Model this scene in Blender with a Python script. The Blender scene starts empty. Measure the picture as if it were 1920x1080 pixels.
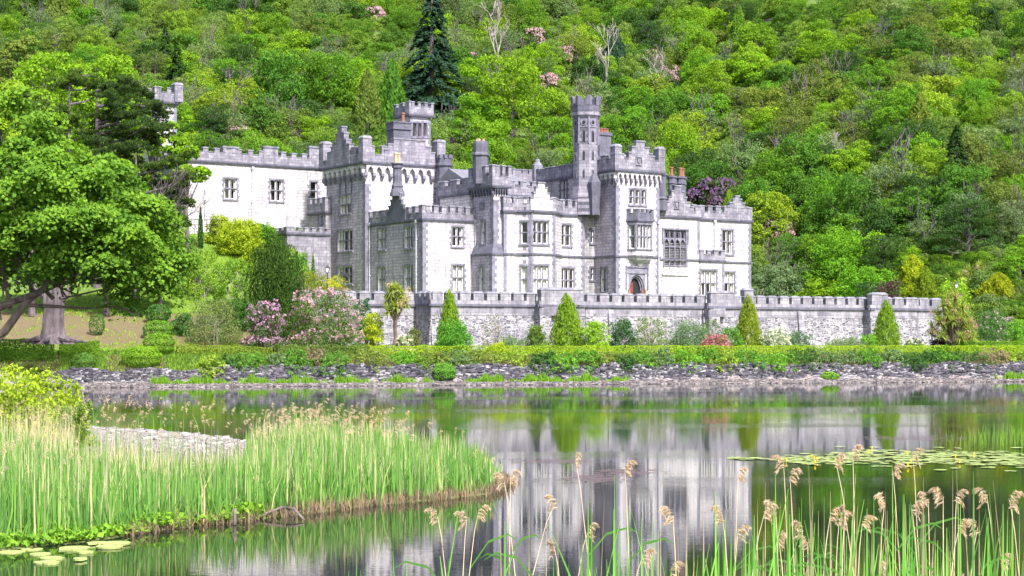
import bpy, math, random
import numpy as np
from mathutils import Vector

# ------------------------------------------------------------------ camera, sky, sun, exposure
SC = bpy.context.scene
COL = SC.collection
F = 3280.0; HZ = 640.0; CH = 3.2            # focal length in photo pixels, horizon row, eye height over the lake
cd = bpy.data.cameras.new('camera'); cam = bpy.data.objects.new('camera', cd); COL.objects.link(cam)
cam.location = (0, 0, CH); cam.rotation_euler = (math.pi/2, 0, 0)
cd.sensor_width = 36; cd.lens = F/1920*36; cd.shift_y = (HZ-540)/1920; cd.clip_end = 3000
SC.camera = cam
SUN_EL = 48.0; SUN_DIR = (0.48, -0.877)      # horizontal direction towards the sun
w = bpy.data.worlds.new("World"); SC.world = w; w.use_nodes = True
nt = w.node_tree; sky = nt.nodes.new('ShaderNodeTexSky'); sky.sky_type = 'NISHITA'; sky.sun_disc = False
sky.sun_elevation = math.radians(SUN_EL); sky.sun_rotation = math.atan2(SUN_DIR[0], SUN_DIR[1])
sky.air_density = 1.0; sky.dust_density = 3.0; sky.ozone_density = 1.0
bg = nt.nodes['Background']; bg.inputs['Strength'].default_value = 0.12
nt.links.new(sky.outputs[0], bg.inputs['Color'])
sl = bpy.data.lights.new('sun', 'SUN'); sl.energy = 4.2; sl.angle = math.radians(5.0); sl.color = (1, 0.95, 0.90)
so = bpy.data.objects.new('sun', sl); COL.objects.link(so)
sv = Vector((SUN_DIR[0], SUN_DIR[1], math.tan(math.radians(SUN_EL))*math.hypot(*SUN_DIR)))
so.rotation_euler = sv.to_track_quat('Z', 'Y').to_euler(); so.location = (60, -60, 90)
SC.view_settings.view_transform = 'Standard'; SC.view_settings.look = 'None'
SC.view_settings.exposure = 1.2; SC.view_settings.gamma = 1
SC.render.engine = 'CYCLES'
SC.cycles.max_bounces = 6; SC.cycles.diffuse_bounces = 3; SC.cycles.glossy_bounces = 3
SC.cycles.transmission_bounces = 3; SC.cycles.transparent_max_bounces = 6
SC.cycles.use_denoising = True

# ------------------------------------------------------------------ helpers
R = random.Random(7)
def wpt(px, py, z=0.0):
    """point on the level z seen at a photo pixel"""
    D = (CH-z)*F/(py-HZ); return ((px-960)/F*D, D)
def proj(x, y, z): return 960+F*x/y, HZ-F*(z-CH)/y
def tag(o, label=None, cat=None, group=None, kind=None):
    if label: o['label'] = label
    if cat: o['category'] = cat
    if group: o['group'] = group
    if kind: o['kind'] = kind
    return o
def empty(name, loc=(0, 0, 0), rz=0.0):
    o = bpy.data.objects.new(name, None); COL.objects.link(o); o.location = loc; o.rotation_euler = (0, 0, rz)
    o.empty_display_size = 0.3
    return o
def link(name, me, parent=None, color=None):
    o = bpy.data.objects.new(name, me); COL.objects.link(o)
    if parent is not None: o.parent = parent
    if color: o.color = (*color, 1)
    return o
class MB:
    def __init__(s): s.v = []; s.f = []; s.m = []
    def poly(s, pts, m=0):
        b = len(s.v); s.v += [tuple(p) for p in pts]; s.f.append(list(range(b, b+len(pts)))); s.m.append(m)
    def prism(s, bot, top, m=0):
        n = len(bot); b = len(s.v); s.v += [tuple(p) for p in bot]+[tuple(p) for p in top]
        s.f.append([b+i for i in range(n)][::-1]); s.m.append(m)
        s.f.append([b+n+i for i in range(n)]); s.m.append(m)
        for i in range(n):
            j = (i+1) % n; s.f.append([b+i, b+j, b+n+j, b+n+i]); s.m.append(m)
    def box(s, x0, x1, y0, y1, z0, z1, m=0):
        s.prism([(x0, y0, z0), (x1, y0, z0), (x1, y1, z0), (x0, y1, z0)], [(x0, y0, z1), (x1, y0, z1), (x1, y1, z1), (x0, y1, z1)], m)
    def lathe(s, cx, cy, prof, n=8, m=0, rot=None):
        rot = math.pi/n if rot is None else rot
        rings = []
        for z, r in prof:
            b = len(s.v)
            s.v += [(cx+r*math.cos(rot+2*math.pi*i/n), cy+r*math.sin(rot+2*math.pi*i/n), z) for i in range(n)]
            rings.append(b)
        for a, b in zip(rings, rings[1:]):
            for i in range(n):
                j = (i+1) % n; s.f.append([a+i, a+j, b+j, b+i]); s.m.append(m)
        s.f.append([rings[0]+i for i in range(n)][::-1]); s.m.append(m)
        s.f.append([rings[-1]+i for i in range(n)]); s.m.append(m)
    def tube(s, pts, rad, n=6, m=0):
        pts = [Vector(p) for p in pts]; rings = []
        for i, p in enumerate(pts):
            d = (pts[min(i+1, len(pts)-1)]-pts[max(i-1, 0)]).normalized()
            a = d.orthogonal().normalized(); c = d.cross(a)
            b = len(s.v); r = rad[i] if isinstance(rad, (list, tuple)) else rad
            for k in range(n):
                t = 2*math.pi*k/n; s.v.append(tuple(p+a*math.cos(t)*r+c*math.sin(t)*r))
            rings.append(b)
        for a, b in zip(rings, rings[1:]):
            # pick the twist that keeps quads short
            best = min(range(n), key=lambda o: (Vector(s.v[a])-Vector(s.v[b+o])).length)
            for i in range(n):
                j = (i+1) % n; s.f.append([a+i, a+j, b+(j+best) % n, b+(i+best) % n]); s.m.append(m)
        s.f.append([rings[0]+i for i in range(n)][::-1]); s.m.append(m)
        s.f.append([rings[-1]+i for i in range(n)]); s.m.append(m)
    def mesh(s, name, mats, smooth=False):
        me = bpy.data.meshes.new(name); me.from_pydata(s.v, [], s.f)
        if not isinstance(mats, (list, tuple)): mats = [mats]
        for x in mats: me.materials.append(x)
        if any(s.m): me.polygons.foreach_set('material_index', s.m)
        if smooth: me.polygons.foreach_set('use_smooth', [True]*len(s.f))
        me.update(); return me
    def build(s, name, mats, parent=None, smooth=False):
        if not s.f: return None
        return link(name, s.mesh(name, mats, smooth), parent)

# ------------------------------------------------------------------ materials
def newmat(name):
    m = bpy.data.materials.new(name); m.use_nodes = True
    return m, m.node_tree, m.node_tree.nodes, m.node_tree.links, m.node_tree.nodes['Principled BSDF']
def mixc(N, L, fac, a, b, mode='MIX'):
    x = N.new('ShaderNodeMix'); x.data_type = 'RGBA'; x.blend_type = mode
    for sock, val in ((x.inputs[0], fac), (x.inputs[6], a), (x.inputs[7], b)):
        if hasattr(val, 'is_linked') or hasattr(val, 'links'): L.new(val, sock)
        elif isinstance(val, (int, float)): sock.default_value = val
        else: sock.default_value = (*val, 1)
    return x.outputs[2]
def noise(N, L, vec, scale, detail=3, rough=0.6):
    n = N.new('ShaderNodeTexNoise'); n.inputs['Scale'].default_value = scale
    n.inputs['Detail'].default_value = detail; n.inputs['Roughness'].default_value = rough
    L.new(vec, n.inputs['Vector']); return n.outputs['Fac']
def ramp(N, L, fac, stops):
    r = N.new('ShaderNodeValToRGB'); e = r.color_ramp.elements
    while len(e) < len(stops): e.new(0.5)
    for k, (p, c) in enumerate(stops):
        e[k].position = p; e[k].color = (*c, 1) if isinstance(c, (tuple, list)) else (c, c, c, 1)
    L.new(fac, r.inputs[0]); return r.outputs[0]
def mapping(N, L, src, scale):
    m = N.new('ShaderNodeMapping'); m.inputs['Scale'].default_value = scale; L.new(src, m.inputs[0]); return m.outputs[0]
def wallvec(N, L):
    t = N.new('ShaderNodeTexCoord'); s = N.new('ShaderNodeSeparateXYZ'); L.new(t.outputs['Object'], s.inputs[0])
    a = N.new('ShaderNodeMath'); a.operation = 'ADD'; L.new(s.outputs[0], a.inputs[0]); L.new(s.outputs[1], a.inputs[1])
    c = N.new('ShaderNodeCombineXYZ'); L.new(a.outputs[0], c.inputs[0]); L.new(s.outputs[2], c.inputs[1])
    return t.outputs['Object'], c.outputs[0]
def stone(name, c1, c2, mortar, bw=0.75, rh=0.3, ms=0.012, stain=0.5, stainc=(0.13, 0.125, 0.16), bump=0.3, rubble=False, speck=0.0):
    m, t, N, L, P = newmat(name)
    o, wv = wallvec(N, L)
    if rubble:
        wob = noise(N, L, o, 2.2, 3)
        ad = N.new('ShaderNodeVectorMath'); ad.operation = 'MULTIPLY_ADD'; L.new(wob, ad.inputs[0]); ad.inputs[1].default_value = (0.25, 0.3, 0)
        L.new(wv, ad.inputs[2]); wv = ad.outputs[0]
    b = N.new('ShaderNodeTexBrick'); b.inputs['Scale'].default_value = 1.0
    b.inputs['Brick Width'].default_value = bw; b.inputs['Row Height'].default_value = rh
    b.inputs['Mortar Size'].default_value = ms; b.inputs['Mortar Smooth'].default_value = 0.3
    b.inputs['Color1'].default_value = (*c1, 1); b.inputs['Color2'].default_value = (*c2, 1); b.inputs['Mortar'].default_value = (*mortar, 1)
    L.new(wv, b.inputs['Vector'])
    c = b.outputs['Color']
    big = ramp(N, L, noise(N, L, mapping(N, L, o, (0.9, 0.9, 0.13)), 1.4, 5, 0.68), [(0.46, 0.0), (0.68, stain)])
    c = mixc(N, L, big, c, stainc)
    fine = ramp(N, L, noise(N, L, mapping(N, L, o, (1.6, 1.6, 1.0)), 2.4, 5, 0.7), [(0.3, 0.62), (0.7, 1.14)])
    c = mixc(N, L, 1.0, c, fine, 'MULTIPLY')
    if speck:
        s2 = ramp(N, L, noise(N, L, o, 7, 2, 0.5), [(0.66, 0.0), (0.72, speck)])
        c = mixc(N, L, s2, c, (0.75, 0.74, 0.72))
    L.new(c, P.inputs['Base Color']); P.inputs['Roughness'].default_value = 0.9
    bp = N.new('ShaderNodeBump'); bp.inputs['Strength'].default_value = bump; bp.inputs['Distance'].default_value = 0.03
    hh = mixc(N, L, 0.5, b.outputs['Fac'], noise(N, L, o, 12, 3)); L.new(hh, bp.inputs['Height']); bp.invert = True
    L.new(bp.outputs[0], P.inputs['Normal'])
    return m
def flat(name, col, rough=0.6, var=0.25, scale=4.0, metal=0.0, stretch=(1, 1, 1)):
    m, t, N, L, P = newmat(name)
    tc = N.new('ShaderNodeTexCoord').outputs['Object']
    n = ramp(N, L, noise(N, L, mapping(N, L, tc, stretch), scale, 5, 0.65), [(0.3, 1-var), (0.7, 1+var)])
    L.new(mixc(N, L, 1.0, col, n, 'MULTIPLY'), P.inputs['Base Color'])
    P.inputs['Roughness'].default_value = rough; P.inputs['Metallic'].default_value = metal
    return m
M = {}
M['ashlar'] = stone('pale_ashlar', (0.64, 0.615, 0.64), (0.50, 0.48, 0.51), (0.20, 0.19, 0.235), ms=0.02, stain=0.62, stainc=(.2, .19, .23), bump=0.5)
M['ashlar_side'] = stone('weathered_shaded_ashlar', (0.50, 0.445, 0.53), (0.33, 0.295, 0.365), (0.17, 0.15, 0.21), bw=0.6, rh=0.28, ms=.02, stain=0.7, stainc=(0.15, 0.145, 0.185), bump=0.4, speck=0.5)  # weathering, plus a darker violet that puts flank shade into the colour
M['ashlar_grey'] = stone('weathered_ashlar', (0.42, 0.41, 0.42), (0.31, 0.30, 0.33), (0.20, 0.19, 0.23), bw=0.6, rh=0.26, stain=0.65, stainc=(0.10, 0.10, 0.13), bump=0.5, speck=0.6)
M['parapet'] = stone('parapet_stone', (0.33, 0.315, 0.37), (0.19, 0.18, 0.235), (0.10, 0.10, 0.13), bw=0.55, rh=0.3, stain=0.7, stainc=(0.08, 0.08, 0.115))
M['trim'] = stone('dark_limestone', (0.14, 0.14, 0.19), (0.10, 0.10, 0.145), (0.1, 0.1, 0.13), bw=0.5, rh=0.4, stain=0.5, stainc=(0.07, 0.07, 0.1))
M['quoin'] = flat('quoin_stone', (0.17, 0.165, 0.22), 0.9, 0.45, 2.0)
M['cap'] = flat('coping_stone', (0.17, 0.17, 0.21), 0.85, 0.5, 1.6)
def rubble_mat(name, stops, mortar, sc=(2.0, 2.0, 4.2), stain=.75):
    m, t, N, L, P = newmat(name); o = N.new('ShaderNodeTexCoord').outputs['Object']; v = mapping(N, L, o, sc)
    a = N.new('ShaderNodeTexVoronoi'); L.new(v, a.inputs['Vector']); a.inputs['Scale'].default_value = 1.0; a.inputs['Randomness'].default_value = .85
    b = N.new('ShaderNodeTexVoronoi'); b.feature = 'DISTANCE_TO_EDGE'; L.new(v, b.inputs['Vector']); b.inputs['Scale'].default_value = 1.0; b.inputs['Randomness'].default_value = .85
    sp = N.new('ShaderNodeSeparateColor'); L.new(a.outputs['Color'], sp.inputs[0]); c = ramp(N, L, sp.outputs[0], stops)
    c = mixc(N, L, ramp(N, L, b.outputs['Distance'], [(0.015, 1.0), (0.07, 0.0)]), c, mortar)
    c = mixc(N, L, ramp(N, L, noise(N, L, mapping(N, L, o, (.5, .5, .16)), 1.1, 5, .65), [(.45, 0.0), (.68, stain)]), c, (.11, .105, .14))
    c = mixc(N, L, 1.0, c, ramp(N, L, noise(N, L, o, 3.0, 5, .7), [(.3, .7), (.7, 1.2)]), 'MULTIPLY')
    L.new(c, P.inputs['Base Color']); P.inputs['Roughness'].default_value = .9; return m
M['rubble'] = rubble_mat('rubble_masonry', [(0, (.06, .06, .085)), (.5, (.16, .155, .19)), (1, (.33, .315, .35))], (.46, .44, .455), (2.7, 2.7, 5.6), .65)
M['wallband'] = stone('terrace_ashlar', (0.36, 0.345, 0.39), (0.21, 0.2, 0.25), (0.12, 0.12, 0.15), bw=0.8, rh=0.35, stain=0.8, stainc=(0.10, 0.10, 0.13))
M['sash'] = flat('white_sash_paint', (0.8, 0.8, 0.78), 0.5, 0.05)
M['dark'] = flat('dark_room', (0.012, 0.012, 0.016), 0.9, 0.2)
M['curtain'] = flat('curtain_cloth', (0.62, 0.62, 0.58), 0.9, 0.25, 5.0, stretch=(4, 4, 0.3))
M['door'] = flat('red_door_paint', (0.16, 0.035, 0.02), 0.5, 0.3)
M['redstone'] = flat('red_marble_shaft', (0.33, 0.17, 0.15), 0.5, 0.3)
M['pot'] = flat('terracotta', (0.21, 0.09, 0.06), 0.8, 0.3, 3)
M['potbuff'] = flat('buff_clay', (0.45, 0.32, 0.2), 0.8, 0.25, 3)
M['slate'] = flat('slate_roof', (0.16, 0.16, 0.19), 0.6, 0.3, 3)
M['lead'] = flat('pale_lead_roof', (0.48, 0.5, 0.5), 0.5, 0.15, 1.5)
M['pipe'] = flat('cast_iron_pipe', (0.42, 0.42, 0.47), 0.6, 0.3, 3)
M['iron'] = flat('black_iron', (0.03, 0.03, 0.035), 0.5, 0.3)
M['bark'] = flat('bark', (0.13, 0.10, 0.085), 0.95, 0.55, 3.5, stretch=(1, 1, 0.25))
M['barkgrey'] = flat('pale_bark', (0.11, 0.09, 0.10), 0.95, 0.6, 4.0, stretch=(1, 1, 0.25))
M['twig'] = flat('bare_twig', (0.30, 0.26, 0.25), 0.95, 0.4, 4.0)
m, t, N, L, P = newmat('window_glass'); M['glass'] = m
g = N.new('ShaderNodeBsdfGlossy'); g.inputs['Roughness'].default_value = 0.05
tr = N.new('ShaderNodeBsdfTransparent'); mx = N.new('ShaderNodeMixShader'); mx.inputs[0].default_value = 0.08
L.new(tr.outputs[0], mx.inputs[1]); L.new(g.outputs[0], mx.inputs[2]); L.new(mx.outputs[0], N['Material Output'].inputs[0])

def foliage(name, wood=None):
    """leaf colour comes from the object's own colour, varied leaf by leaf"""
    m, t, N, L, P = newmat(name); N.remove(P)
    oi = N.new('ShaderNodeObjectInfo')
    base = oi.outputs['Color'] if wood is None else ramp(N, L, oi.outputs['Random'], wood)
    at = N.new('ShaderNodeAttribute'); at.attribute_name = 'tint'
    v = ramp(N, L, at.outputs['Fac'], [(0.0, (0.45, 0.56, 0.64)), (0.5, (1, 1, 1)), (1.0, (1.45, 1.30, 1.05))])  # low tints lean blue: cool leaf shade put into the colour
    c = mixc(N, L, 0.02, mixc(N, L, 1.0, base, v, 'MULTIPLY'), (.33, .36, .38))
    d = N.new('ShaderNodeBsdfDiffuse'); L.new(c, d.inputs[0])
    tl = N.new('ShaderNodeBsdfTranslucent'); L.new(mixc(N, L, 1.0, c, (1.25, 1.3, 0.6), 'MULTIPLY'), tl.inputs[0])
    mx = N.new('ShaderNodeMixShader'); mx.inputs[0].default_value = 0.42
    L.new(d.outputs[0], mx.inputs[1]); L.new(tl.outputs[0], mx.inputs[2])
    L.new(mx.outputs[0], N['Material Output'].inputs[0]); return m
M['leaf'] = foliage('leaves')
WOODC = [(0.0, (0.08, 0.17, 0.03)), (0.25, (0.14, 0.29, 0.025)), (0.45, (0.20, 0.34, 0.025)), (0.6, (0.17, 0.25, 0.09)), (0.8, (0.22, 0.35, 0.035)), (0.92, (0.12, 0.2, 0.06)), (1.0, (0.20, 0.28, 0.08))]
M['leafwood'] = foliage('wood_leaves', WOODC)

# ground: colour by zone, all world-space noise
def ground_mat():
    m, t, N, L, P = newmat('ground')
    o = N.new('ShaderNodeTexCoord').outputs['Object']
    n1 = noise(N, L, o, 0.35, 5); n2 = noise(N, L, o, 3.0, 4)
    grass = mixc(N, L, ramp(N, L, n2, [(0.35, 0.0), (0.65, 1.0)]), (0.08, 0.15, 0.015), (0.13, 0.21, 0.02))
    dry = mixc(N, L, n2, (0.09, 0.065, 0.035), (0.17, 0.135, 0.065))
    at = N.new('ShaderNodeAttribute'); at.attribute_name = 'zone'
    sp = N.new('ShaderNodeSeparateColor'); L.new(at.outputs['Color'], sp.inputs[0])
    k = N.new('ShaderNodeMath'); k.operation = 'ADD'; L.new(sp.outputs[0], k.inputs[0]); L.new(n1, k.inputs[1])
    c = mixc(N, L, ramp(N, L, k.outputs[0], [(0.48, 0.0), (0.62, 1.0)]), grass, dry)
    c = mixc(N, L, sp.outputs[1], c, mixc(N, L, n2, (0.06, 0.10, 0.02), (0.13, 0.2, 0.04)))
    c = mixc(N, L, sp.outputs[2], c, mixc(N, L, ramp(N, L, noise(N, L, o, 6, 4), [(0.4, 0.0), (0.6, 1.0)]), (0.13, 0.11, 0.11), (0.30, 0.26, 0.26)))
    L.new(c, P.inputs['Base Color']); P.inputs['Roughness'].default_value = 0.95
    bp = N.new('ShaderNodeBump'); bp.inputs['Strength'].default_value = 0.6; bp.inputs['Distance'].default_value = 0.08
    L.new(n2, bp.inputs['Height']); L.new(bp.outputs[0], P.inputs['Normal'])
    return m
M['ground'] = ground_mat()

def water_mat():
    m, t, N, L, P = newmat('lake_water')
    o = N.new('ShaderNodeTexCoord').outputs['Object']
    P.inputs['Base Color'].default_value = (0.012, 0.016, 0.012, 1); P.inputs['IOR'].default_value = 1.5
    P.inputs['Roughness'].default_value = 0.0
    # calm ripples everywhere, rougher cat's-paws in long bands across the view
    r1 = noise(N, L, mapping(N, L, o, (1.0, 2.6, 1)), 3.2, 3, 0.55)
    r2 = noise(N, L, mapping(N, L, o, (0.7, 1.8, 1)), 0.7, 2, 0.5)
    band = ramp(N, L, noise(N, L, mapping(N, L, o, (0.012, 0.06, 1)), 1.6, 3, 0.5), [(0.52, 0.0), (0.66, 1.0)])
    hb = N.new('ShaderNodeMath'); hb.operation = 'MULTIPLY_ADD'; L.new(r2, hb.inputs[0]); hb.inputs[1].default_value = 1.0; L.new(r1, hb.inputs[2])
    bp = N.new('ShaderNodeBump'); bp.inputs['Distance'].default_value = 0.02
    s = N.new('ShaderNodeMath'); s.operation = 'MULTIPLY_ADD'; L.new(band, s.inputs[0]); s.inputs[1].default_value = 0.17; s.inputs[2].default_value = 0.035
    L.new(s.outputs[0], bp.inputs['Strength']); L.new(hb.outputs[0], bp.inputs['Height']); L.new(bp.outputs[0], P.inputs['Normal'])
    return m
M['water'] = water_mat()

# ------------------------------------------------------------------ terrain
def shore(x): return 128.0+0.262*x
WO = (-4.3, 147.0); WA = math.radians(27)     # the terrace wall runs along this line
def wallside(x, y): return -(x-WO[0])*math.sin(WA)+(y-WO[1])*math.cos(WA)     # >0 behind the wall front
WU808 = 0
def walkside(x, y):
    a = (x-WO[0])*math.cos(WA)+(y-WO[1])*math.sin(WA); return wallside(x, y)-(3.2 if a < -2.7 else 0)
def lerp(x, pts):
    return float(np.interp(x, [p[0] for p in pts], [p[1] for p in pts]))
def sstep(a, b, x):
    t = min(1, max(0, (x-a)/(b-a))); return t*t*(3-2*t)
HILL = 0.44
def ground(x, y):
    t = y-shore(x)
    bank = lerp(t, [(-60, -3), (-4, -0.7), (0, 0.0), (1.5, 0.25), (2.2, 1.35), (6, 2.0), (9, 2.2), (14, 2.3)])
    # left: rising lawn
    left = lerp(t, [(-60, -3), (-4, -0.7), (0, 0.0), (1.5, 0.25), (2.2, 1.1), (6, 2.1), (11, 3.0), (24, 5.6), (34, 8.6), (44, 11.7), (51, 14.3), (60, 15)])
    # middle: garden, then the terrace, then the hill
    ws = walkside(x, y)
    mid = bank
    if ws > 1.0: mid = max(bank, 2.3+3.7*sstep(1.0, 2.2, ws))
    hz_ = 6+(y-lerp(x, [(-60, 193), (0, 196), (25, 199), (36, 192), (52, 176), (120, 182)]))*HILL
    mid = max(mid, hz_)
    k2 = sstep(35, 42, x)
    if k2 > 0: mid = mid*(1-k2)+max(bank, hz_)*k2
    left = max(left, hz_)
    k = sstep(-21, -17.0, x); z = left*(1-k)+mid*k
    return z
def build_terrain():
    xs = np.concatenate([np.arange(-520, -72, 16), np.arange(-72, 76, 1.0), np.arange(76, 560, 16)])
    ys = np.concatenate([np.arange(60, 112, 6), np.arange(112, 176, 0.8), np.arange(176, 232, 2.5), np.arange(232, 820, 14)])
    V = []; Z = []
    rr = np.random.RandomState(3)
    for y in ys:
        for x in xs:
            z = ground(x, y)
            if y > 198: z += 0.8*math.sin(x*0.09+y*0.05)+0.6*math.sin(x*0.031-y*0.11)
            V.append((x, y, z+rr.uniform(-.03, .03)))
            t = y-shore(x); ws = wallside(x, y)
            gravel = 1.0 if -3 < t < 2.1 else 0.0
            hill = 1.0 if (z > 7.2 and x > -17) or (t > 66 and x <= -17) or (x > 40 and y > 176) else 0.0
            if x < -16 and t > 30 and x < -34: hill = 1.0
            dry = 0.16 if x < -15 and 10 < t < 24 else (-0.25 if t > 24 or (t < 9 and x < -18) else 0.0)
            Z.append((max(0.0, dry+0.3)-0.25, hill, gravel, 1))
    nx = len(xs); Fc = []
    for j in range(len(ys)-1):
        for i in range(nx-1):
            a = j*nx+i; Fc.append((a, a+1, a+nx+1, a+nx))
    me = bpy.data.meshes.new('terrain'); me.from_pydata(V, [], Fc)
    at = me.attributes.new('zone', 'FLOAT_COLOR', 'POINT'); at.data.foreach_set('color', np.array(Z, 'f').ravel())
    me.polygons.foreach_set('use_smooth', [True]*len(Fc)); me.materials.append(M['ground']); me.update()
    tag(link('terrain', me), kind='structure')
build_terrain()
mb = MB(); mb.poly([(-520, -150, 0), (560, -150, 0), (560, 290, 0), (-520, 290, 0)])
tag(mb.build('water', M['water']), kind='structure')
mb = MB(); mb.poly([(-520, -150, -3.05), (560, -150, -3.05), (560, 70, -3.05), (-520, 70, -3.05)])
tag(mb.build('lake_bed', flat('lake_mud', (0.03, 0.03, 0.02), 0.9, 0.3, 0.5)), kind='structure')

# ------------------------------------------------------------------ stone building machinery
class Frame:
    """a building's own axes: u along the front, v to the back, and back-projection of photo measurements"""
    def __init__(s, ox, oy, ang):
        s.ox, s.oy, s.c, s.s, s.ang = ox, oy, math.cos(ang), math.sin(ang), ang
    def U(s, px, v): k = (px-960)/F; return (k*(s.oy+v*s.c)-s.ox+v*s.s)/(s.c-k*s.s)
    def V(s, px, u): k = (px-960)/F; return (s.ox+u*s.c-k*(s.oy+u*s.s))/(s.s+k*s.c)
    def D(s, u, v): return s.oy+u*s.s+v*s.c
    def Z(s, py, u, v): return CH+(HZ-py)/F*s.D(u, v)
class Edge:
    def __init__(s, fr, p, q):
        s.fr = fr; s.p = p; d = (q[0]-p[0], q[1]-p[1]); s.L = math.hypot(*d); s.t = (d[0]/s.L, d[1]/s.L); s.n = (s.t[1], -s.t[0])
    def pt(s, a, n, z): return (s.p[0]+s.t[0]*a+s.n[0]*n, s.p[1]+s.t[1]*a+s.n[1]*n, z)
    def a(s, px):
        fr = s.fr; k = (px-960)/F
        X0 = fr.ox+s.p[0]*fr.c-s.p[1]*fr.s; Y0 = fr.oy+s.p[0]*fr.s+s.p[1]*fr.c
        tx = s.t[0]*fr.c-s.t[1]*fr.s; ty = s.t[0]*fr.s+s.t[1]*fr.c
        return (k*Y0-X0)/(tx-k*ty)
    def z(s, py, a): x = s.pt(a, 0, 0); return s.fr.Z(py, x[0], x[1])
    def box(s, mb, a0, a1, n0, n1, z0, z1, m=0):
        P = [(a0, n1), (a1, n1), (a1, n0), (a0, n0)]
        mb.prism([s.pt(a, n, z0) for a, n in P], [s.pt(a, n, z1) for a, n in P], m)
    def plate(s, mb, pts, n0, n1, m=0):
        mb.prism([s.pt(a, n1, z) for a, z in pts][::-1], [s.pt(a, n0, z) for a, z in pts][::-1], m)
def edges(fr, poly, closed=True):
    n = len(poly); return [Edge(fr, poly[i], poly[(i+1) % n]) for i in range(n if closed else n-1)]
def block(name, fr, poly, z0, z1, root, mat, holes={}, side=()):
    mb = MB(); E = edges(fr, poly)
    for i, e in enumerate(E):
        hs = holes.get(i, [])
        A = sorted({0, e.L, *[h[0] for h in hs], *[h[1] for h in hs]}); Zs = sorted({z0, z1, *[h[2] for h in hs], *[h[3] for h in hs]})
        for a0, a1 in zip(A, A[1:]):
            for b0, b1 in zip(Zs, Zs[1:]):
                ca, cz = (a0+a1)/2, (b0+b1)/2
                if any(h[0] < ca < h[1] and h[2] < cz < h[3] for h in hs): continue
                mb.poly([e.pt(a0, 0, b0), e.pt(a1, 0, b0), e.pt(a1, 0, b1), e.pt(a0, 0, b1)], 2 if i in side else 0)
        for a0, a1, b0, b1 in [h[:4] for h in hs]:
            r = -0.5
            mb.poly([e.pt(a0, 0, b0), e.pt(a0, 0, b1), e.pt(a0, r, b1), e.pt(a0, r, b0)])
            mb.poly([e.pt(a1, 0, b0), e.pt(a1, r, b0), e.pt(a1, r, b1), e.pt(a1, 0, b1)])
            mb.poly([e.pt(a0, 0, b0), e.pt(a0, r, b0), e.pt(a1, r, b0), e.pt(a1, 0, b0)])
            mb.poly([e.pt(a0, 0, b1), e.pt(a1, 0, b1), e.pt(a1, r, b1), e.pt(a0, r, b1)])
            mb.poly([e.pt(a0, r, b0), e.pt(a0, r, b1), e.pt(a1, r, b1), e.pt(a1, r, b0)], 1)
    mb.poly([(u, v, z1) for u, v in poly]); mb.poly([(u, v, z0) for u, v in poly][::-1])
    return mb.build(name, [mat, M['dark'], M['ashlar_side']], root), E
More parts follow.
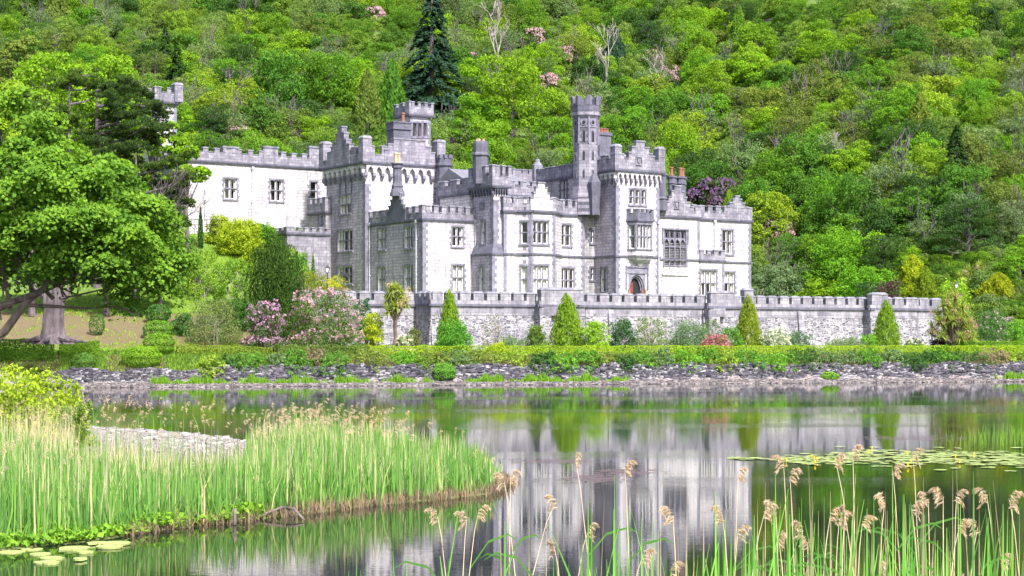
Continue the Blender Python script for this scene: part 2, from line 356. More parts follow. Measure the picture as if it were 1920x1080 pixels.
def window(e, root, h, nl=2, cur=1, tr=1, teeth=True, lancet=False, name='window', sill=True, stone_m='quoin', sash=True):
    a0, a1, z0, z1 = h; mb = MB(); W = 0.13
    T = 0.035
    e.box(mb, a0-W, a0, 0, T, z0, z1); e.box(mb, a1, a1+W, 0, T, z0, z1)
    e.box(mb, a0-W-.03, a1+W+.03, 0, T+.03, z1, z1+.17)
    if sill: e.box(mb, a0-W-.06, a1+W+.06, 0, 0.11, z0-.17, z0)
    if teeth:
        z = z0+0.1; k = 0
        while z < z1-0.2:
            if k % 2 == 0:
                e.box(mb, a0-W-.16, a0-W, 0, T-.012, z, z+.27); e.box(mb, a1+W, a1+W+.16, 0, T-.012, z, z+.27)
            z += .27; k += 1
    wl = (a1-a0)/nl
    for i in range(1, nl): e.box(mb, a0+i*wl-.055, a0+i*wl+.055, -.28, -.04, z0, z1)
    zt = z0+(z1-z0)*.52
    if tr: e.box(mb, a0, a1, -.27, -.05, zt-.045, zt+.045)
    if lancet:
        for i in range(nl):
            x0 = a0+i*wl+(.055 if i else 0); x1 = a0+(i+1)*wl-(.055 if i < nl-1 else 0); c = (x0+x1)/2; hw = (x1-x0)/2; hh = hw*1.25
            for sg in (-1, 1):
                pts = [(c+sg*hw, z1-hh)]+[(c+sg*hw*math.cos(q*math.pi/8)**.8, z1-hh+hh*.97*math.sin(q*math.pi/8)) for q in range(1, 4)]+[(c, z1-.02), (c+sg*hw, z1-.002)]
                if sg > 0: pts = pts[::-1]
                e.plate(mb, pts, -.2, -.03)
    o = mb.build(name, M[stone_m], root)
    if sash:
        s = MB()
        for i in range(nl):
            x0 = a0+i*wl+(.055 if i else 0.0); x1 = a0+(i+1)*wl-(.055 if i < nl-1 else 0.0); f = .06
            s_n0, s_n1 = -.2, -.14
            e.box(s, x0, x0+f, s_n0, s_n1, z0, z1); e.box(s, x1-f, x1, s_n0, s_n1, z0, z1)
            e.box(s, x0+f, x1-f, s_n0, s_n1, z0, z0+.08); e.box(s, x0+f, x1-f, s_n0, s_n1, z1-f, z1)
            e.box(s, x0+f, x1-f, s_n0, s_n1+.01, zt-.04, zt+.04)
        s.build('sash', M['sash'], o)
    g = MB(); g.poly([e.pt(a0, -.17, z0), e.pt(a1, -.17, z0), e.pt(a1, -.17, z1), e.pt(a0, -.17, z1)]); g.build('pane', M['glass'], o)
    if cur:
        def drape(x0, x1, b0, b1):
            c = MB(); n = max(4, int((x1-x0)/.07))
            for k in range(n):
                q0 = x0+(x1-x0)*k/n; q1 = x0+(x1-x0)*(k+1)/n
                c.poly([e.pt(q0, -.3-.04*(k % 2), b0), e.pt(q1, -.3-.04*((k+1) % 2), b0), e.pt(q1, -.3-.04*((k+1) % 2), b1), e.pt(q0, -.3-.04*(k % 2), b1)])
            c.build('curtain', M['curtain'], o)
        if cur == 2: drape(a0, a1, z0+.02, z1)
        elif cur == 1: w_ = (a1-a0)*.16; drape(a0, a0+w_, z0, z1); drape(a1-w_, a1, z0, z1)
        elif cur == 3: drape(a0, a1, zt, z1); w_ = (a1-a0)*.2; drape(a0, a0+w_, z0, zt); drape(a1-w_, a1, z0, zt)
    return o
def hole(e, px0, px1, py0, py1):
    a0, a1 = e.a(px0), e.a(px1); am = (a0+a1)/2; return (a0, a1, e.z(py1, am), e.z(py0, am))
def quoins(mb, p, ea, eb, z0, z1, big=.5, small=.28, h=.3):
    """alternating blocks where edge ea ends and eb starts (outer corner p); one part per corner"""
    mb = MB()
    z = z0; k = 0; g = .022
    while z < z1-.05:
        la, lb = (big, small) if k % 2 else (small, big); zz = min(z+h-.006, z1)
        P = [(p[0]-ea.t[0]*la+ea.n[0]*g, p[1]-ea.t[1]*la+ea.n[1]*g),
             (p[0]+ea.n[0]*g+eb.n[0]*g, p[1]+ea.n[1]*g+eb.n[1]*g),
             (p[0]+eb.t[0]*lb+eb.n[0]*g, p[1]+eb.t[1]*lb+eb.n[1]*g),
             (p[0]+eb.t[0]*lb-eb.n[0]*.05, p[1]+eb.t[1]*lb-eb.n[1]*.05),
             (p[0]-ea.n[0]*.05-eb.n[0]*.05, p[1]-ea.n[1]*.05-eb.n[1]*.05),
             (p[0]-ea.t[0]*la-ea.n[0]*.05, p[1]-ea.t[1]*la-ea.n[1]*.05)]
        mb.prism([(u, v, z) for u, v in P], [(u, v, zz) for u, v in P], 0); z += h; k += 1
    mb.build('quoin', M['quoin'], far if ea.fr is not K else castle)
def merlons(e, mb, a0, a1, n0, n1, z0, z1, count, frac=.55, cap=.09, over=.05, ends=True):
    """count merlons from a0 to a1 on top of z0; material 1 = coping"""
    per = (a1-a0)/(count-1+frac) if count > 1 else (a1-a0); z1b = z1
    for k in range(count):
        s = a0+k*per; t = min(a1, s+per*frac)
        if 0 < k < count-1: s += R.uniform(-.03, .03); t += R.uniform(-.03, .03)
        z1 = z1b+R.uniform(-.035, .035)
        e.box(mb, s, t, n0, n1, z0, z1-cap)
        # coping: a slab with bevelled top
        A = [(s-over, n1+over), (t+over, n1+over), (t+over, n0-over), (s-over, n0-over)]
        B = [(s+.05, n1-.05), (t-.05, n1-.05), (t-.05, n0+.05), (s+.05, n0+.05)]
        mb.prism([e.pt(a, n, z1-cap) for a, n in A], [e.pt(a, n, z1-cap*.4) for a, n in A], 1)
        mb.prism([e.pt(a, n, z1-cap*.4) for a, n in A], [e.pt(a, n, z1+.03) for a, n in B], 1)
        if k < count-1:
            e.box(mb, t+.03, s+per-.03, n0-.02, n1+over, z0-.004, z0+.06, 1)
def parapet(E, idxs, root, zc, zcren, ztop, proud=.12, thick=.35, counts=None, per=1.05, frac=.55, cor=.16, name='battlement', corner_up=0.0, first_at=None, mat='parapet'):
    """cornice + low wall + merlons along consecutive edges"""
    mb = MB()
    for j, i in enumerate(idxs):
        e = E[i]; st = (thick-proud) if j > 0 else -proud; en = e.L+proud; q = j*.004
        e.box(mb, st, en, proud-thick, proud, zc, zcren+q)
        e.box(mb, st-(.0 if j else .07), en+.08, proud-thick, proud+.08, zc-cor, zc+q, 2)
        e.box(mb, st-(.0 if j else .03), en+.03, proud-thick-.01, proud+.035, zc-cor-.09, zc-cor, 2)
        n = counts[j] if counts else max(2, int(round(e.L/per)))
        merlons(e, mb, st+(.0 if j == 0 else .05), en, proud-thick, proud, zcren+q, ztop+q+corner_up*0, n, frac)
    return mb.build(name, [M[mat], M['cap'], M['trim']], root)
def arcade(e, mb, a0, a1, z0, z1, n, out):
    """corbel table: little pointed arches between brackets"""
    w_ = (a1-a0)/n; zt = z1; zs = z0+(z1-z0)*.45
    for k in range(n):
        s = a0+k*w_; c = s+w_/2; hw = w_*.32
        for sg in (-1, 1):
            pts = [(c+sg*hw, zs), (c+sg*hw*.9, zs+(zt-zs)*.38), (c+sg*hw*.5, zs+(zt-zs)*.62), (c, zs+(zt-zs)*.78), (c, zt), (c+sg*w_/2, zt), (c+sg*w_/2, zs)]
            if sg > 0: pts = pts[::-1]
            e.plate(mb, pts[::-1], 0, out)
    for k in range(n+1):
        x = a0+k*w_; b = w_*.18
        P0 = [(x-b*.7, .1), (x+b*.7, .1), (x+b*.7, 0), (x-b*.7, 0)]; P1 = [(x-b, out*.95), (x+b, out*.95), (x+b, 0), (x-b, 0)]
        mb.prism([e.pt(a, n_, z0) for a, n_ in P0], [e.pt(a, n_, z0+(zs-z0)*.6) for a, n_ in P1], 1)
        e.box(mb, x-b, x+b, 0, out*.95, z0+(zs-z0)*.6, zs-.002, 1)
def gable(e, root, c, steps, n0, n1, name='stepped_gable', mats=None):
    """steps: (half width, z top) from bottom to top"""
    mb = MB()
    zb = steps[0][1]
    for k, (hw, zt) in enumerate(steps[1:]):
        e.box(mb, c-hw, c+hw, n0, n1, zb, zt-.1)
        nx_ = steps[k+2][0] if k+2 < len(steps) else 0
        e.box(mb, c-hw-.05, c-max(nx_, 0)+(0 if nx_ else .0), n0-.05, n1+.06, zt-.1, zt+.04, 1)
        e.box(mb, c+max(nx_, 0), c+hw+.05, n0-.05, n1+.06, zt-.1, zt+.04, 1)
        if nx_: e.box(mb, c-nx_, c+nx_, n0, n1, zt-.1, zt+.041)
        zb = zt+.04
    return mb.build(name, mats or [M['parapet'], M['cap']], root)
def string(E, idxs, root, z, out=.12, h=.16, name='string_course', mat='trim'):
    mb = MB()
    for j, i in enumerate(idxs):
        e = E[i]; e.box(mb, (-out if j == 0 else 0), e.L+out, 0.0, out, z-h/2, z+h/2+.003*j)
    return mb.build(name, M[mat], root)
def pots(root, pts, mat, r=.16, h=.9, name='chimney_pot'):
    for u, v, z in pts:
        mb = MB(); mb.lathe(u, v, [(z, r*1.15), (z+h*.12, r*1.15), (z+h*.16, r*.9), (z+h*.8, r*.78), (z+h*.84, r*1.05), (z+h*.94, r*1.05), (z+h, r*.85)], 12)
        mb.build(name, M[mat], root)
def pipe(e, root, px, py0, py1, mat='pipe'):
    mb = MB(); a = e.a(px); z0, z1 = e.z(py1, a), e.z(py0, a)
    mb.tube([e.pt(a, .1, z0), e.pt(a, .1, z1)], .055, 8)
    e.box(mb, a-.13, a+.13, .02, .22, z1, z1+.28)
    z = z0+.5
    while z < z1: e.box(mb, a-.09, a+.09, .0, .165, z, z+.06); z += 1.6
    return mb.build('drainpipe', M[mat], root)
def shield(e, root, px0, px1, py0, py1):
    a0, a1, z0, z1 = hole(e, px0, px1, py0, py1); mb = MB(); f = .07
    e.box(mb, a0, a0+f, 0, .1, z0, z1); e.box(mb, a1-f, a1, 0, .1, z0, z1); e.box(mb, a0+f, a1-f, 0, .1, z1-f, z1); e.box(mb, a0+f, a1-f, 0, .1, z0, z0+f)
    c = (a0+a1)/2; hw = (a1-a0)*.27; zz = z0+(z1-z0)*.18; zt = z1-(z1-z0)*.2
    e.plate(mb, [(c, zz), (c+hw*.75, zz+(zt-zz)*.3), (c+hw, zt), (c-hw, zt), (c-hw*.75, zz+(zt-zz)*.3)], 0.02, .09, 1)
    return mb.build('carved_shield', [M['quoin'], M['cap']], root)

# ------------------------------------------------------------------ THE CASTLE
K = Frame(-13.83, 165.0, math.radians(33))
castle = empty('castle', (K.ox, K.oy, 0), K.ang)
tag(castle, 'pale grey crenellated stone castle with towers and turrets on the terrace above the lake', 'castle')
G0 = 5.6
def Zf(py, px, v): return K.Z(py, K.U(px, v), v)      # height at a pixel on the plane v

# --- broad left tower
t1w, t1d = K.U(821, 0), K.V(612, 0)
P1 = [(0, t1d), (0, 0), (t1w, 0), (t1w, t1d)]
E1 = edges(K, P1)
wl = [(0, 637, 658, 367, 401, 2, 3), (0, 633.5, 661, 432, 471, 3, 1), (0, 633.5, 661, 500, 533, 3, 1)]
H = {0: [hole(E1[0], *x[1:5]) for x in wl]}
zc1 = Zf(303, 685, 0)
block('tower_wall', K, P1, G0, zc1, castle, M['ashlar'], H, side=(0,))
# the left flank takes the side stone: weathering plus shade painted into its colour
for x, h in zip(wl, H[0]): window(E1[0], castle, h, x[5], x[6])
mb = MB(); quoins(mb, P1[1], E1[0], E1[1], G0, zc1-2.1, .62, .4, .36); quoins(mb, P1[2], E1[1], E1[2], G0, zc1-2.1, .45, .25); mb.build('quoin', M['quoin'], castle)
mb = MB(); out = .42; zt0 = Zf(337, 685, 0)
for i in (0, 1): arcade(E1[i], mb, -.1 if i else 0, E1[i].L+.1, zt0, zc1-.25, 9 if i else 8, out)
arcade(E1[2], mb, 0, E1[2].L, zt0, zc1-.25, 8, out); mb.build('corbel_table', [M['ashlar'], M['quoin']], castle)
zcr = Zf(288, 685, 0); ztp = Zf(271, 685, 0)
parapet(E1, (0, 1, 2, 3), castle, zc1, zcr-.1, ztp-.1, proud=.5, thick=.42, counts=[6, 6, 6, 6], frac=.5)
# corner posts and gables of the parapet
mb = MB()
def post(mb, u, v, r, z0, z1, root=None):
    mb = MB()
    mb.box(u-r, u+r, v-r, v+r, z0, z1-.22); mb.box(u-r-.04, u+r+.04, v-r-.04, v+r+.04, z1-.22, z1-.12, 1)
    b = r+.04; mb.prism([(u-b, v-b, z1-.12), (u+b, v-b, z1-.12), (u+b, v+b, z1-.12), (u-b, v+b, z1-.12)], [(u-r+.12, v-r+.12, z1+.08), (u+r-.12, v-r+.12, z1+.08), (u+r-.12, v+r-.12, z1+.08), (u-r+.12, v+r-.12, z1+.08)], 1)
    mb.build('corner_merlon', [M['parapet'], M['cap']], root or castle)
q = .5
post(mb, -q+.42, -q+.42, .46, zc1+.01, Zf(256.5, 685, 0)); post(mb, t1w+q-.42, -q+.42, .46, zc1+.01, K.Z(264, t1w, 0))
post(mb, -q+.42, t1d+q-.42, .46, zc1+.01, K.Z(267, 0, t1d)); post(mb, t1w+.1, t1d+.1, .46, zc1+.01, zc1+2.1)
mb.build('corner_merlon', [M['parapet'], M['cap']], castle)
e = E1[0]; am = e.a(647); gable(e, castle, am, [(0, zc1+.012), (1.9, e.z(273, am)), (1.35, e.z(264, am)), (.85, e.z(250, am)), (.42, e.z(238, am))], .03, .56)
e = E1[1]; am = e.a(763); gable(e, castle, am, [(0, zc1+.012), (2.75, e.z(284, am)), (2.35, e.z(273, am)), (1.75, e.z(262, am))], .03, .58)
for e_, q_ in ((E1[0], 6),):
    for k in range(3):
        mb = MB(); a = e_.L*(.36+.15*k); e_.box(mb, a-.09, a+.09, 0, .05, zt0-1.0, zt0+.3); mb.build('wall_slit', M['trim'], castle)
# --- belvedere with three arched louvres, and the dark stack before it
vb = 4.2; ub0, ub1 = K.U(769, vb), K.U(807, vb); PB = [(ub0, vb+2.6), (ub0, vb), (ub1, vb), (ub1, vb+2.6)]
EB = edges(K, PB); zb = Zf(213, 770, vb)
lv = [hole(EB[1], a, b, 230.5, 256) for a, b in ((773.5, 781), (783.5, 790.5), (793.5, 800.5))]
block('belvedere_wall', K, PB, zc1-.5, zb, castle, M['ashlar'], {1: lv})
for h in lv: window(EB[1], castle, h, 1, 0, 0, False, True, name='louvre_opening', sash=False)
parapet(EB, (0, 1, 2, 3), castle, zb, Zf(199, 770, vb), Zf(190.5, 770, vb), proud=.25, thick=.25, counts=[3, 4, 3, 4], frac=.42)
mb = MB(); quoins(mb, PB[1], EB[0], EB[1], zc1, zb-.3, .3, .18); quoins(mb, PB[2], EB[1], EB[2], zc1, zb-.3, .3, .18); mb.build('quoin', M['quoin'], castle)
mb = MB(); uc0, uc1 = K.U(738, 1.6), K.U(770, 1.6)
uc = (uc0+uc1)/2; hw = (uc1-uc0)/2
z_a, z_b, z_c = Zf(262, 755, 1.6), Zf(243, 755, 1.6), Zf(228, 755, 1.6)
mb.box(uc0, uc1, 1.6, 2.9, zc1, z_b); mb.box(uc0-.12, uc1+.12, 1.48, 3.02, z_b, z_b+.16); mb.box(uc0-.03, uc1+.03, 1.57, 2.93, z_b+.16, z_c-.14); mb.box(uc0-.1, uc1+.1, 1.5, 3.0, z_c-.14, z_c)
ch = mb.build('chimney', M['trim'], castle)
pots(ch, [(uc1-.5, 2.2, z_c)], 'pot', .2, .95)
# --- small turret chimney and low range between the towers
vm = -1.2
um0, um1 = K.U(831, vm), K.U(886, vm)
PM = [(t1w+.6, 5), (t1w+.6, vm), (um1+6.5, vm), (um1+6.5, 5)]; EM = edges(K, PM); zm = Zf(357, 860, vm)
block('rear_range_wall', K, PM, G0, Zf(350, 860, vm), castle, M['ashlar'])
parapet(EM, (0, 1), castle, Zf(350, 860, vm), Zf(344, 860, vm), Zf(332, 860, vm), proud=.1, counts=[6, 9])
string(EM, (0, 1), castle, Zf(362, 860, vm))
mb = MB(); zr0, zr1 = Zf(340, 860, vm), Zf(319, 860, vm)+.4
mb.prism([(t1w+.9, .2, zr0), (um1+2, .2, zr0), (um1+2, 6, zr0), (t1w+.9, 6, zr0)], [(t1w+.9, 3, zr1), (um1+2, 3, zr1), (um1+2, 3.1, zr1), (t1w+.9, 3.1, zr1)])
mb.build('roof', M['lead'], castle)
mb = MB(); ut = K.U(838, -1.5); z1_ = Zf(311, 838, -1.5)
mb.lathe(ut, -1.0, [(G0, .85), (Zf(385, 838, -1.5), .85), (z1_, .72), (z1_+.02, .88), (z1_+.25, .88), (z1_+.3, .72), (Zf(296, 838, -1.5), .74)], 8)
for k in range(8):
    an = math.pi/8+k*math.pi/4; mb.box(ut+.62*math.cos(an)-.16, ut+.62*math.cos(an)+.16, -1+.62*math.sin(an)-.16, -1+.62*math.sin(an)+.16, Zf(296, 838, -1.5)-.05, Zf(292, 838, -1.5)+.1)
mb.build('stair_turret', M['trim'], castle)
# --- annex on the left flank
ua = -.55; va0, va1 = K.V(611, ua), K.V(580, ua)
PA = [(ua, va1), (ua, va0), (.5, va0), (.5, va1)]; EA = edges(K, PA); za = EA[0].z(398, EA[0].L*.5)
wa = [(597, 608, 403, 436, 2, 1), (597, 608, 460, 473, 2, 1)]
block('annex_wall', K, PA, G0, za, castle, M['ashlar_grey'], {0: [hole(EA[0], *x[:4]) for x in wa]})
for x in wa: window(EA[0], castle, hole(EA[0], *x[:4]), x[4], x[5])
parapet(EA, (0, 1), castle, za, EA[0].z(384, 1), EA[0].z(372, 1), proud=.15, counts=[4, 1])
# --- block B: the long left wing coming forward
vB = -10.0; uB = .45; uB1 = K.U(893, vB)
P2 = [(uB, .3), (uB, vB), (uB1, vB), (uB1, .3)]; E2 = edges(K, P2); zB = K.Z(408.5, uB, vB)
wb = [(0, 709.5, 723, 429, 468, 2, 2), (0, 759, 772.5, 425, 465, 2, 1), (0, 709.5, 723, 501, 547, 2, 2), (0, 759, 772.5, 498, 547, 2, 2),
      (1, 848, 868, 425.5, 462, 2, 1), (1, 849, 869, 497.5, 545, 2, 2)]
HB = {}
for x in wb: HB.setdefault(x[0], []).append(hole(E2[x[0]], *x[1:5]))
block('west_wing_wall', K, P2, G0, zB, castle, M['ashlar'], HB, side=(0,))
for x in wb: window(E2[x[0]], castle, hole(E2[x[0]], *x[1:5]), x[5], x[6])
parapet(E2, (0, 1), castle, zB, K.Z(398, uB, vB), K.Z(384, uB, vB), proud=.1, counts=[9, 7], frac=.52)
mb = MB(); quoins(mb, P2[1], E2[0], E2[1], G0, zB-.3, .55, .35, .33); mb.build('quoin', M['quoin'], castle)
e = E2[0]; am = e.a(745); gable(e, castle, am, [(0, zB+.006), (1.75, e.z(393, am)), (1.35, e.z(385, am)), (1.0, e.z(374, am)), (.7, e.z(362, am))], -.1, .16, mats=[M['trim'], M['cap']])
shield(e, castle, 736, 745, 386, 401)
pc = e.pt(am, 0, 0); zz = [e.z(y, am) for y in (362, 352, 347, 343, 316, 313, 308)]
mb = MB(); mb.lathe(pc[0], pc[1], [(zz[0]-.3, .72), (zz[0], .68), (zz[1], .5), (zz[1]+.1, .56), (zz[2], .5), (zz[3], .42), (zz[4], .40), (zz[4]+.05, .5), (zz[5], .5), (zz[5]+.08, .44), (zz[6]-.1, .46), (zz[6], .56), (zz[6]+.1, .56)], 8)
ch = mb.build('chimney', M['trim'], castle); pots(ch, [(pc[0]-.2, pc[1]-.1, zz[6]+.1), (pc[0]+.22, pc[1]+.1, zz[6]+.1)], 'potbuff', .17, .95)
pipe(E2[0], castle, 694.5, 424, 560); pipe(E2[0], castle, 782, 418, 560); pipe(E2[1], castle, 890, 418, 560)
# --- C: square turret with corbels and battered foot
uC = K.U(890, vB)+.02; vC = -13.2; uC1 = K.U(949, vC); PC = [(uC, vB+.2), (uC, vC), (uC1, vC), (uC1, vB+.2)]
EC = edges(K, PC); zC = K.Z(347, uC, vC)
wc = [(0, 903.5, 911.5, 415, 458, 1, 1), (0, 900, 907, 499, 547, 1, 1)]
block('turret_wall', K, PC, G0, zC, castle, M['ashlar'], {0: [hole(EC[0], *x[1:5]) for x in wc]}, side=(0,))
for x in wc: window(EC[0], castle, hole(EC[0], *x[1:5]), x[5], x[6], teeth=False)
mb = MB(); z_ = K.Z(366, uC, vC)
arcade(EC[0], mb, 0, EC[0].L+.1, z_, zC-.2, 7, .3); arcade(EC[1], mb, 0, EC[1].L, z_, zC-.2, 5, .3); mb.build('corbel_table', [M['trim'], M['trim']], castle)
parapet(EC, (0, 1, 2), castle, zC, K.Z(331, uC, vC), K.Z(309.5, uC, vC), proud=.36, thick=.36, counts=[4, 3, 3], frac=.5)
mb = MB(); quoins(mb, PC[1], EC[0], EC[1], G0, zC-1.3, .6, .45, .34); mb.build('quoin', M['quoin'], castle)
zs = K.Z(476.5, uC, vC)
mb = MB(); zt_ = K.Z(456, uC, vC)
o_ = .42; bot = [(uC-o_, vB), (uC-o_, vC-o_), (uC1-.2, vC-o_), (uC1-.2, vB)]; top = [(uC-.01, vB), (uC-.01, vC-.01), (uC1-.2, vC-.01), (uC1-.2, vB)]
mb.prism([(u, v, zs+.08) for u, v in bot], [(u, v, zt_) for u, v in top]); mb.build('weathered_offset', M['trim'], castle)
PCl = [(uC-.38, vB+.1), (uC-.38, vC-.36), (uC1-.25, vC-.36), (uC1-.25, vB+.1)]
ECl = edges(K, PCl); hl = hole(ECl[0], 900, 907, 499, 547)
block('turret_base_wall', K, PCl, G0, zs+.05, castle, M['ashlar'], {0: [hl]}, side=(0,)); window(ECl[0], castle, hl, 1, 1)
string(ECl, (0, 1), castle, zs)
mb = MB(); quoins(mb, PCl[1], ECl[0], ECl[1], G0, zs-.1, .5, .3, .34); mb.build('quoin', M['quoin'], castle)
shield(EC[0], castle, 900, 909, 379, 394)
mb = MB(); vch = -11.2; uch = K.U(901, vch); zz = [K.Z(y, uch, vch) for y in (345, 293, 291, 289, 270, 265)]
mb.lathe(uch, vch, [(zz[0], .72), (zz[1], .72), (zz[1]+.05, .84), (zz[2]+.1, .84), (zz[3]+.1, .72), (zz[4], .72), (zz[5], .66)], 8)
ch = mb.build('chimney', M['trim'], castle)
pots(ch, [(uch+.35*math.cos(k*1.25), vch+.35*math.sin(k*1.25), zz[5]) for k in range(5)], 'potbuff', .12, .22)
# --- D: canted bay with the three light windows
vD0 = -13.6; uD0 = uC1-.5; uD1 = K.U(967, vD0); vD = -14.7; uD2 = K.U(996, vD); uD3 = K.U(1040, vD); uD4 = K.U(1051, -12.4)
PD = [(uD0, -11), (uD0, vD0), (uD1, vD0), (uD2, vD), (uD3, vD), (uD4, -12.6), (uD4, -11)]
ED = edges(K, PD); zD = K.Z(394, uD2, vD)
wd = [(2, 977, 989, 416, 457, 1, 0), (2, 977, 989, 499, 549, 1, 2), (3, 999, 1027.5, 414.5, 457, 3, 0), (3, 999, 1027.5, 498, 550, 3, 2)]
HD = {}
for x in wd: HD.setdefault(x[0], []).append(hole(ED[x[0]], *x[1:5]))
block('bay_wall', K, PD, G0, zD, castle, M['ashlar'], HD)
for x in wd: window(ED[x[0]], castle, hole(ED[x[0]], *x[1:5]), x[5], x[6], teeth=False)
parapet(ED, (0, 1, 2, 3, 4), castle, zD, K.Z(382, uD2, vD), K.Z(368.5, uD2, vD), proud=.1, thick=.3, counts=[2, 2, 2, 3, 3], frac=.55)
string(ED, (0, 1, 2, 3, 4), castle, K.Z(476, uD2, vD))
e = ED[3]; am = e.a(1014); gable(e, castle, am, [(0, zD+.02), (1.2, e.z(371, am)), (.85, e.z(361, am)), (.6, e.z(351, am)), (.35, e.z(342, am))], -.2, .14, mats=[M['ashlar'], M['cap']])
shield(e, castle, 1010, 1019, 371, 383)
mb = MB(); quoins(mb, PD[1], ED[0], ED[1], G0, zD-.3, .3, .3); quoins(mb, PD[3], ED[2], ED[3], G0, zD-.3, .28, .2); quoins(mb, PD[4], ED[3], ED[4], G0, zD-.3, .28, .2); mb.build('quoin', M['quoin'], castle)
# --- E: flat range
vE = -12.2; uE1 = K.U(1096, vE); PE = [(uD4-.6, -6), (uD4-.6, vE), (uE1, vE), (uE1, -6)]; EE = edges(K, PE); zE = Zf(401, 1070, vE)
we = [(1, 1051.5, 1070, 421, 461, 2, 0), (1, 1051.5, 1076, 503, 549, 3, 0)]
block('middle_range_wall', K, PE, G0, zE, castle, M['ashlar'], {1: [hole(EE[1], *x[1:5]) for x in we]})
for x in we: window(EE[1], castle, hole(EE[1], *x[1:5]), x[5], x[6])
uF1 = K.U(1128, -11.8); PF = [(uE1-.3, -6), (uE1-.3, -11.8), (uF1, -11.8), (uF1, -6)]; EF = edges(K, PF)
wf = [(1, 1107.5, 1113, 431, 456, 1, 0), (1, 1107.5, 1113, 502, 525, 1, 0)]
block('recess_wall', K, PF, G0, zE+.02, castle, M['ashlar_grey'], {1: [hole(EF[1], *x[1:5]) for x in wf]})
for x in wf: window(EF[1], castle, hole(EF[1], *x[1:5]), 1, 0, lancet=True, stone_m='trim')
parapet(EE, (1,), castle, zE, Zf(388.5, 1070, vE), Zf(374.5, 1070, vE), proud=.1, counts=[5])
string(EE, (1,), castle, Zf(481, 1070, vE)); string(EF, (1,), castle, Zf(482, 1110, -11.8)); string(EF, (1,), castle, Zf(402, 1110, -11.8)+.1, name='cornice')
mb = MB(); quoins(mb, PE[2], EE[1], EE[2], G0, zE-.3, .4, .25); mb.build('quoin', M['quoin'], castle)
# --- dark rear block with a left-facing wall, its front parapet and roofs
vR = -8.6; uR = K.U(1078, vR); vR1 = K.V(1006, uR)
PR = [(uR, vR1), (uR, vR), (uR+8, vR), (uR+8, vR1)]; ER = edges(K, PR); zR = ER[0].z(329, ER[0].L)
wr = [hole(ER[0], 1051, 1063, 341, 372)]
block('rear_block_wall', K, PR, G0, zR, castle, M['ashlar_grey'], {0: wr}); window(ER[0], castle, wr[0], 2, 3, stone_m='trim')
parapet(ER, (0, 1), castle, zR, ER[0].z(314, ER[0].L), ER[0].z(307, ER[0].L), proud=.12, counts=[8, 8], frac=.8)
v2_ = vR1+.5; PQ = [(K.U(962, v2_), v2_+5), (K.U(962, v2_), v2_), (uR+3, v2_), (uR+3, v2_+5)]; EQ = edges(K, PQ); zQ = K.Z(338, PQ[1][0], v2_)
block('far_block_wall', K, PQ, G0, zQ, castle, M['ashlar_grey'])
parapet(EQ, (0, 1), castle, zQ, Zf(326, 980, v2_), Zf(318, 980, v2_), proud=.1, counts=[4, 7], frac=.8)
mb = MB(); u_ = K.U(1010, v2_-.5); mb.lathe(u_, v2_-.3, [(zQ-1, .55), (Zf(311, 1010, v2_), .55), (Zf(305, 1010, v2_), .25), (Zf(299, 1010, v2_), .2)], 8); mb.build('ball_finial', M['cap'], castle)
vN = -9.3; PN = [(uC1-1.5, -4), (uC1-1.5, vN), (K.U(1007, vN), vN), (K.U(1007, vN), -4)]; EN = edges(K, PN); zN = Zf(366, 980, vN)
block('inner_wall', K, PN, G0, zN, castle, M['ashlar'])
parapet(EN, (0, 1), castle, zN, Zf(350, 980, vN), Zf(339, 980, vN), proud=.1, counts=[3, 6])
mb = MB(); a_, b_ = PN[1][0]+.4, PN[2][0]+.4; zr0, zr1 = Zf(345, 980, vN), Zf(325, 980, vN)+.5
mb.prism([(a_, -8.4, zr0), (b_, -8.4, zr0), (b_, -2, zr0), (a_, -2, zr0)], [(a_, -5, zr1), (b_-1, -5, zr1), (b_-1, -4.9, zr1), (a_, -4.9, zr1)]); mb.build('roof', M['slate'], castle)
# --- G: entrance tower
vG = -15.2; uG = K.U(1155, vG); uG1 = K.U(1236, vG); PG = [(uG, -9), (uG, vG), (uG1, vG), (uG1, -9)]
EG = edges(K, PG); zG = K.Z(317, uG, vG)
wg = [(1, 1180.5, 1188, 355, 383, 1, 0), (1, 1191.5, 1199, 355.5, 383.5, 1, 0), (1, 1202.5, 1210, 356, 384, 1, 0), (0, 1128, 1138, 503, 547, 2, 0), (0, 1119.5, 1123, 364, 388, 1, 0)]
HG = {}
for x in wg: HG.setdefault(x[0], []).append(hole(EG[x[0]], *x[1:5]))
# the doorway: a deep recess
hd = hole(EG[1], 1178, 1210, 513, 566); HG[1].append(hd)
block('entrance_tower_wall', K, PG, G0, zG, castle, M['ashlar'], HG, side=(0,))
for x in wg: window(EG[x[0]], castle, hole(EG[x[0]], *x[1:5]), x[5], x[6], teeth=(x[0] == 0 and x[3] > 400), stone_m=('quoin' if x[3] < 400 and x[0] else 'trim'), lancet=(x[1] < 1120))
mb = MB(); z_ = K.Z(345, uG, vG)
arcade(EG[0], mb, 0, EG[0].L+.1, z_, zG-.22, 9, .3); arcade(EG[1], mb, 0, EG[1].L, z_, zG-.22, 9, .3); arcade(EG[2], mb, 0, EG[2].L, z_, zG-.22, 9, .3); mb.build('corbel_table', [M['ashlar'], M['quoin']], castle)
parapet(EG, (0, 1, 2, 3), castle, zG, K.Z(297, uG, vG), K.Z(288, uG, vG), proud=.38, thick=.38, counts=[5, 5, 5, 5], frac=.5)
mb = MB(); q = .38
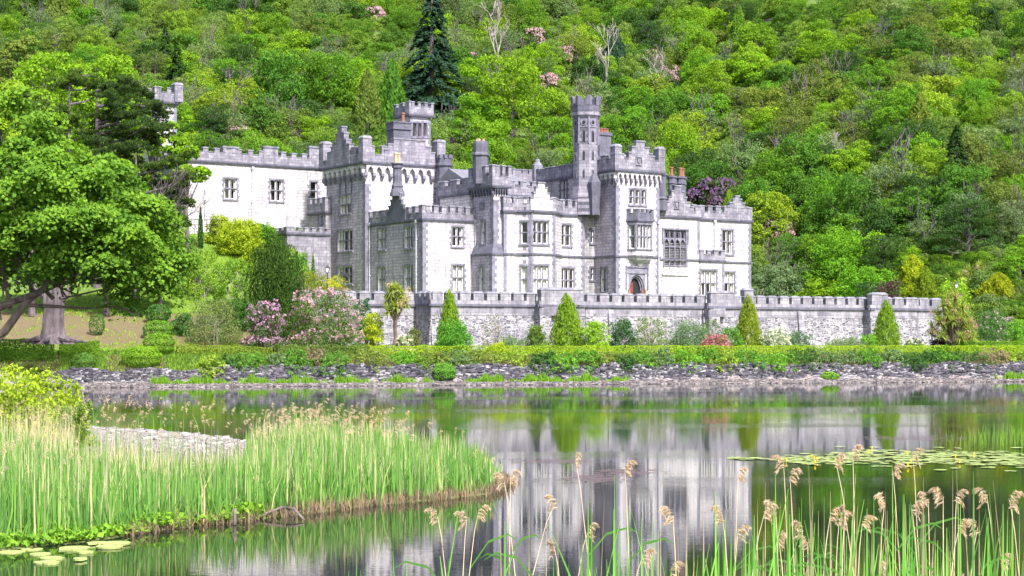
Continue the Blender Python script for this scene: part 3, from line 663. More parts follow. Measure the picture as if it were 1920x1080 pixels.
post(mb, uG-q+.36, vG-q+.36, .38, zG+.01, K.Z(272, uG, vG)); post(mb, uG1+q-.36, vG-q+.36, .38, zG+.01, K.Z(277, uG1, vG)); post(mb, uG1+q-.36, -9, .38, zG+.01, zG+2.2)
mb.build('corner_merlon', [M['parapet'], M['cap']], castle)
e = EG[1]; am = e.a(1196); gable(e, castle, am, [(0, zG+.015), (1.35, e.z(287, am)), (1.0, e.z(276, am)), (.5, e.z(265, am))], -.05, .42)
s_ = Edge(K, e.pt(0, .42, 0)[:2], e.pt(e.L, .42, 0)[:2]); shield(s_, castle, 1192, 1203, 294, 310)
mb = MB(); quoins(mb, PG[1], EG[0], EG[1], G0, zG-1.5, .5, .32, .32); quoins(mb, PG[2], EG[1], EG[2], G0, zG-1.5, .4, .25, .32); mb.build('quoin', M['quoin'], castle)
string(EG, (0, 1, 2), castle, K.Z(480, uG, vG))
# doorway: pointed arch orders, hood, shafts, open red leaf
a0, a1, dz0, dz1 = hd; hw = (a1-a0)/2; ca = (a0+a1)/2
dr = MB()
for k, (o_, nn) in enumerate(((0.0, -.30), (.16, -.16), (.32, -.04))):   # spandrels, stepping outwards
    hwk = hw-.36+o_*.95; zsp = dz1-1.55; zap = dz1-.42+o_*.9
    for sg in (-1, 1):
        arc = [(ca+sg*hwk*(1-(q_/6)**1.7), zsp+(zap-zsp)*math.sin(q_/6*math.pi/2)) for q_ in range(7)]
        pts = arc+[(ca, dz1), (ca+sg*hw, dz1), (ca+sg*hw, dz0), (ca+sg*hwk, dz0)]
        if sg > 0: pts = pts[::-1]
        e.plate(dr, pts[::-1], nn-.14, nn+.0)
e.box(dr, a0-.32, a0-.18, 0, .12, dz1-1.5, dz1+.55); e.box(dr, a1+.18, a1+.32, 0, .12, dz1-1.5, dz1+.55); e.box(dr, a0-.32, a1+.32, 0, .14, dz1+.55, dz1+.72)
e.box(dr, a0-.18, a1+.18, 0, .05, dz1, dz1+.5)
door = dr.build('doorway', M['quoin'], castle)
for sg in (-1, 1):
    for k in range(3):
        mb = MB(); a_ = ca+sg*(hw-.28+.13*k); p_ = e.pt(a_, -.14+.1*k, 0); mb.lathe(p_[0], p_[1], [(dz0, .1), (dz0+.15, .06), (dz1-1.65, .055), (dz1-1.5, .1)], 8); mb.build('shaft', M['redstone'], door)
lf = MB(); p0 = e.pt(ca-hw+.38, -.36, 0); e2 = Edge(K, (p0[0], p0[1]), (p0[0]+e.t[0]*.35-e.n[0]*.62, p0[1]+e.t[1]*.35-e.n[1]*.62))
lf2 = Edge(K, e.pt(ca-hw+.34, -.4, 0)[:2], e.pt(ca-hw+.75, -.3, 0)[:2])
lf2.box(lf, 0, lf2.L, -.03, .03, dz0, dz1-.85)
for k in range(4): lf2.box(lf, .05+.1*k, .1+.1*k, .03, .045, dz0+.1, dz1-1.0)
lf.build('door_leaf', M['door'], door)
# oriel
vO = vG-.75; ou0, ou1 = K.U(1177, vG), K.U(1220, vG); fu0, fu1 = K.U(1183, vO), K.U(1214, vO)
PO = [(ou0, vG+.1), (ou0, vG), (ou0+.42, vO), (ou1-.42, vO), (ou1, vG), (ou1, vG+.1)]; EO = edges(K, PO)
zo0, zo1 = Zf(480, 1198, vO), Zf(411, 1198, vO)
ho = {}
ho[2] = [(.12, EO[2].L-.12, Zf(466, 1198, vO), Zf(421, 1198, vO))]
ho[1] = [(.12, EO[1].L-.1, Zf(466, 1198, vO), Zf(421, 1198, vO))]; ho[3] = [(.1, EO[3].L-.12, Zf(466, 1198, vO), Zf(421, 1198, vO))]
oriel, _ = block('oriel', K, PO, zo0, zo1, castle, M['ashlar'], ho)
for i, n_ in ((1, 1), (2, 4), (3, 1)): window(EO[i], castle, ho[i][0], n_, 1, 1, False, True, sill=False)
parapet(EO, (1, 2, 3), castle, zo1, Zf(400, 1198, vO), Zf(391.5, 1198, vO), proud=.12, thick=.2, counts=[2, 4, 2], mat='trim', name='oriel_battlement')
string(EO, (1, 2, 3), castle, Zf(468, 1198, vO), out=.08, h=.12); string(EO, (1, 2, 3), castle, zo0, out=.1, h=.14)
mb = MB()
lv_ = [(zo0-.07, 1.0), (zo0-.35, .85), (zo0-.65, .45), (zo0-1.0, .18)]
uc_ = (ou0+ou1)/2
for (za_, ka), (zb_, kb) in zip(lv_, lv_[1:]):
    f1 = [(uc_+(u-uc_)*ka, vG+(v-vG)*ka) for u, v in PO[1:5]]; f0 = [(uc_+(u-uc_)*kb, vG+(v-vG)*kb) for u, v in PO[1:5]]
    mb.prism([(u, v, zb_) for u, v in f0], [(u, v, za_) for u, v in f1])
mb.build('oriel_corbel', M['ashlar'], castle)
# --- octagonal turret on the tower's left corner
vT = -11.9; uT = K.U(1098.5, vT); rt = (1122-1075)/2/F*K.D(uT, vT)*1.04
zt = lambda y: K.Z(y, uT, vT)
mb = MB()
mb.lathe(uT, vT, [(zt(404), rt*1.15), (zt(372), rt*1.15), (zt(350), rt*1.0), (zt(224), rt*.97), (zt(220), rt*1.1), (zt(218), rt*1.17), (zt(212), rt*1.17), (zt(211), rt*1.12)], 8)
mb.lathe(uT, vT, [(zt(241), rt*1.02), (zt(239), rt*1.02)], 8); 
tur = mb.build('octagonal_turret', M['parapet'], castle)
oc = [(uT+rt*1.17*math.cos(math.pi/8+k*math.pi/4), vT+rt*1.17*math.sin(math.pi/8+k*math.pi/4)) for k in range(8)]
EOc = edges(K, oc); mb = MB()
for k, e_ in enumerate(EOc):
    e_.box(mb, 0.01, e_.L-.01, -.3, 0, zt(211), zt(200)+.003*k)
    e_.plate(mb, [(0.0, zt(200)), (e_.L*.30, zt(200)), (e_.L*.30, zt(185)), (.12, zt(181)), (0.0, zt(183))][::-1][::-1], -.28, .03)
    e_.plate(mb, [(e_.L*.70, zt(200)), (e_.L, zt(200)), (e_.L, zt(183)), (e_.L-.12, zt(181)), (e_.L*.70, zt(185))], -.28, .03)
mb.build('battlement', [M['trim']], tur)
oc2 = [(uT+rt*.975*math.cos(math.pi/8+k*math.pi/4), vT+rt*.975*math.sin(math.pi/8+k*math.pi/4)) for k in range(8)]
for e_ in edges(K, oc2):
    mb = MB(); c_ = e_.L/2
    for y0, y1, w_ in ((246, 268, .13), (283, 302, .09), (318, 336, .07)):
        e_.plate(mb, [(c_-w_, zt(y1)), (c_+w_, zt(y1)), (c_+w_, zt(y0+5)), (c_, zt(y0)), (c_-w_, zt(y0+5))], .0, .03, 1)
        e_.box(mb, c_-w_-.05, c_-w_, 0, .06, zt(y1), zt(y0+4)); e_.box(mb, c_+w_, c_+w_+.05, 0, .06, zt(y1), zt(y0+4))
    ring = [(c_+.30*math.cos(t_*math.pi/5), zt(232)+.30*math.sin(t_*math.pi/5)) for t_ in range(10)]
    e_.plate(mb, ring, 0, .05); ring = [(c_+.19*math.cos(t_*math.pi/2+math.pi/2), zt(232)+.22*math.sin(t_*math.pi/2+math.pi/2)) for t_ in range(4)]; e_.plate(mb, ring, .05, .07, 1)
    e_.box(mb, -.07, .07, -.02, .07, zt(272), zt(222))
    mb.build('blind_panel', [M['quoin'], M['dark']], tur)
mb = MB(); mb.lathe(uT-.1, vT-1.5, [(zt(405), .45), (zt(345), .62), (zt(330), .25), (zt(328), .05)], 6); mb.build('buttress', M['trim'], castle)
mb = MB(); mb.tube([(uT+.9, vT, zt(190)), (uT+.9, vT, zt(168))], .025, 5); mb.build('lightning_rod', M['iron'], castle)
vK = -8.5; u0_, u1_ = K.U(1124, vK), K.U(1146, vK); mb = MB(); z_ = Zf(250, 1135, vK)
mb.box(u0_, u1_, vK, vK+1.6, zG-1, z_-.2); mb.box(u0_-.1, u1_+.1, vK-.1, vK+1.7, z_-.2, z_+.1); ch = mb.build('chimney', M['trim'], castle)
pots(ch, [(u0_+.2+.33*k, vK+.4, z_+.1) for k in range(4)], 'pot', .19, .42)
mb = MB(); uS = K.U(1241.5, -13.2); zz = [K.Z(y, uS, -13.2) for y in (395, 375, 369, 332, 328, 325)]
mb.lathe(uS, -13.2, [(zz[0], .52), (zz[1], .52), (zz[1]+.1, .62), (zz[2], .42), (zz[3], .42), (zz[4], .55), (zz[5], .52)], 8); mb.build('angle_shaft', M['trim'], castle)
# --- H: gabled hall with the great window
vH = -13.0; uH1 = K.U(1312, vH); PH = [(uG1-.5, -7), (uG1-.5, vH), (uH1, vH), (uH1, -7)]; EH = edges(K, PH); zH = Zf(405, 1270, vH)
eh = EH[1]; hh_ = hole(eh, 1245.5, 1286, 431, 497)
block('hall_wall', K, PH, G0, zH, castle, M['ashlar'], {1: [hh_]})
a0, a1, z0, z1 = hh_
mb = MB(); fw = .16
eh.box(mb, a0-fw, a0, 0, .06, z0, z1); eh.box(mb, a1, a1+fw, 0, .06, z0, z1); eh.box(mb, a0-.3, a1+.3, 0, .14, z1, z1+.14)
eh.box(mb, a0-.3, a0-.16, 0, .12, z1-1.3, z1); eh.box(mb, a1+.16, a1+.3, 0, .12, z1-1.3, z1)
eh.box(mb, a0-.16, a1+.16, 0, .1, z0-.12, z0)
wl_ = (a1-a0)/4; zt1 = z0+(z1-z0)*.52; zt2 = z0+(z1-z0)*.74
for k in range(1, 4): eh.box(mb, a0+k*wl_-.045, a0+k*wl_+.045, -.3, -.03, z0, z1)
for k in range(8): eh.box(mb, a0+(k+.5)*wl_/2*1.0-.02, a0+(k+.5)*wl_/2+.02, -.22, -.06, zt2+.05, z1)
for z_ in (zt1, ): eh.box(mb, a0, a1, -.29, -.04, z_-.05, z_+.05)
for k in range(4):
    c_ = a0+(k+.5)*wl_; hwk = wl_/2-.045
    for sg in (-1, 1):
        pts = [(c_+sg*hwk, zt2-.45), (c_+sg*hwk*.7, zt2-.22), (c_+sg*hwk*.25, zt2-.05), (c_, zt2), (c_, zt2+.1), (c_+sg*hwk, zt2+.1)]
        eh.plate(mb, pts if sg < 0 else pts[::-1], -.26, -.05)
    for j in (-1, 1):
        for sg in (-1, 1):
            cc = c_+j*hwk/2; h2 = hwk/2-.015; pts = [(cc+sg*h2, z1-.3), (cc+sg*h2*.5, z1-.08), (cc, z1-.01), (cc+sg*h2, z1-.005)]
            eh.plate(mb, pts if sg < 0 else pts[::-1], -.24, -.06)
gw = mb.build('great_window', M['quoin'], castle)
g_ = MB(); g_.poly([eh.pt(a0, -.2, z0), eh.pt(a1, -.2, z0), eh.pt(a1, -.2, z1), eh.pt(a0, -.2, z1)]); g_.build('pane', M['glass'], gw)
g_ = MB()
for k in range(4):
    z_ = z0+.12
    while z_ < zt2-.4: eh.box(g_, a0+k*wl_+.05, a0+(k+1)*wl_-.05, -.19, -.17, z_, z_+.025); z_ += .15
g_.build('glazing_bar', M['pipe'], gw)
pn = MB(); zp1, zp0 = z0-.14, z0-.85
for k in range(5): eh.box(pn, a0+(k-.0)*wl_-.04, a0+k*wl_+.04, 0, .06, zp0, zp1)
for k in range(4):
    c_ = a0+(k+.5)*wl_; rg = [(c_+.19*math.cos(t_*math.pi/4), (zp0+zp1)/2+.22*math.sin(t_*math.pi/4)) for t_ in range(8)]; eh.plate(pn, rg, 0, .05)
eh.box(pn, a0-.3, a1+.3, 0, .13, zp0-.16, zp0); pn.build('carved_panel', M['ashlar'], castle)
parapet(EH, (1,), castle, zH, Zf(395, 1270, vH), Zf(383, 1270, vH), proud=.1, counts=[6])
am = eh.a(1269); gable(eh, castle, am, [(0, zH+.01), (2.0, eh.z(386, am)), (1.5, eh.z(378, am)), (1.1, eh.z(369, am)), (.75, eh.z(358, am)), (.4, eh.z(348, am))], -.2, .16)
s_ = Edge(K, eh.pt(0, .16, 0)[:2], eh.pt(eh.L, .16, 0)[:2]); shield(s_, castle, 1263, 1273, 377, 392)
string(EH, (1,), castle, Zf(486, 1245, vH)+.0)
vJ = -11.6; mb = MB()
zz = [Zf(y, 1272, vJ) for y in (392, 346, 343, 336, 334, 330.5)]
cu = [(K.U(px, vJ), vJ+(.4 if k % 2 else 0)) for k, px in enumerate((1259, 1267.5, 1276, 1285))]
for u_, v_ in cu: mb.lathe(u_, v_, [(zz[0], .34), (zz[1], .34), (zz[1]+.05, .42), (zz[2], .42), (zz[2]+.05, .36), (zz[3], .36), (zz[4], .46), (zz[5], .46)], 8)
mb.box(cu[0][0]-.4, cu[3][0]+.4, vJ-.4, vJ+.9, zH-.5, zz[0]); ch = mb.build('chimney', M['trim'], castle)
pots(ch, [(u_, v_, zz[5]) for u_, v_ in (cu[0], cu[2], cu[3])], 'pot', .19, .85)
# --- I: right end and the low bay before it
vI = -11.1; uI1 = K.U(1408, vI); PI = [(uH1-.4, -3), (uH1-.4, vI), (uI1, vI), (uI1, -3)]; EI = edges(K, PI); zI = Zf(411, 1360, vI)
ei = EI[1]; wi = [(1312, 1318, 430, 467, 1, 1), (1354.5, 1373.5, 431.5, 476, 2, 1), (1358.5, 1377, 510.5, 553, 2, 3)]
block('east_wing_wall', K, PI, G0, zI, castle, M['ashlar'], {1: [hole(ei, *x[:4]) for x in wi[1:]]})
for x in wi[1:]: window(ei, castle, hole(ei, *x[:4]), x[4], x[5])
parapet(EI, (1, 2), castle, zI, Zf(399, 1360, vI), Zf(387, 1360, vI), proud=.1, counts=[9, 8])
am = ei.a(1381); gable(ei, castle, am, [(0, zI+.012), (1.35, ei.z(387, am)), (1.0, ei.z(380, am)), (.55, ei.z(373, am)), (.3, ei.z(367, am))], -.2, .12)
string(EI, (1, 2), castle, Zf(492, 1380, vI))
mb = MB(); quoins(mb, PI[2], EI[1], EI[2], G0, zI-.3, .4, .3); mb.build('quoin', M['quoin'], castle)
vI2 = -13.05; uJ = K.U(1358, vI2); PJ = [(uH1+.02, vI+.1), (uH1+.02, vI2), (uJ, vI2), (uJ, vI+.1)]; EJ = edges(K, PJ); zJ = Zf(487, 1335, vI2)
hj = hole(EJ[1], 1314.5, 1343, 507, 556)
block('low_bay_wall', K, PJ, G0, zJ, castle, M['ashlar'], {1: [hj]}); window(EJ[1], castle, hj, 3, 3)
parapet(EJ, (1, 2), castle, zJ, Zf(478, 1335, vI2), Zf(469, 1335, vI2), proud=.08, thick=.25, counts=[4, 2])
mb = MB(); quoins(mb, PH[2], EH[1], EH[2], zJ+.5, zH-.3, .3, .3); quoins(mb, PJ[2], EJ[1], EJ[2], G0, zJ-.3, .3, .3); mb.build('quoin', M['quoin'], castle)
pipe(ei, castle, 1339, 418, 470); pipe(EG[1], castle, 1234, 420, 555)
# --- the pale wing far left, set back
vW = 12.6; uW0, uW1 = K.U(352, vW), K.U(612, vW); PW = [(uW0, vW+9), (uW0, vW), (uW1, vW), (uW1, vW+9)]; EW = edges(K, PW); zW = Zf(306.5, 480, vW)
ew = EW[1]; ww = [(420.5, 444, 335, 373, 2, 1), (507, 530, 338, 377, 2, 1), (582, 594, 341, 375, 1, 0)]
block('north_wing_wall', K, PW, 10, zW, castle, M['ashlar'], {1: [hole(ew, *x[:4]) for x in ww]})
for x in ww: window(ew, castle, hole(ew, *x[:4]), x[4], x[5])
parapet(EW, (0, 1), castle, zW, Zf(291, 480, vW), Zf(282.5, 480, vW), proud=.15, thick=.45, counts=[7, 13], frac=.45, cor=.14)
for px in (431, 506, 592):
    mb = MB(); a = ew.a(px); ew.box(mb, a-.8, a+.8, -.36, .2, zW+.02, ew.z(278, a)); ew.box(mb, a-.86, a+.86, -.4, .26, ew.z(278, a), ew.z(278, a)+.18, 1)
    mb.build('tall_merlon', [M['parapet'], M['cap']], castle)
pipe(ew, castle, 473, 318, 420); pipe(ew, castle, 384, 376, 412)
PX = [(K.U(540, 6), 9), (K.U(540, 6), 6.2), (-.6, 6.2), (-.6, 9)]; EX = edges(K, PX); zX = Zf(436, 560, 6.2)
block('yard_wall', K, PX, G0, zX, castle, M['parapet']); parapet(EX, (0, 1), castle, zX, Zf(433, 560, 6.2), Zf(426, 560, 6.2), proud=.08, counts=[3, 6])

# --- far-left tower half hidden in the trees
K2 = Frame(-40.2, 196.0, math.radians(33)); far = empty('watch_tower', (K2.ox, K2.oy, 0), K2.ang)
tag(far, 'pale stone tower with battlements half hidden behind the dark pines', 'tower')
u0, u1 = K2.U(293, 0), K2.U(331, 0); PT = [(u0, 4), (u0, 0), (u1, 0), (u1, 4)]; ET = edges(K2, PT); zz_ = K2.Z(192, u1, 0)
block('tower_wall', K2, PT, 15, zz_, far, M['ashlar'], {}); parapet(ET, (0, 1, 2), far, zz_, K2.Z(176, u1, 0), K2.Z(166, u1, 0), proud=.3, counts=[3, 3, 3], frac=.35)
mb = MB(); post(mb, u1+.1, 0, .5, zz_, K2.Z(157, u1, 0), far)
mb = MB(); quoins(mb, PT[2], ET[1], ET[2], 18, zz_-.2, .5, .3, .35); mb.build('quoin', M['quoin'], far)

# ------------------------------------------------------------------ TERRACE WALL
KW = Frame(WO[0], WO[1], WA); tw = empty('terrace_wall', (KW.ox, KW.oy, 0), KW.ang)
tag(tw, 'long battlemented stone retaining wall with bastions holding up the castle terrace', 'wall')
W_seg = []     # footprint of the wall front, left to right, in (px, v)
pts_w = [(560, 3.2), (776, 3.2), (808, 0), (1009, 0), (1012, -1.0), (1083, -1.0), (1096, -1.0), (1098, 0), (1326, 0), (1329, -.9), (1413, -.9), (1417, 0.2), (1628, 0.2), (1632, -.9), (1718, -.9), (1722, .4), (1768, .4)]
def wp(px, v): return (KW.U(px, v), v)
front = [wp(*p) for p in pts_w]
front[1] = (front[2][0]+.0, 3.2)                              # the return at px 808 is square to the wall
zst = CH+68*147/F                                              # string course
zlo, zcr, ztp = zst-.85, zst+.42, zst+1.08
def wz(u): return 0.0
for (p, q_) in zip(front, front[1:]):
    e_ = Edge(KW, p, q_)
    if e_.L < .05: continue
fr_low, fr_band, fr_par = MB(), MB(), MB()
bat = .35
for i, (p, q_) in enumerate(zip(front, front[1:])):
    e_ = Edge(KW, p, q_)
    P0 = [e_.pt(-.0, bat, 1.2), e_.pt(e_.L, bat, 1.2), e_.pt(e_.L, -1.6, 1.2), e_.pt(0, -1.6, 1.2)]
    P1_ = [e_.pt(0, 0.0, zlo), e_.pt(e_.L, 0.0, zlo), e_.pt(e_.L, -1.6, zlo), e_.pt(0, -1.6, zlo)]
    if e_.L > 1.4: fr_low.prism(P0, P1_)
    else: e_.box(fr_low, -.05, e_.L+.05, -1.0, -.02, 1.2, zlo)
    e_.box(fr_band, -.02, e_.L+.02, -1.6+.01*i, .03, zlo, zst-.1)
    e_.box(fr_par, -.02, e_.L+.02, -.5, .05, zst-.1+.002*i, zcr)
    e_.box(fr_par, -.08, e_.L+.08, -.45, .17, zst-.1, zst+.09+.002*i, 2)
    n_ = max(1, int(round(e_.L/1.25)))
    if e_.L > 1.4:
        per = e_.L/n_
        for k in range(n_):
            s_, t_ = k*per+.14, k*per+per*.86
            A = [(s_, .05), (t_, .05), (t_, -.5), (s_, -.5)]; B = [(s_+.14, -.1), (t_-.14, -.1), (t_-.14, -.4), (s_+.14, -.4)]
            fr_par.prism([e_.pt(a, n__, zcr) for a, n__ in A], [e_.pt(a, n__, ztp-.08) for a, n__ in A], 0)
            A2 = [(s_-.04, .09), (t_+.04, .09), (t_+.04, -.54), (s_-.04, -.54)]
            fr_par.prism([e_.pt(a, n__, ztp-.08) for a, n__ in A2], [e_.pt(a, n__, ztp+.1) for a, n__ in B], 1)
fr_low.build('rubble_face', M['rubble'], tw); fr_band.build('ashlar_band', M['wallband'], tw); fr_par.build('battlement', [M['wallband'], M['cap'], M['trim']], tw)
for k, (a_, b_, hgt) in enumerate(((1014, 1092, .38), (1332, 1376, .32), (1395, 1412, .62), (1634, 1664, .4))):
    mb = MB(); v_ = -1.0 if k == 0 else -.9; u0, u1 = KW.U(a_, v_), KW.U(b_, v_)
    mb.box(u0, u1, v_-.08, v_+.62, zst+.1, ztp+hgt-.1); mb.prism([(u0-.06, v_-.14, ztp+hgt-.1), (u1+.06, v_-.14, ztp+hgt-.1), (u1+.06, v_+.68, ztp+hgt-.1), (u0-.06, v_+.68, ztp+hgt-.1)], [(u0+.2, v_+.1, ztp+hgt+.12), (u1-.2, v_+.1, ztp+hgt+.12), (u1-.2, v_+.45, ztp+hgt+.12), (u0+.2, v_+.45, ztp+hgt+.12)], 1)
    mb.build('raised_parapet', [M['wallband'], M['cap']], tw)
for px, v_ in ((1145, 0), (1322, -.1), (1500, .2)):
    mb = MB(); u_ = KW.U(px, v_); mb.prism([(u_-.35, v_-.75, 1.2), (u_+.35, v_-.75, 1.2), (u_+.35, v_, 1.2), (u_-.35, v_, 1.2)], [(u_-.3, v_-.12, zlo+.6), (u_+.3, v_-.12, zlo+.6), (u_+.3, v_+.02, zlo+.6), (u_-.3, v_+.02, zlo+.6)]); mb.build('buttress', M['wallband'], tw)
mb = MB(); e_ = Edge(KW, front[-1], (front[-1][0]+1.2, front[-1][1]+7)); e_.box(mb, 0, 8, -1.2, 0, 1.2, zst); e_.box(mb, 0, 8, -.5, .05, zst, zcr+.2); mb.build('return_wall', [M['rubble']], tw)

# ------------------------------------------------------------------ foliage machinery (numpy)
def npmesh(name, V, Fq, mats, tint=None, smooth=False, mi=None):
    """V (n,3); Fq (m,k) faces of equal size"""
    me = bpy.data.meshes.new(name); n = len(V); m_, k = Fq.shape
    me.vertices.add(n); me.vertices.foreach_set('co', np.ascontiguousarray(V, 'f').ravel())
    me.loops.add(m_*k); me.loops.foreach_set('vertex_index', np.ascontiguousarray(Fq, 'i').ravel())
    me.polygons.add(m_); me.polygons.foreach_set('loop_start', np.arange(0, m_*k, k, dtype='i'))
    if smooth: me.polygons.foreach_set('use_smooth', np.ones(m_, bool))
    if tint is not None:
        a = me.attributes.new('tint', 'FLOAT', 'POINT'); a.data.foreach_set('value', np.ascontiguousarray(tint, 'f'))
    for x in (mats if isinstance(mats, (list, tuple)) else [mats]): me.materials.append(x)
    if mi is not None: me.polygons.foreach_set('material_index', np.ascontiguousarray(mi, 'i'))
    me.update(calc_edges=True); return me
def unit(a): return a/np.maximum(np.linalg.norm(a, axis=1, keepdims=True), 1e-6)
def leaves(rs, P, Nn, size, asp=.6, along=None, flat_=.5, jit=.35, tint=None, tvar=.18):
    """rhombic leaf tufts at P facing Nn; returns V, F, tint"""
    n = len(P); nn = unit(Nn*flat_+rs.normal(0, 1, (n, 3))*(1-flat_)*.8)
    d = rs.normal(0, 1, (n, 3)) if along is None else along+rs.normal(0, jit, (n, 3))
    d = unit(d-nn*np.sum(d*nn, 1, keepdims=True)*(1.0 if along is None else .6)); s = unit(np.cross(nn, d))
    L_ = (size*rs.uniform(.6, 1.4, n))[:, None]
    V = np.empty((n, 4, 3)); V[:, 0] = P-d*L_*.5; V[:, 2] = P+d*L_*.5
    sag = nn*L_*.10
    V[:, 1] = P+s*L_*.5*asp+d*L_*.05-sag; V[:, 3] = P-s*L_*.5*asp+d*L_*.05-sag
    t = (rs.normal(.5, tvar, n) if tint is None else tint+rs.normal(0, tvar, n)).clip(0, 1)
    return V.reshape(-1, 3), np.arange(n*4).reshape(-1, 4), np.repeat(t, 4)
def join(parts):
    Vs, Fs, Ts = [], [], []; b = 0
    for V, F_, T in parts: Vs.append(V); Fs.append(F_+b); Ts.append(T); b += len(V)
    return np.concatenate(Vs), np.concatenate(Fs), np.concatenate(Ts)
def shell(rs, C, Rd, n, squash=.8, inner=.55, down=.35):
    """points through the outer skin of lobes; C (k,3), Rd (k,)"""
    w_ = Rd**2; idx = rs.choice(len(C), n, p=w_/w_.sum()); d = unit(rs.normal(0, 1, (n, 3)))
    lowm = d[:, 2] < -down; d[lowm, 2] *= -1
    r = Rd[idx]*(inner+(1-inner)*rs.uniform(0, 1, n)**.45)
    P = C[idx]+d*r[:, None]*np.array([1, 1, squash]); keep = np.ones(n, bool)
    for c, R_ in zip(C, Rd):
        q = (P-c)/np.array([1, 1, squash]); keep &= (np.linalg.norm(q, axis=1) > R_*.5)
    return P[keep], d[keep], idx[keep]
def clus(rs, C, Rd, n, per, sx, squash=.8, inner=.55, down=.35, flatz=.42):
    """leaf sprays: clusters of points scattered over the lobes"""
    P, d, ix = shell(rs, C, Rd, max(8, int(n/per*1.25)), squash, inner, down); k = rs.randint(0, len(P), n); sz = rs.uniform(.6, 1.35, len(P))[k][:, None]
    off = rs.normal(0, 1, (n, 3)).clip(-1.9, 1.9)*np.array([1, 1, flatz])*sx*sz; off[:, 2] -= (off[:, 0]**2+off[:, 1]**2)*.35/max(sx, .01)
    tv = rs.normal(0, .1, len(P))[k]+off[:, 2]/sx*.06
    return P[k]+off, unit(d[k]+off/sx*.25), ix[k], tv
def dome_lobes(rs, rx, h, k, lo=.25, rmin=.28, rmax=.45, sharp=1.0):
    C = []; Rd = []
    for i in range(k):
        a = i*2.399+rs.uniform(-.4, .4); t = (i+.5)/k
        z = h*(lo+(1-lo)*(1-t)**.8*.92); q = (z/h-lo)/(1-lo)
        rr_ = rx*(1-q**2)**.5*sharp*rs.uniform(.45, .85)
        C.append((rr_*math.cos(a), rr_*math.sin(a), z)); Rd.append(rx*rs.uniform(rmin, rmax)*(1-.25*q))
    C = np.array(C); Rd = np.array(Rd); C[:, 2] = np.minimum(C[:, 2], h-Rd*.8); return C, Rd
def crown_broad(seed, rx=1.0, h=1.6, k=16, n=2400, size=.085, lo=.3, flat_=.5, squash=.75, asp=.75, lowfill=True, inner=.6):
    rs = np.random.RandomState(seed); C, Rd = dome_lobes(rs, rx, h, k, lo, .20, .38); C[:, :2] *= rs.uniform(.75, 1.3, (len(C), 1)); C[:, 2] += rs.normal(0, .05, len(C))*h
    P, d, idx, tv = clus(rs, C, Rd, n, 26, rx*.075, squash, inner); lt = rs.normal(0, .05, len(C))[idx]
    parts = [leaves(rs, P, d+np.array([0, 0, .35]), size, asp, None, flat_, tint=.5+lt+tv, tvar=.13)]
    return join(parts)
def crown_conifer(seed, rx=1.0, h=3.0, n=2600, size=.12, tiers=16, droop=.25, dense=1.0, power=.9, base=.06):
    rs = np.random.RandomState(seed); Ps, Ds, Ns, Ts = [], [], [], []
    for t in range(tiers):
        q = t/tiers; z0 = h*(base+(1-base)*q); R_ = rx*(1-q)**power*rs.uniform(.8, 1.1)+.04; nb = max(4, int(9*(1-q)+4))
        for b in range(nb):
            a = rs.uniform(0, 6.283); Lb = R_*rs.uniform(.7, 1.1); m_ = max(5, int(n/tiers/nb*(.4+1.2*(1-q))))
            s = rs.uniform(.15, 1, m_)**.7; wd = Lb*.16*(1.1-s)
            off = rs.normal(0, 1, m_)*wd; z = z0+h*.03*np.sin(s*3)-droop*Lb*s**1.5+rs.normal(0, .02, m_)*rx
            ca, sa = math.cos(a), math.sin(a)
            Ps.append(np.stack([ca*Lb*s-sa*off, sa*Lb*s+ca*off, z], 1)); Ds.append(np.tile([ca, sa, -.25], (m_, 1)))
            Ns.append(np.tile([ca*.3, sa*.3, 1.0], (m_, 1))); Ts.append(np.full(m_, .45+rs.normal(0, .07))+.12*(s-.5))
    return leaves(rs, np.concatenate(Ps), np.concatenate(Ns), size, .4, np.concatenate(Ds), .7, .5, np.concatenate(Ts), .12)
def crown_cone(seed, rx, h, n, size, lumps=9, upright=1.0, power=.75, low=.25, asp=.45, bulge=.14):
    """dense upright conifer: sprays on a lumpy cone"""
    rs = np.random.RandomState(seed); z = rs.uniform(0, 1, n)**1.25; a = rs.uniform(0, 6.283, n)
    prof = np.minimum(1, (1-z)**power*1.12)*np.clip(.82+z/low*.3, 0, 1)
    ph = rs.uniform(0, 6.28, 8); lump = 1+bulge*(np.sin(lumps*a+ph[0]+z*9)*.5+np.sin(3*a+ph[1]+z*14)*.5+np.sin(5*a-z*21+ph[2])*.35)
    r = rx*prof*lump*(.72+.28*rs.uniform(0, 1, n)**.5); P = np.stack([r*np.cos(a), r*np.sin(a), z*h], 1)
    o = np.stack([np.cos(a), np.sin(a), np.full(n, .25)], 1); al = np.stack([np.cos(a)*.5, np.sin(a)*.5, np.full(n, upright)], 1)
    return leaves(rs, P, o, size, asp, al, .6, .25, .5+.35*(lump-1)/bulge*.5-.1+.15*z, .13)
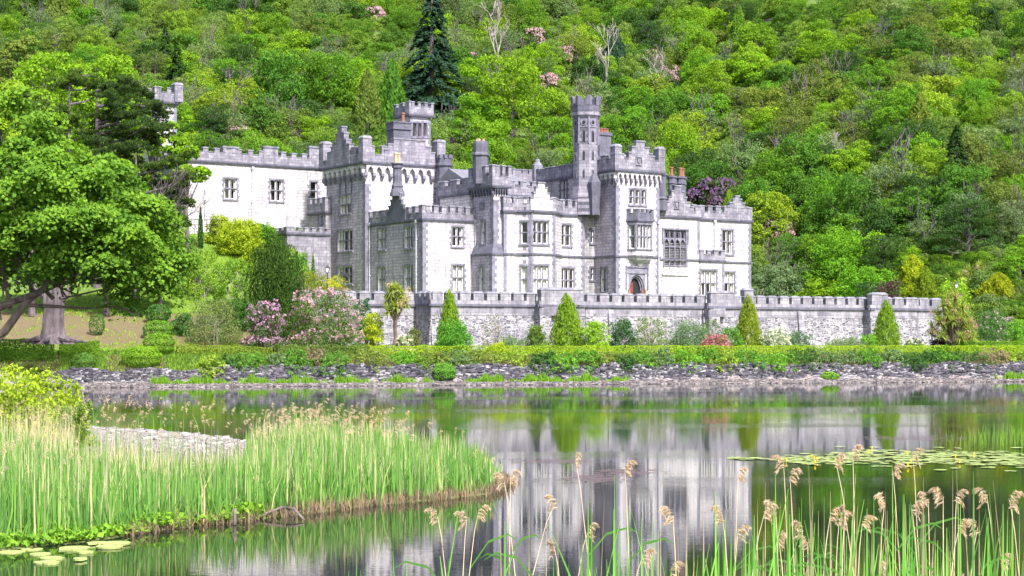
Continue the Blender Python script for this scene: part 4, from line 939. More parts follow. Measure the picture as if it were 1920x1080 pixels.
def crown_pine(seed, rx=1.0, h=2.0, pads=22, n=3000, size=.07, lo=.35):
    """flat needle pads on spreading limbs; returns leaves and limb list"""
    rs = np.random.RandomState(seed); parts = []; limbs = []
    for i in range(pads):
        q = (i+.5)/pads; z = h*(lo+(1-lo)*q); R_ = rx*(1-.45*q)*rs.uniform(.35, 1.0); a = i*2.4+rs.uniform(-.5, .5)
        c = np.array([R_*math.cos(a), R_*math.sin(a), z]); pr = rx*rs.uniform(.2, .36); m_ = int(n/pads)
        d = unit(rs.normal(0, 1, (m_, 3))); P = c+d*np.array([pr, pr, pr*.26])*rs.uniform(.3, 1, m_)[:, None]**.5
        P[:, 2] -= ((P[:, 0]-c[0])**2+(P[:, 1]-c[1])**2)*.25/rx
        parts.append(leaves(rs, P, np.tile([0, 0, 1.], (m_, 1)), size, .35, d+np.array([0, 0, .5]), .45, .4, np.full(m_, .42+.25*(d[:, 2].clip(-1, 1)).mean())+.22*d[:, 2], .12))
        limbs.append([(0, 0, max(.1, z-R_*.45)), (c[0]*.5, c[1]*.5, z-R_*.12), (c[0], c[1], z-.02)])
    return join(parts), limbs
def trunk_mb(h, r, rs, limbs=None, lean=(0, 0), tip=.25, n=7, top=None):
    mb = MB(); pts = [(lean[0]*q*q+rs.uniform(-.3, .3)*r, lean[1]*q*q+rs.uniform(-.3, .3)*r, h*q) for q in (0, .12, .35, .6, .82, 1)]
    rad = [r*1.5, r*1.05, r*.85, r*.65, r*.45, r*tip]; mb.tube(pts, rad, n)
    for L_ in (limbs or []): mb.tube(L_, [r*.35, r*.22, r*.07], 5)
    return mb
def branchy(rs, start, dirn, L_, r, depth, mb, spread=.7, up=.12, seg=3, tips=None, n=6, minr=.01):
    p = Vector(start); d = Vector(dirn).normalized(); pts = [p.copy()]; rad = [r]
    for i in range(seg):
        d = (d+Vector((rs.uniform(-1, 1), rs.uniform(-1, 1), rs.uniform(-.6, .8)))*.22+Vector((0, 0, up))).normalized()
        p = p+d*L_/seg; pts.append(p.copy()); rad.append(max(minr, r*(1-.45*(i+1)/seg)))
    mb.tube(pts, rad, n if depth > 1 else max(4, n-2))
    if depth <= 0:
        if tips is not None: tips.append(tuple(p))
        return
    for i in range(3 if depth > 1 else 3):
        k = 1+i % seg; nd = (d+Vector((rs.uniform(-1, 1), rs.uniform(-1, 1), rs.uniform(-.5, .7)))*spread).normalized()
        branchy(rs, pts[min(seg, k+(1 if i == 0 else 0))], nd, L_*rs.uniform(.55, .8), rad[k]*.62, depth-1, mb, spread, up, seg, tips, n, minr)
def on(x, y): return ground(x, y)
def place(px, py, D):
    """world x of a pixel column at distance D and the height of that pixel"""
    return (px-960)/F*D, D, CH+(HZ-py)/F*D

# ------------------------------------------------------------------ prototypes for the wooded hill (unit crown radius)
PROTO = {}
def mk(kind, data, trunk):
    V, F_, T = data; PROTO[kind] = (npmesh(kind+'_crown', V, F_, M['leaf'], T), trunk.mesh(kind+'_trunk', M['barkgrey']), (V, F_, T))
for i in range(5):
    rs = R; V = crown_broad(100+i, 1.0, [1.3, 1.5, 1.15, 1.6, 1.4][i], [30, 36, 26, 34, 42][i], 9500, .052, lo=[.06, .1, .05, .12, .04][i], squash=[.6, .8, .55, .75, .65][i], inner=.5)
    lb = [[(0, 0, .35), (.3*math.cos(a), .3*math.sin(a), .7), (.75*math.cos(a), .75*math.sin(a), 1.0)] for a in (0.3, 2.2, 4.4, 5.4)]
    mk('broad%d' % i, V, trunk_mb(1.0, .06, rs, lb))
for i in range(2):   # loose, silvery, twiggy crowns
    V = crown_broad(140+i, 1.0, 1.35, 30, 5200, .045, lo=.06, inner=.3)
    mb = MB(); branchy(R, (0, 0, 0), (0, 0, 1), .9, .06, 3, mb, .9, .1, tips=[], n=5, minr=.008); mk('loose%d' % i, V, mb)
for i in range(2):
    (V, lb) = crown_pine(160+i, 1.0, 1.5, 34, 5200, .075, lo=.12); mk('pine%d' % i, V, trunk_mb(1.5, .06, R, lb))
mk('conifer', crown_conifer(170, .8, 2.4, 9000, .10, 22), trunk_mb(2.2, .06, R))
mk('cone', crown_cone(171, .62, 2.2, 4200, .12, 8, .7, .7), trunk_mb(1.6, .06, R))
mk('shrub', crown_broad(180, 1.0, .95, 22, 6500, .055, lo=.1), trunk_mb(.5, .05, R))
rsx = np.random.RandomState(5); Cb, Rb = dome_lobes(rsx, 1.0, .95, 16, .1)
Pb, db, _ = shell(rsx, Cb, Rb*1.03, 1500, .75, .93, -.1)
BLO = npmesh('blossom_cloud', *leaves(rsx, Pb, db, .085, .95, None, .6, tint=.55+0*Pb[:, 0], tvar=.2)[:2], M['leaf'], leaves(rsx, Pb, db, .085, .95)[2])
mb = MB(); branchy(random.Random(4), (0, 0, 0), (0, 0, 1), .8, .05, 4, mb, .8, .12, n=4, minr=.007); BARE = mb.mesh('bare_branches', M['twig'])

GREENS = {'lime green': (0.20, 0.36, 0.02), 'bright green': (0.14, 0.30, 0.022), 'yellow-green': (0.25, 0.38, 0.03), 'dark green': (0.06, 0.13, 0.03),
          'deep green': (0.09, 0.21, 0.028), 'grey-green': (0.18, 0.26, 0.11), 'blue-green': (0.045, 0.11, 0.065), 'olive green': (0.17, 0.24, 0.045)}
SKY = [(0, 0), (370, 275), (600, 260), (640, 240), (735, 190), (812, 190), (830, 290), (885, 265), (916, 265), (960, 318), (1070, 300), (1072, 180), (1126, 180), (1150, 265), (1240, 276), (1256, 316), (1290, 316), (1312, 385), (1408, 388), (1412, 545), (1720, 555), (1760, 600), (1960, 620)]
def skyline(px): return lerp(px, SKY)
LM = [(-200, 180, 'behind the spreading maple'), (180, 372, 'behind the dark pines'), (372, 604, 'above the long pale wing'), (604, 700, 'above the stepped gable'), (700, 825, 'above the belvedere'),
      (825, 960, 'above the middle turret'), (960, 1068, 'above the slate roof'), (1068, 1130, 'above the octagonal turret'), (1130, 1245, 'above the entrance tower'), (1245, 1312, 'above the terracotta chimneys'),
      (1312, 1412, 'above the castle end'), (1412, 1530, 'above the plain terrace wall'), (1530, 1625, 'left of the last bastion'), (1625, 1725, 'above the last bastion'), (1725, 1830, 'above the cabbage palm'), (1830, 2200, 'near the right edge')]
def hill_at(x, y):
    return ground(x, y)+(0.8*math.sin(x*0.09+y*0.05)+0.6*math.sin(x*0.031-y*0.11) if y > 198 else 0)
cands = []
rh = random.Random(21)
def patch(x, y, s, o=0): return .5+.5*math.sin(x*s+1.7*math.sin(y*s*.8+o)+o)*math.cos(y*s*1.1+o*2)
y = 150.0; row = 0
while y < 430:
    step = 4.9+.0035*(y-180)
    xl = -.40*y-6; xr = .40*y+6; x = xl+(row % 2)*step*.5
    while x < xr:
        X_ = x+rh.uniform(-1, 1)*step*.32; Y_ = y+rh.uniform(-1, 1)*step*.3; x += step*1.03
        # where is there wood? behind the castle, the west wing and the garden
        ok = False
        if X_ > 40: ok = Y_ > 172+.05*(X_-40)
        elif X_ > -17: ok = Y_ > 198+.1*X_*(X_ < 28)-(max(0, X_-28)*1.6)
        elif X_ > -34: ok = Y_ > 201
        else: ok = Y_ > 160 and not (-46 < X_ < -34 and 188 < Y_ < 204)
        if not ok: continue
        z = hill_at(X_, Y_); r = rh.uniform(2.7, 4.6)
        px, pb = proj(X_, Y_, z)
        kind = rh.choice(['broad0', 'broad1', 'broad2', 'broad3', 'broad4']); u_ = rh.random()
        w1 = patch(X_, Y_, .055, 1.0); w2 = patch(X_, Y_, .09, 3.0)
        if u_ < .13+.10*w1: kind = rh.choice(['loose0', 'loose1'])
        elif u_ < .24+.1*w1: kind = rh.choice(['pine0', 'pine1'])
        elif u_ > .99: kind = 'conifer'
        elif u_ > .97: kind = 'cone'
        elif u_ > .90 and Y_ > 240: kind = 'rhododendron'
        if kind.startswith('broad'):
            col = rh.choice(['lime green', 'bright green', 'bright green', 'yellow-green', 'deep green', 'lime green', 'olive green'] if w2 > .4 else ['bright green', 'deep green', 'lime green', 'grey-green', 'dark green'])
            if px < 700 and rh.random() < .4: col = rh.choice(['deep green', 'bright green', 'dark green'])
        elif kind.startswith('loose'): col = rh.choice(['grey-green', 'grey-green', 'olive green', 'yellow-green'])
        elif kind.startswith('pine'): col = rh.choice(['dark green', 'olive green', 'grey-green', 'deep green'])
        elif kind in ('conifer', 'cone'): col = rh.choice(['blue-green', 'dark green', 'olive green'])
        else: col = 'deep green'; r *= .62
        hh_s = rh.uniform(.9, 1.25)
        cands.append(dict(x=X_, y=Y_, z=z, r=r, kind=kind, col=col, rot=rh.uniform(0, 6.28), hs=hh_s))
    y += step*.86; row += 1
under = []
for _ in range(4200):
    Y_ = rh.uniform(172, 420); X_ = rh.uniform(-.33, .33)*Y_
    if (X_ > 40 and Y_ > 174) or (X_ <= 40 and Y_ > 200+.08*X_): under.append(dict(x=X_, y=Y_, z=hill_at(X_, Y_), r=rh.uniform(1.3, 2.3), kind='shrub', rot=rh.uniform(0, 6.28), hs=rh.uniform(.9, 1.5)))
for c in cands:
    c['px'], top = proj(c['x'], c['y'], c['z']+c['r']*1.4*c['hs']); c['py'] = top; c['s'] = c['r']/c['y']*F
    c['vis'] = -60 < c['px'] < 1980 and -30 < top < 620 and top < skyline(c['px'])-6 and (c['px'] > 1725 or c['px'] > 300 or top < 260)
vis = sorted([c for c in cands if c['vis']], key=lambda c: -c['s'])
# the trees that show clearly in the photograph, at their own places (px, top py, crown width px, distance, kind, colour)
BIG = [(810, -35, 150, 222, 'conifer', 'blue-green', 'tall dark fir with tiered drooping boughs rising behind the belvedere'),
       (735, 108, 78, 214, 'cone', 'deep green', 'dense green cypress between the stepped gable and the tall dark fir'),
       (620, 95, 130, 218, 'broad1', 'bright green', None), (520, 85, 150, 222, 'broad4', 'deep green', None), (835, 118, 110, 216, 'broad0', 'lime green', None),
       (960, 118, 160, 220, 'broad3', 'lime green', None), (1040, 190, 110, 212, 'broad2', 'bright green', None), (920, 210, 130, 208, 'broad4', 'lime green', None), (490, 165, 110, 214, 'broad0', 'deep green', None),
       (1270, 230, 120, 215, 'broad1', 'lime green', None), (1390, 240, 130, 222, 'loose0', 'grey-green', None), (370, 150, 90, 212, 'loose1', 'grey-green', None), (290, 95, 90, 222, 'pine0', 'olive green', None),
       (1625, 188, 50, 262, 'conifer', 'blue-green', 'small blue-green conifer standing out halfway up the right of the hillside'), (1530, 25, 130, 300, 'broad3', 'bright green', None),
       (1800, 250, 75, 246, 'conifer', 'olive green', None), (310, 45, 60, 240, 'conifer', 'dark green', 'dark conifer high on the hillside above the watch tower')]
def march(px, py, D, hfun):
    """first distance at which a plant standing on the hill reaches up to the sight line"""
    while D < 420:
        X_ = (px-960)/F*D
        if hill_at(X_, D)+hfun(D) >= CH+(HZ-py)/F*D: return D
        D += 1.0
    return D
big = []
for px, py, wd, D, kind, col, lab in BIG:
    bh = {'conifer': 3.5, 'cone': 4.0}.get(kind, 1.75); D = march(px, py, D, lambda d: bh*wd/2/F*d)
    X_ = (px-960)/F*D; z = hill_at(X_, D); r = wd/2/F*D
    ht = CH+(HZ-py)/F*D-z; base_h = {'conifer': 2.4, 'cone': 2.2}.get(kind, 1.5)
    rr_ = r/({'conifer': .8, 'cone': .62}.get(kind, 1.0))
    rr_ = r/({'conifer': .8, 'cone': .62}.get(kind, 1.0)); big.append(dict(x=X_, y=D, z=z, r=rr_, kind=kind, col=col, rot=px*.1, hs=ht/(base_h*rr_), px=px, py=py, s=wd/2, label=lab))
PINK = [
        (1345, 330, 110, 216, 'purple', 'large purple-flowering rhododendron bank behind the terracotta chimney pots'), (1290, 355, 60, 209, 'purple', 'purple rhododendron close behind the tall chimney stacks'),
        (1460, 405, 80, 200, 'pink', 'pale pink rhododendron just right of the castle end'), (440, 232, 80, 209, 'pink', 'pink rhododendron above the merlons of the long wing'), (570, 240, 55, 207, 'pink', 'pale pink rhododendron left of the stepped gable'),
        (1000, 50, 80, 300, 'pink', 'pale pink rhododendron high to the right of the dark fir'), (905, 25, 50, 310, 'pink', 'small pink rhododendron at the top beside the dark fir'), (1215, 90, 60, 292, 'pink', 'pink rhododendron high above the entrance tower'),
        (1030, 135, 60, 260, 'pink', 'low pink rhododendron midway above the slate roof'), (1780, 25, 80, 330, 'pink', 'pink rhododendron at the upper right of the hill'), (1870, 80, 70, 310, 'pink', 'pink rhododendron high at the far right'),
        (1060, 85, 70, 270, 'pink', 'pale pink rhododendron high above the slate roof'), (880, 95, 60, 250, 'pink', 'pale pink rhododendron right beside the trunk of the dark fir'), (1255, 120, 60, 262, 'pink', 'pale pink rhododendron below the small one high over the entrance tower'), (1830, 60, 60, 318, 'pink', 'pink rhododendron between two others in the upper right corner'), (700, 10, 60, 300, 'pink', 'pale pink rhododendron at the top left of the dark fir'),
        (1450, 75, 50, 300, 'purple', 'dark purple rhododendron high above the right end'), (850, 255, 50, 204, 'purple', 'purple rhododendron peeping over the low lead roof')]
keepout = [(b['px'], b['py'], b['s'], b['y']) for b in big]+[(p_[0], p_[1], p_[2]/2, march(p_[0], p_[1], p_[3], lambda d: 1.3*p_[2]/2/F*d)) for p_ in PINK]
def hides(c):
    return any(c['y'] < d-1 and abs(c['px']-px) < s_*.7 and c['py'] < py+s_*.9 and c['y'] > d-15 for px, py, s_, d in keepout)
SPECIAL = [(1712, 42, 188), (1735, 36, 184), (1872, 54, 180), (1836, 50, 186), (1790, 46, 178), (1668, 34, 180), (1915, 40, 180)]
def covers(c): return any(160 < c['y'] < d+2.5 and abs(proj(c['x'], c['y'], 0)[0]-px) < w_ for px, w_, d in SPECIAL)
for _ in range(420):
    Y_ = rh.uniform(163, 200); X_ = rh.uniform(41, 66); r0 = rh.uniform(.9, 1.7)
    if Y_ > 171: under.append(dict(x=X_, y=Y_, z=hill_at(X_, Y_), r=r0, kind='shrub', rot=rh.uniform(0, 6.28), hs=rh.uniform(.9, 1.3)))
cands = [c for c in cands if not hides(c) and not covers(c)]; vis = [c for c in vis if not hides(c) and not covers(c)]
ind = big+[c for c in vis if all((c['x']-b['x'])**2+(c['y']-b['y'])**2 > (b['r']*.75)**2 for b in big)][:282]
ids = {id(c) for c in ind}
rest = [c for c in cands+under if id(c) not in ids and all((c['x']-b['x'])**2+(c['y']-b['y'])**2 > (b['r']*.75)**2 for b in big)]
def tier(py): return 'at the top' if py < 45 else 'high' if py < 150 else 'midway' if py < 270 else 'low' if py < 400 else 'at the foot'
KN = {'broad': 'broadleaf tree', 'loose': 'sparse twiggy tree', 'pine': 'flat-topped pine', 'conifer': 'pointed conifer', 'cone': 'dense cypress', 'rhododendron': 'rhododendron in mauve bloom'}
def kname(k): return KN[k.rstrip('0123456789')]
used = {}
for c in ind:
    lm = next(l for a, b, l in LM if a <= c['px'] < b or b == 2200)
    c['base'] = '%s %s %s on the hillside %s' % (c['col'], kname(c['kind']), tier(c['py']), lm)
    used.setdefault(c['base'], []).append(c)
ORD = ['leftmost', 'second from left', 'third from left', 'fourth from left', 'fifth from left', 'sixth from left', 'seventh from left', 'eighth from left']
for b, L_ in used.items():
    L_.sort(key=lambda c: c['px'])
    for k, c in enumerate(L_):
        t_ = b if len(L_) == 1 else '%s, %s' % (b, ORD[min(k, 7)]); t_ = t_ if len(t_.split()) <= 16 else t_.replace(' on the hillside', '')
        c['lab'] = c.get('label') or t_
TREE_NAME = {'broad': 'broadleaf_tree', 'loose': 'twiggy_tree', 'pine': 'pine_tree', 'conifer': 'conifer_tree', 'cone': 'cypress_tree', 'rhododendron': 'rhododendron'}
rj = random.Random(9)
for c in ind:
    k0 = c['kind'].rstrip('0123456789'); o = empty(TREE_NAME[k0], (c['x'], c['y'], c['z']-.25), c['rot'])
    tag(o, c['lab'], 'shrub' if k0 == 'rhododendron' else 'tree', 'trees on the wooded hillside')
    src = 'shrub' if k0 == 'rhododendron' else c['kind']; sc_ = (c['r']*rj.uniform(.9, 1.2), c['r']*rj.uniform(.9, 1.1), c['r']*c['hs'])
    b = GREENS[c['col']]; j = rj.uniform(.85, 1.15); cc = (b[0]*j*rj.uniform(.92, 1.08), b[1]*j, b[2])
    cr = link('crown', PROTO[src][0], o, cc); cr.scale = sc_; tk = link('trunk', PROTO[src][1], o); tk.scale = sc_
    if k0 == 'rhododendron':
        bl = link('blossom', BLO, o, rj.choice([(.45, .26, .36), (.32, .14, .36), (.5, .36, .42)])); bl.scale = sc_
# the rest of the wood: one mass, scattered with geometry nodes
pc = bpy.data.collections.new('wood_prototypes'); order = sorted(PROTO); pidx = {}
for i, k in enumerate(order):
    V, F_, T = PROTO[k][2]; me = npmesh('w_'+k, V, F_, M['leafwood'], T); o = bpy.data.objects.new('%02d_' % i+k, me); pc.objects.link(o); pidx[k] = i
pts = np.array([(c['x'], c['y'], c['z']-.25) for c in rest], 'f'); me = bpy.data.meshes.new('woodland'); me.vertices.add(len(pts)); me.vertices.foreach_set('co', pts.ravel())
def att(me, name, typ, arr, key): a = me.attributes.new(name, typ, 'POINT'); a.data.foreach_set(key, np.ascontiguousarray(arr).ravel())
att(me, 'idx', 'INT', np.array([pidx['shrub' if c['kind'] == 'rhododendron' else c['kind']] for c in rest], 'i'), 'value')
att(me, 'sca', 'FLOAT_VECTOR', np.array([(c['r'], c['r'], c['r']*c['hs']) for c in rest], 'f'), 'vector')
att(me, 'rot', 'FLOAT_VECTOR', np.array([(0, 0, c['rot']) for c in rest], 'f'), 'vector')
wood = tag(link('woodland', me), 'unbroken mass of trees covering the upper hillside', 'woodland', kind='stuff')
ng = bpy.data.node_groups.new('scatter', 'GeometryNodeTree')
ng.interface.new_socket('Geometry', in_out='INPUT', socket_type='NodeSocketGeometry'); ng.interface.new_socket('Geometry', in_out='OUTPUT', socket_type='NodeSocketGeometry')
gi = ng.nodes.new('NodeGroupInput'); go = ng.nodes.new('NodeGroupOutput'); iop = ng.nodes.new('GeometryNodeInstanceOnPoints'); ci = ng.nodes.new('GeometryNodeCollectionInfo')
ci.inputs['Collection'].default_value = pc; ci.inputs['Separate Children'].default_value = True; ci.inputs['Reset Children'].default_value = True
def na(name, typ): n = ng.nodes.new('GeometryNodeInputNamedAttribute'); n.data_type = typ; n.inputs['Name'].default_value = name; return next(o for o in n.outputs if o.enabled and o.name == 'Attribute')
e2r = ng.nodes.new('FunctionNodeEulerToRotation'); Lk = ng.links
Lk.new(gi.outputs[0], iop.inputs['Points']); Lk.new(ci.outputs[0], iop.inputs['Instance']); iop.inputs['Pick Instance'].default_value = True
Lk.new(na('idx', 'INT'), iop.inputs['Instance Index']); Lk.new(na('rot', 'FLOAT_VECTOR'), e2r.inputs[0]); Lk.new(e2r.outputs[0], iop.inputs['Rotation']); Lk.new(na('sca', 'FLOAT_VECTOR'), iop.inputs['Scale'])
Lk.new(iop.outputs[0], go.inputs[0]); md = wood.modifiers.new('scatter', 'NODES'); md.node_group = ng
print('trees', len(ind), 'rest', len(rest), 'dup', sum(len(v) > 8 for v in used.values()))

# pink rhododendrons and bare trees seen on the hill
for i, (px, py, wd, D, kind, lab) in enumerate(PINK):
    D = march(px, py, D, lambda d: 1.3*wd/2/F*d); X_, Y_, zt_ = place(px, py, D); z = hill_at(X_, Y_); r = wd/2/F*D
    o = empty('rhododendron', (X_, Y_, z-.2), i); tag(o, lab, 'shrub', 'flowering rhododendrons on the hillside')
    sz = (r, r, max(1.2, zt_-z)/.95); cr = link('crown', PROTO['shrub'][0], o, (.07, .13, .03)); cr.scale = sz
    bl = link('blossom', BLO, o, (.19, .11, .23) if kind == 'purple' else (.50, .33, .40)); bl.scale = sz
for i, (px, py, h, D, lab) in enumerate([(940, 0, 60, 285, 'thin dead tree at the top right of the dark fir'), (1130, 45, 55, 275, 'thin bare grey tree high above the octagonal turret'), (1880, 150, 55, 262, 'bare white-limbed tree high at the far right'), (1610, 425, 40, 200, 'bare pale sapling above the wall left of the last bastion'),
        (1575, 245, 60, 226, 'grey bare-limbed tree midway up the right of the hillside'), (1240, 100, 60, 270, 'bare grey tree high above the entrance tower'), (1720, 75, 60, 285, 'bare grey tree near the top right')]):
    X_, Y_, zt_ = place(px, py, D); z = hill_at(X_, Y_); hh_ = max(3, (zt_-z)); o = link('bare_tree', BARE); o.location = (X_, Y_, z-.1); o.rotation_euler = (0, 0, i*1.3); o.scale = (hh_/2.2, hh_/2.2, hh_/2.0)
    tag(o, lab, 'tree', 'bare trees on the hillside')

# ------------------------------------------------------------------ garden shrubs, one by one
def bush(name, px, top, base, wd, D, col, lab, cat='shrub', style='round', n=3600, size=.13, group='shrubs of the lakeside garden', blossom=None, bn=700, stems=False, seed=None, bsz=.16, sp=.95, trunk_c='bark'):
    wd *= 1.15; X_, Y_, zt_ = place(px, top, D); z = CH+(HZ-base)/F*D; gz = on(X_, Y_)
    z = min(z, gz+.05) if style != 'float' else z; h = zt_-z; r = wd/2/F*D; sd = seed if seed is not None else int(px*7+top) % 9999
    rs = np.random.RandomState(sd); o = empty(name, (X_, Y_, z)); tag(o, lab, cat, group)
    if style == 'round': C, Rd = dome_lobes(rs, r, h, 20, .22, .26, .40); hb = h*.5; low = [(r*.62*math.cos(a_), r*.62*math.sin(a_), r*.30) for a_ in np.arange(9)*.7]; C = np.vstack([C, low, [(0, 0, h*.45)]]); Rd = np.concatenate([Rd, np.full(9, r*.36), [r*.62]]); Rd = np.minimum(Rd, np.maximum(h*.45, .1)); C[:, :2] *= rs.uniform(.85, 1.2, (len(C), 1)); P, d, ix, tv = clus(rs, C, Rd, int(n*1.9), 22, r*.10, .85, .6, 2.0, .7); P[:, 2] = np.abs(P[:, 2]); data = leaves(rs, P, d+np.array([0, 0, .2]), size*.82, .7, None, .5, tint=.5+tv)
    elif style == 'dense': C, Rd = dome_lobes(rs, r, h, 26, .15, .28, .4); C = np.vstack([C, [(r*.68*math.cos(a_), r*.68*math.sin(a_), r*.22) for a_ in np.arange(10)*.63]]); C = np.vstack([C, [(r*.58*math.cos(a_), r*.58*math.sin(a_), h*.45) for a_ in np.arange(10)*.63], [(0, 0, h*.5)]]); Rd = np.minimum(np.concatenate([Rd, np.full(10, r*.3), np.full(10, r*.36), [r*.6]]), max(.1, h*.5)); P, d, ix, tv = clus(rs, C, Rd, n, 14, .08+.012*r, .8, .8, 2.0, .7); P[:, 2] = np.abs(P[:, 2]); data = leaves(rs, P, d+np.array([0, 0, .3]), size, .6, None, .5, tint=.5+tv)
    elif style == 'ball':      # clipped
        C = np.array([(0, 0, h*.5)]); d = unit(rs.normal(0, 1, (n, 3))); q = 1+.05*np.sin(d[:, 0]*9+sd)+.05*np.sin(d[:, 1]*8)+.05*np.sin(d[:, 2]*10)
        P = np.stack([d[:, 0]*r*q, d[:, 1]*r*q, h*.48+d[:, 2]*h*.5*q], 1)*1.0; P[:, 2] = np.maximum(P[:, 2], .03); P[:, :2] *= (1-.06*rs.uniform(0, 1, n)**1)[:, None]
        data = leaves(rs, P, d+np.array([0, 0, .15]), size, .75, None, .55, tint=.48+.1*d[:, 2])
    elif style == 'cone': 
        pt = [crown_cone(sd, r*.72, h*.95, n//3, size*1.2, 7, 1.2, .62, .3, .6, .2)]
        for k_ in range(34):
            q_ = ((k_+.5)/34); a_ = k_*2.4; rr0 = r*.78*(1-q_)**.62*min(1, .75+q_*1.5); V_, F2, T_2 = crown_cone(sd+k_, r*.30*(1-.4*q_), h*.24, n//36, size*.9, 4, 1.5, .5, .2, .42, .12)
            pt.append((V_+np.array([rr0*math.cos(a_), rr0*math.sin(a_), max(0, q_*h*.86-.02*h)]), F2, np.clip(T_2+rs.normal(0, .09), 0, 1)))
        data = join(pt)
    elif style == 'fat':
        pt = []
        for k_ in range(15):
            a_ = k_*2.4; q_ = (k_/14)**.5*.68; hk = h*(1-.42*q_**2)*rs.uniform(.88, 1.0); V_, F2, T_2 = crown_cone(sd+k_, r*.40, hk, n//10, size, 5, 1.6, .32, .2, .42, .16); V_ = V_+np.array([r*q_*math.cos(a_), r*q_*math.sin(a_), 0]); pt.append((V_, F2, T_2))
        data = join(pt)
    elif style == 'sparse': C, Rd = dome_lobes(rs, r, h, 22, .12, .22, .36); C = np.vstack([C, [(r*.6*math.cos(a_), r*.6*math.sin(a_), r*.3) for a_ in np.arange(9)*.7]]); Rd = np.concatenate([Rd, np.full(9, r*.36)]); P, d, ix = shell(rs, C, Rd, int(n*1.15), .85, .3, 2.0); P[:, 2] = np.abs(P[:, 2]); data = leaves(rs, P, d, size, .55, None, .35)
    elif style == 'tier': data = join([crown_cone(sd, r, h, n, size, 6, .6, .6, .2, .5, .32), crown_cone(sd, r*.7, h*.9, n//2, size*1.4, 6, .6, .6, .2, .8, .3)])
    col = tuple(min(.5, c*1.4) for c in col)
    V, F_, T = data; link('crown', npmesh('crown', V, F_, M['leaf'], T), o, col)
    if blossom:
        q = shell(rs, C*np.array([1, 1, 1.0]), Rd*1.04, bn*2, .85, .94, -.05); m_ = min(bn, len(q[0]))
        kk = rs.choice(len(q[0]), m_, replace=False); Pb, db = q[0][kk], q[1][kk]
        # each truss: five small petals
        P5 = np.repeat(Pb, 5, 0)+rs.normal(0, bsz*.35, (m_*5, 3)); D5 = np.repeat(db, 5, 0)
        V, F_, T = leaves(rs, P5, D5, bsz, .95, None, .5); link('blossom', npmesh('blossom', V, F_, M['leaf'], T), o, blossom)
    if stems or style in ('sparse', 'cone', 'round'):
        mb = MB(); rr_ = random.Random(sd)
        for k in range(5 if style != 'cone' else 1): branchy(rr_, (rr_.uniform(-.15, .15)*r, rr_.uniform(-.15, .15)*r, -.1), (rr_.uniform(-.7, .7)*(style != 'cone'), rr_.uniform(-.7, .7)*(style != 'cone'), 1), h*(.42 if style != 'cone' else .6), max(.03, h*.014), 2 if stems else 1, mb, .7, .1, n=5, minr=.012)
        link('stems', mb.mesh('stems', M['twig' if stems else trunk_c]), o)
    return o
LG, BG, YG, DG, GG, OG, BLG = (0.22, .36, .03), (.13, .29, .03), (.30, .38, .02), (.03, .07, .018), (.13, .19, .09), (.14, .17, .04), (.045, .12, .06)
CY = (.15, .25, .02)
G_WALL = 'planting along the foot of the terrace wall'
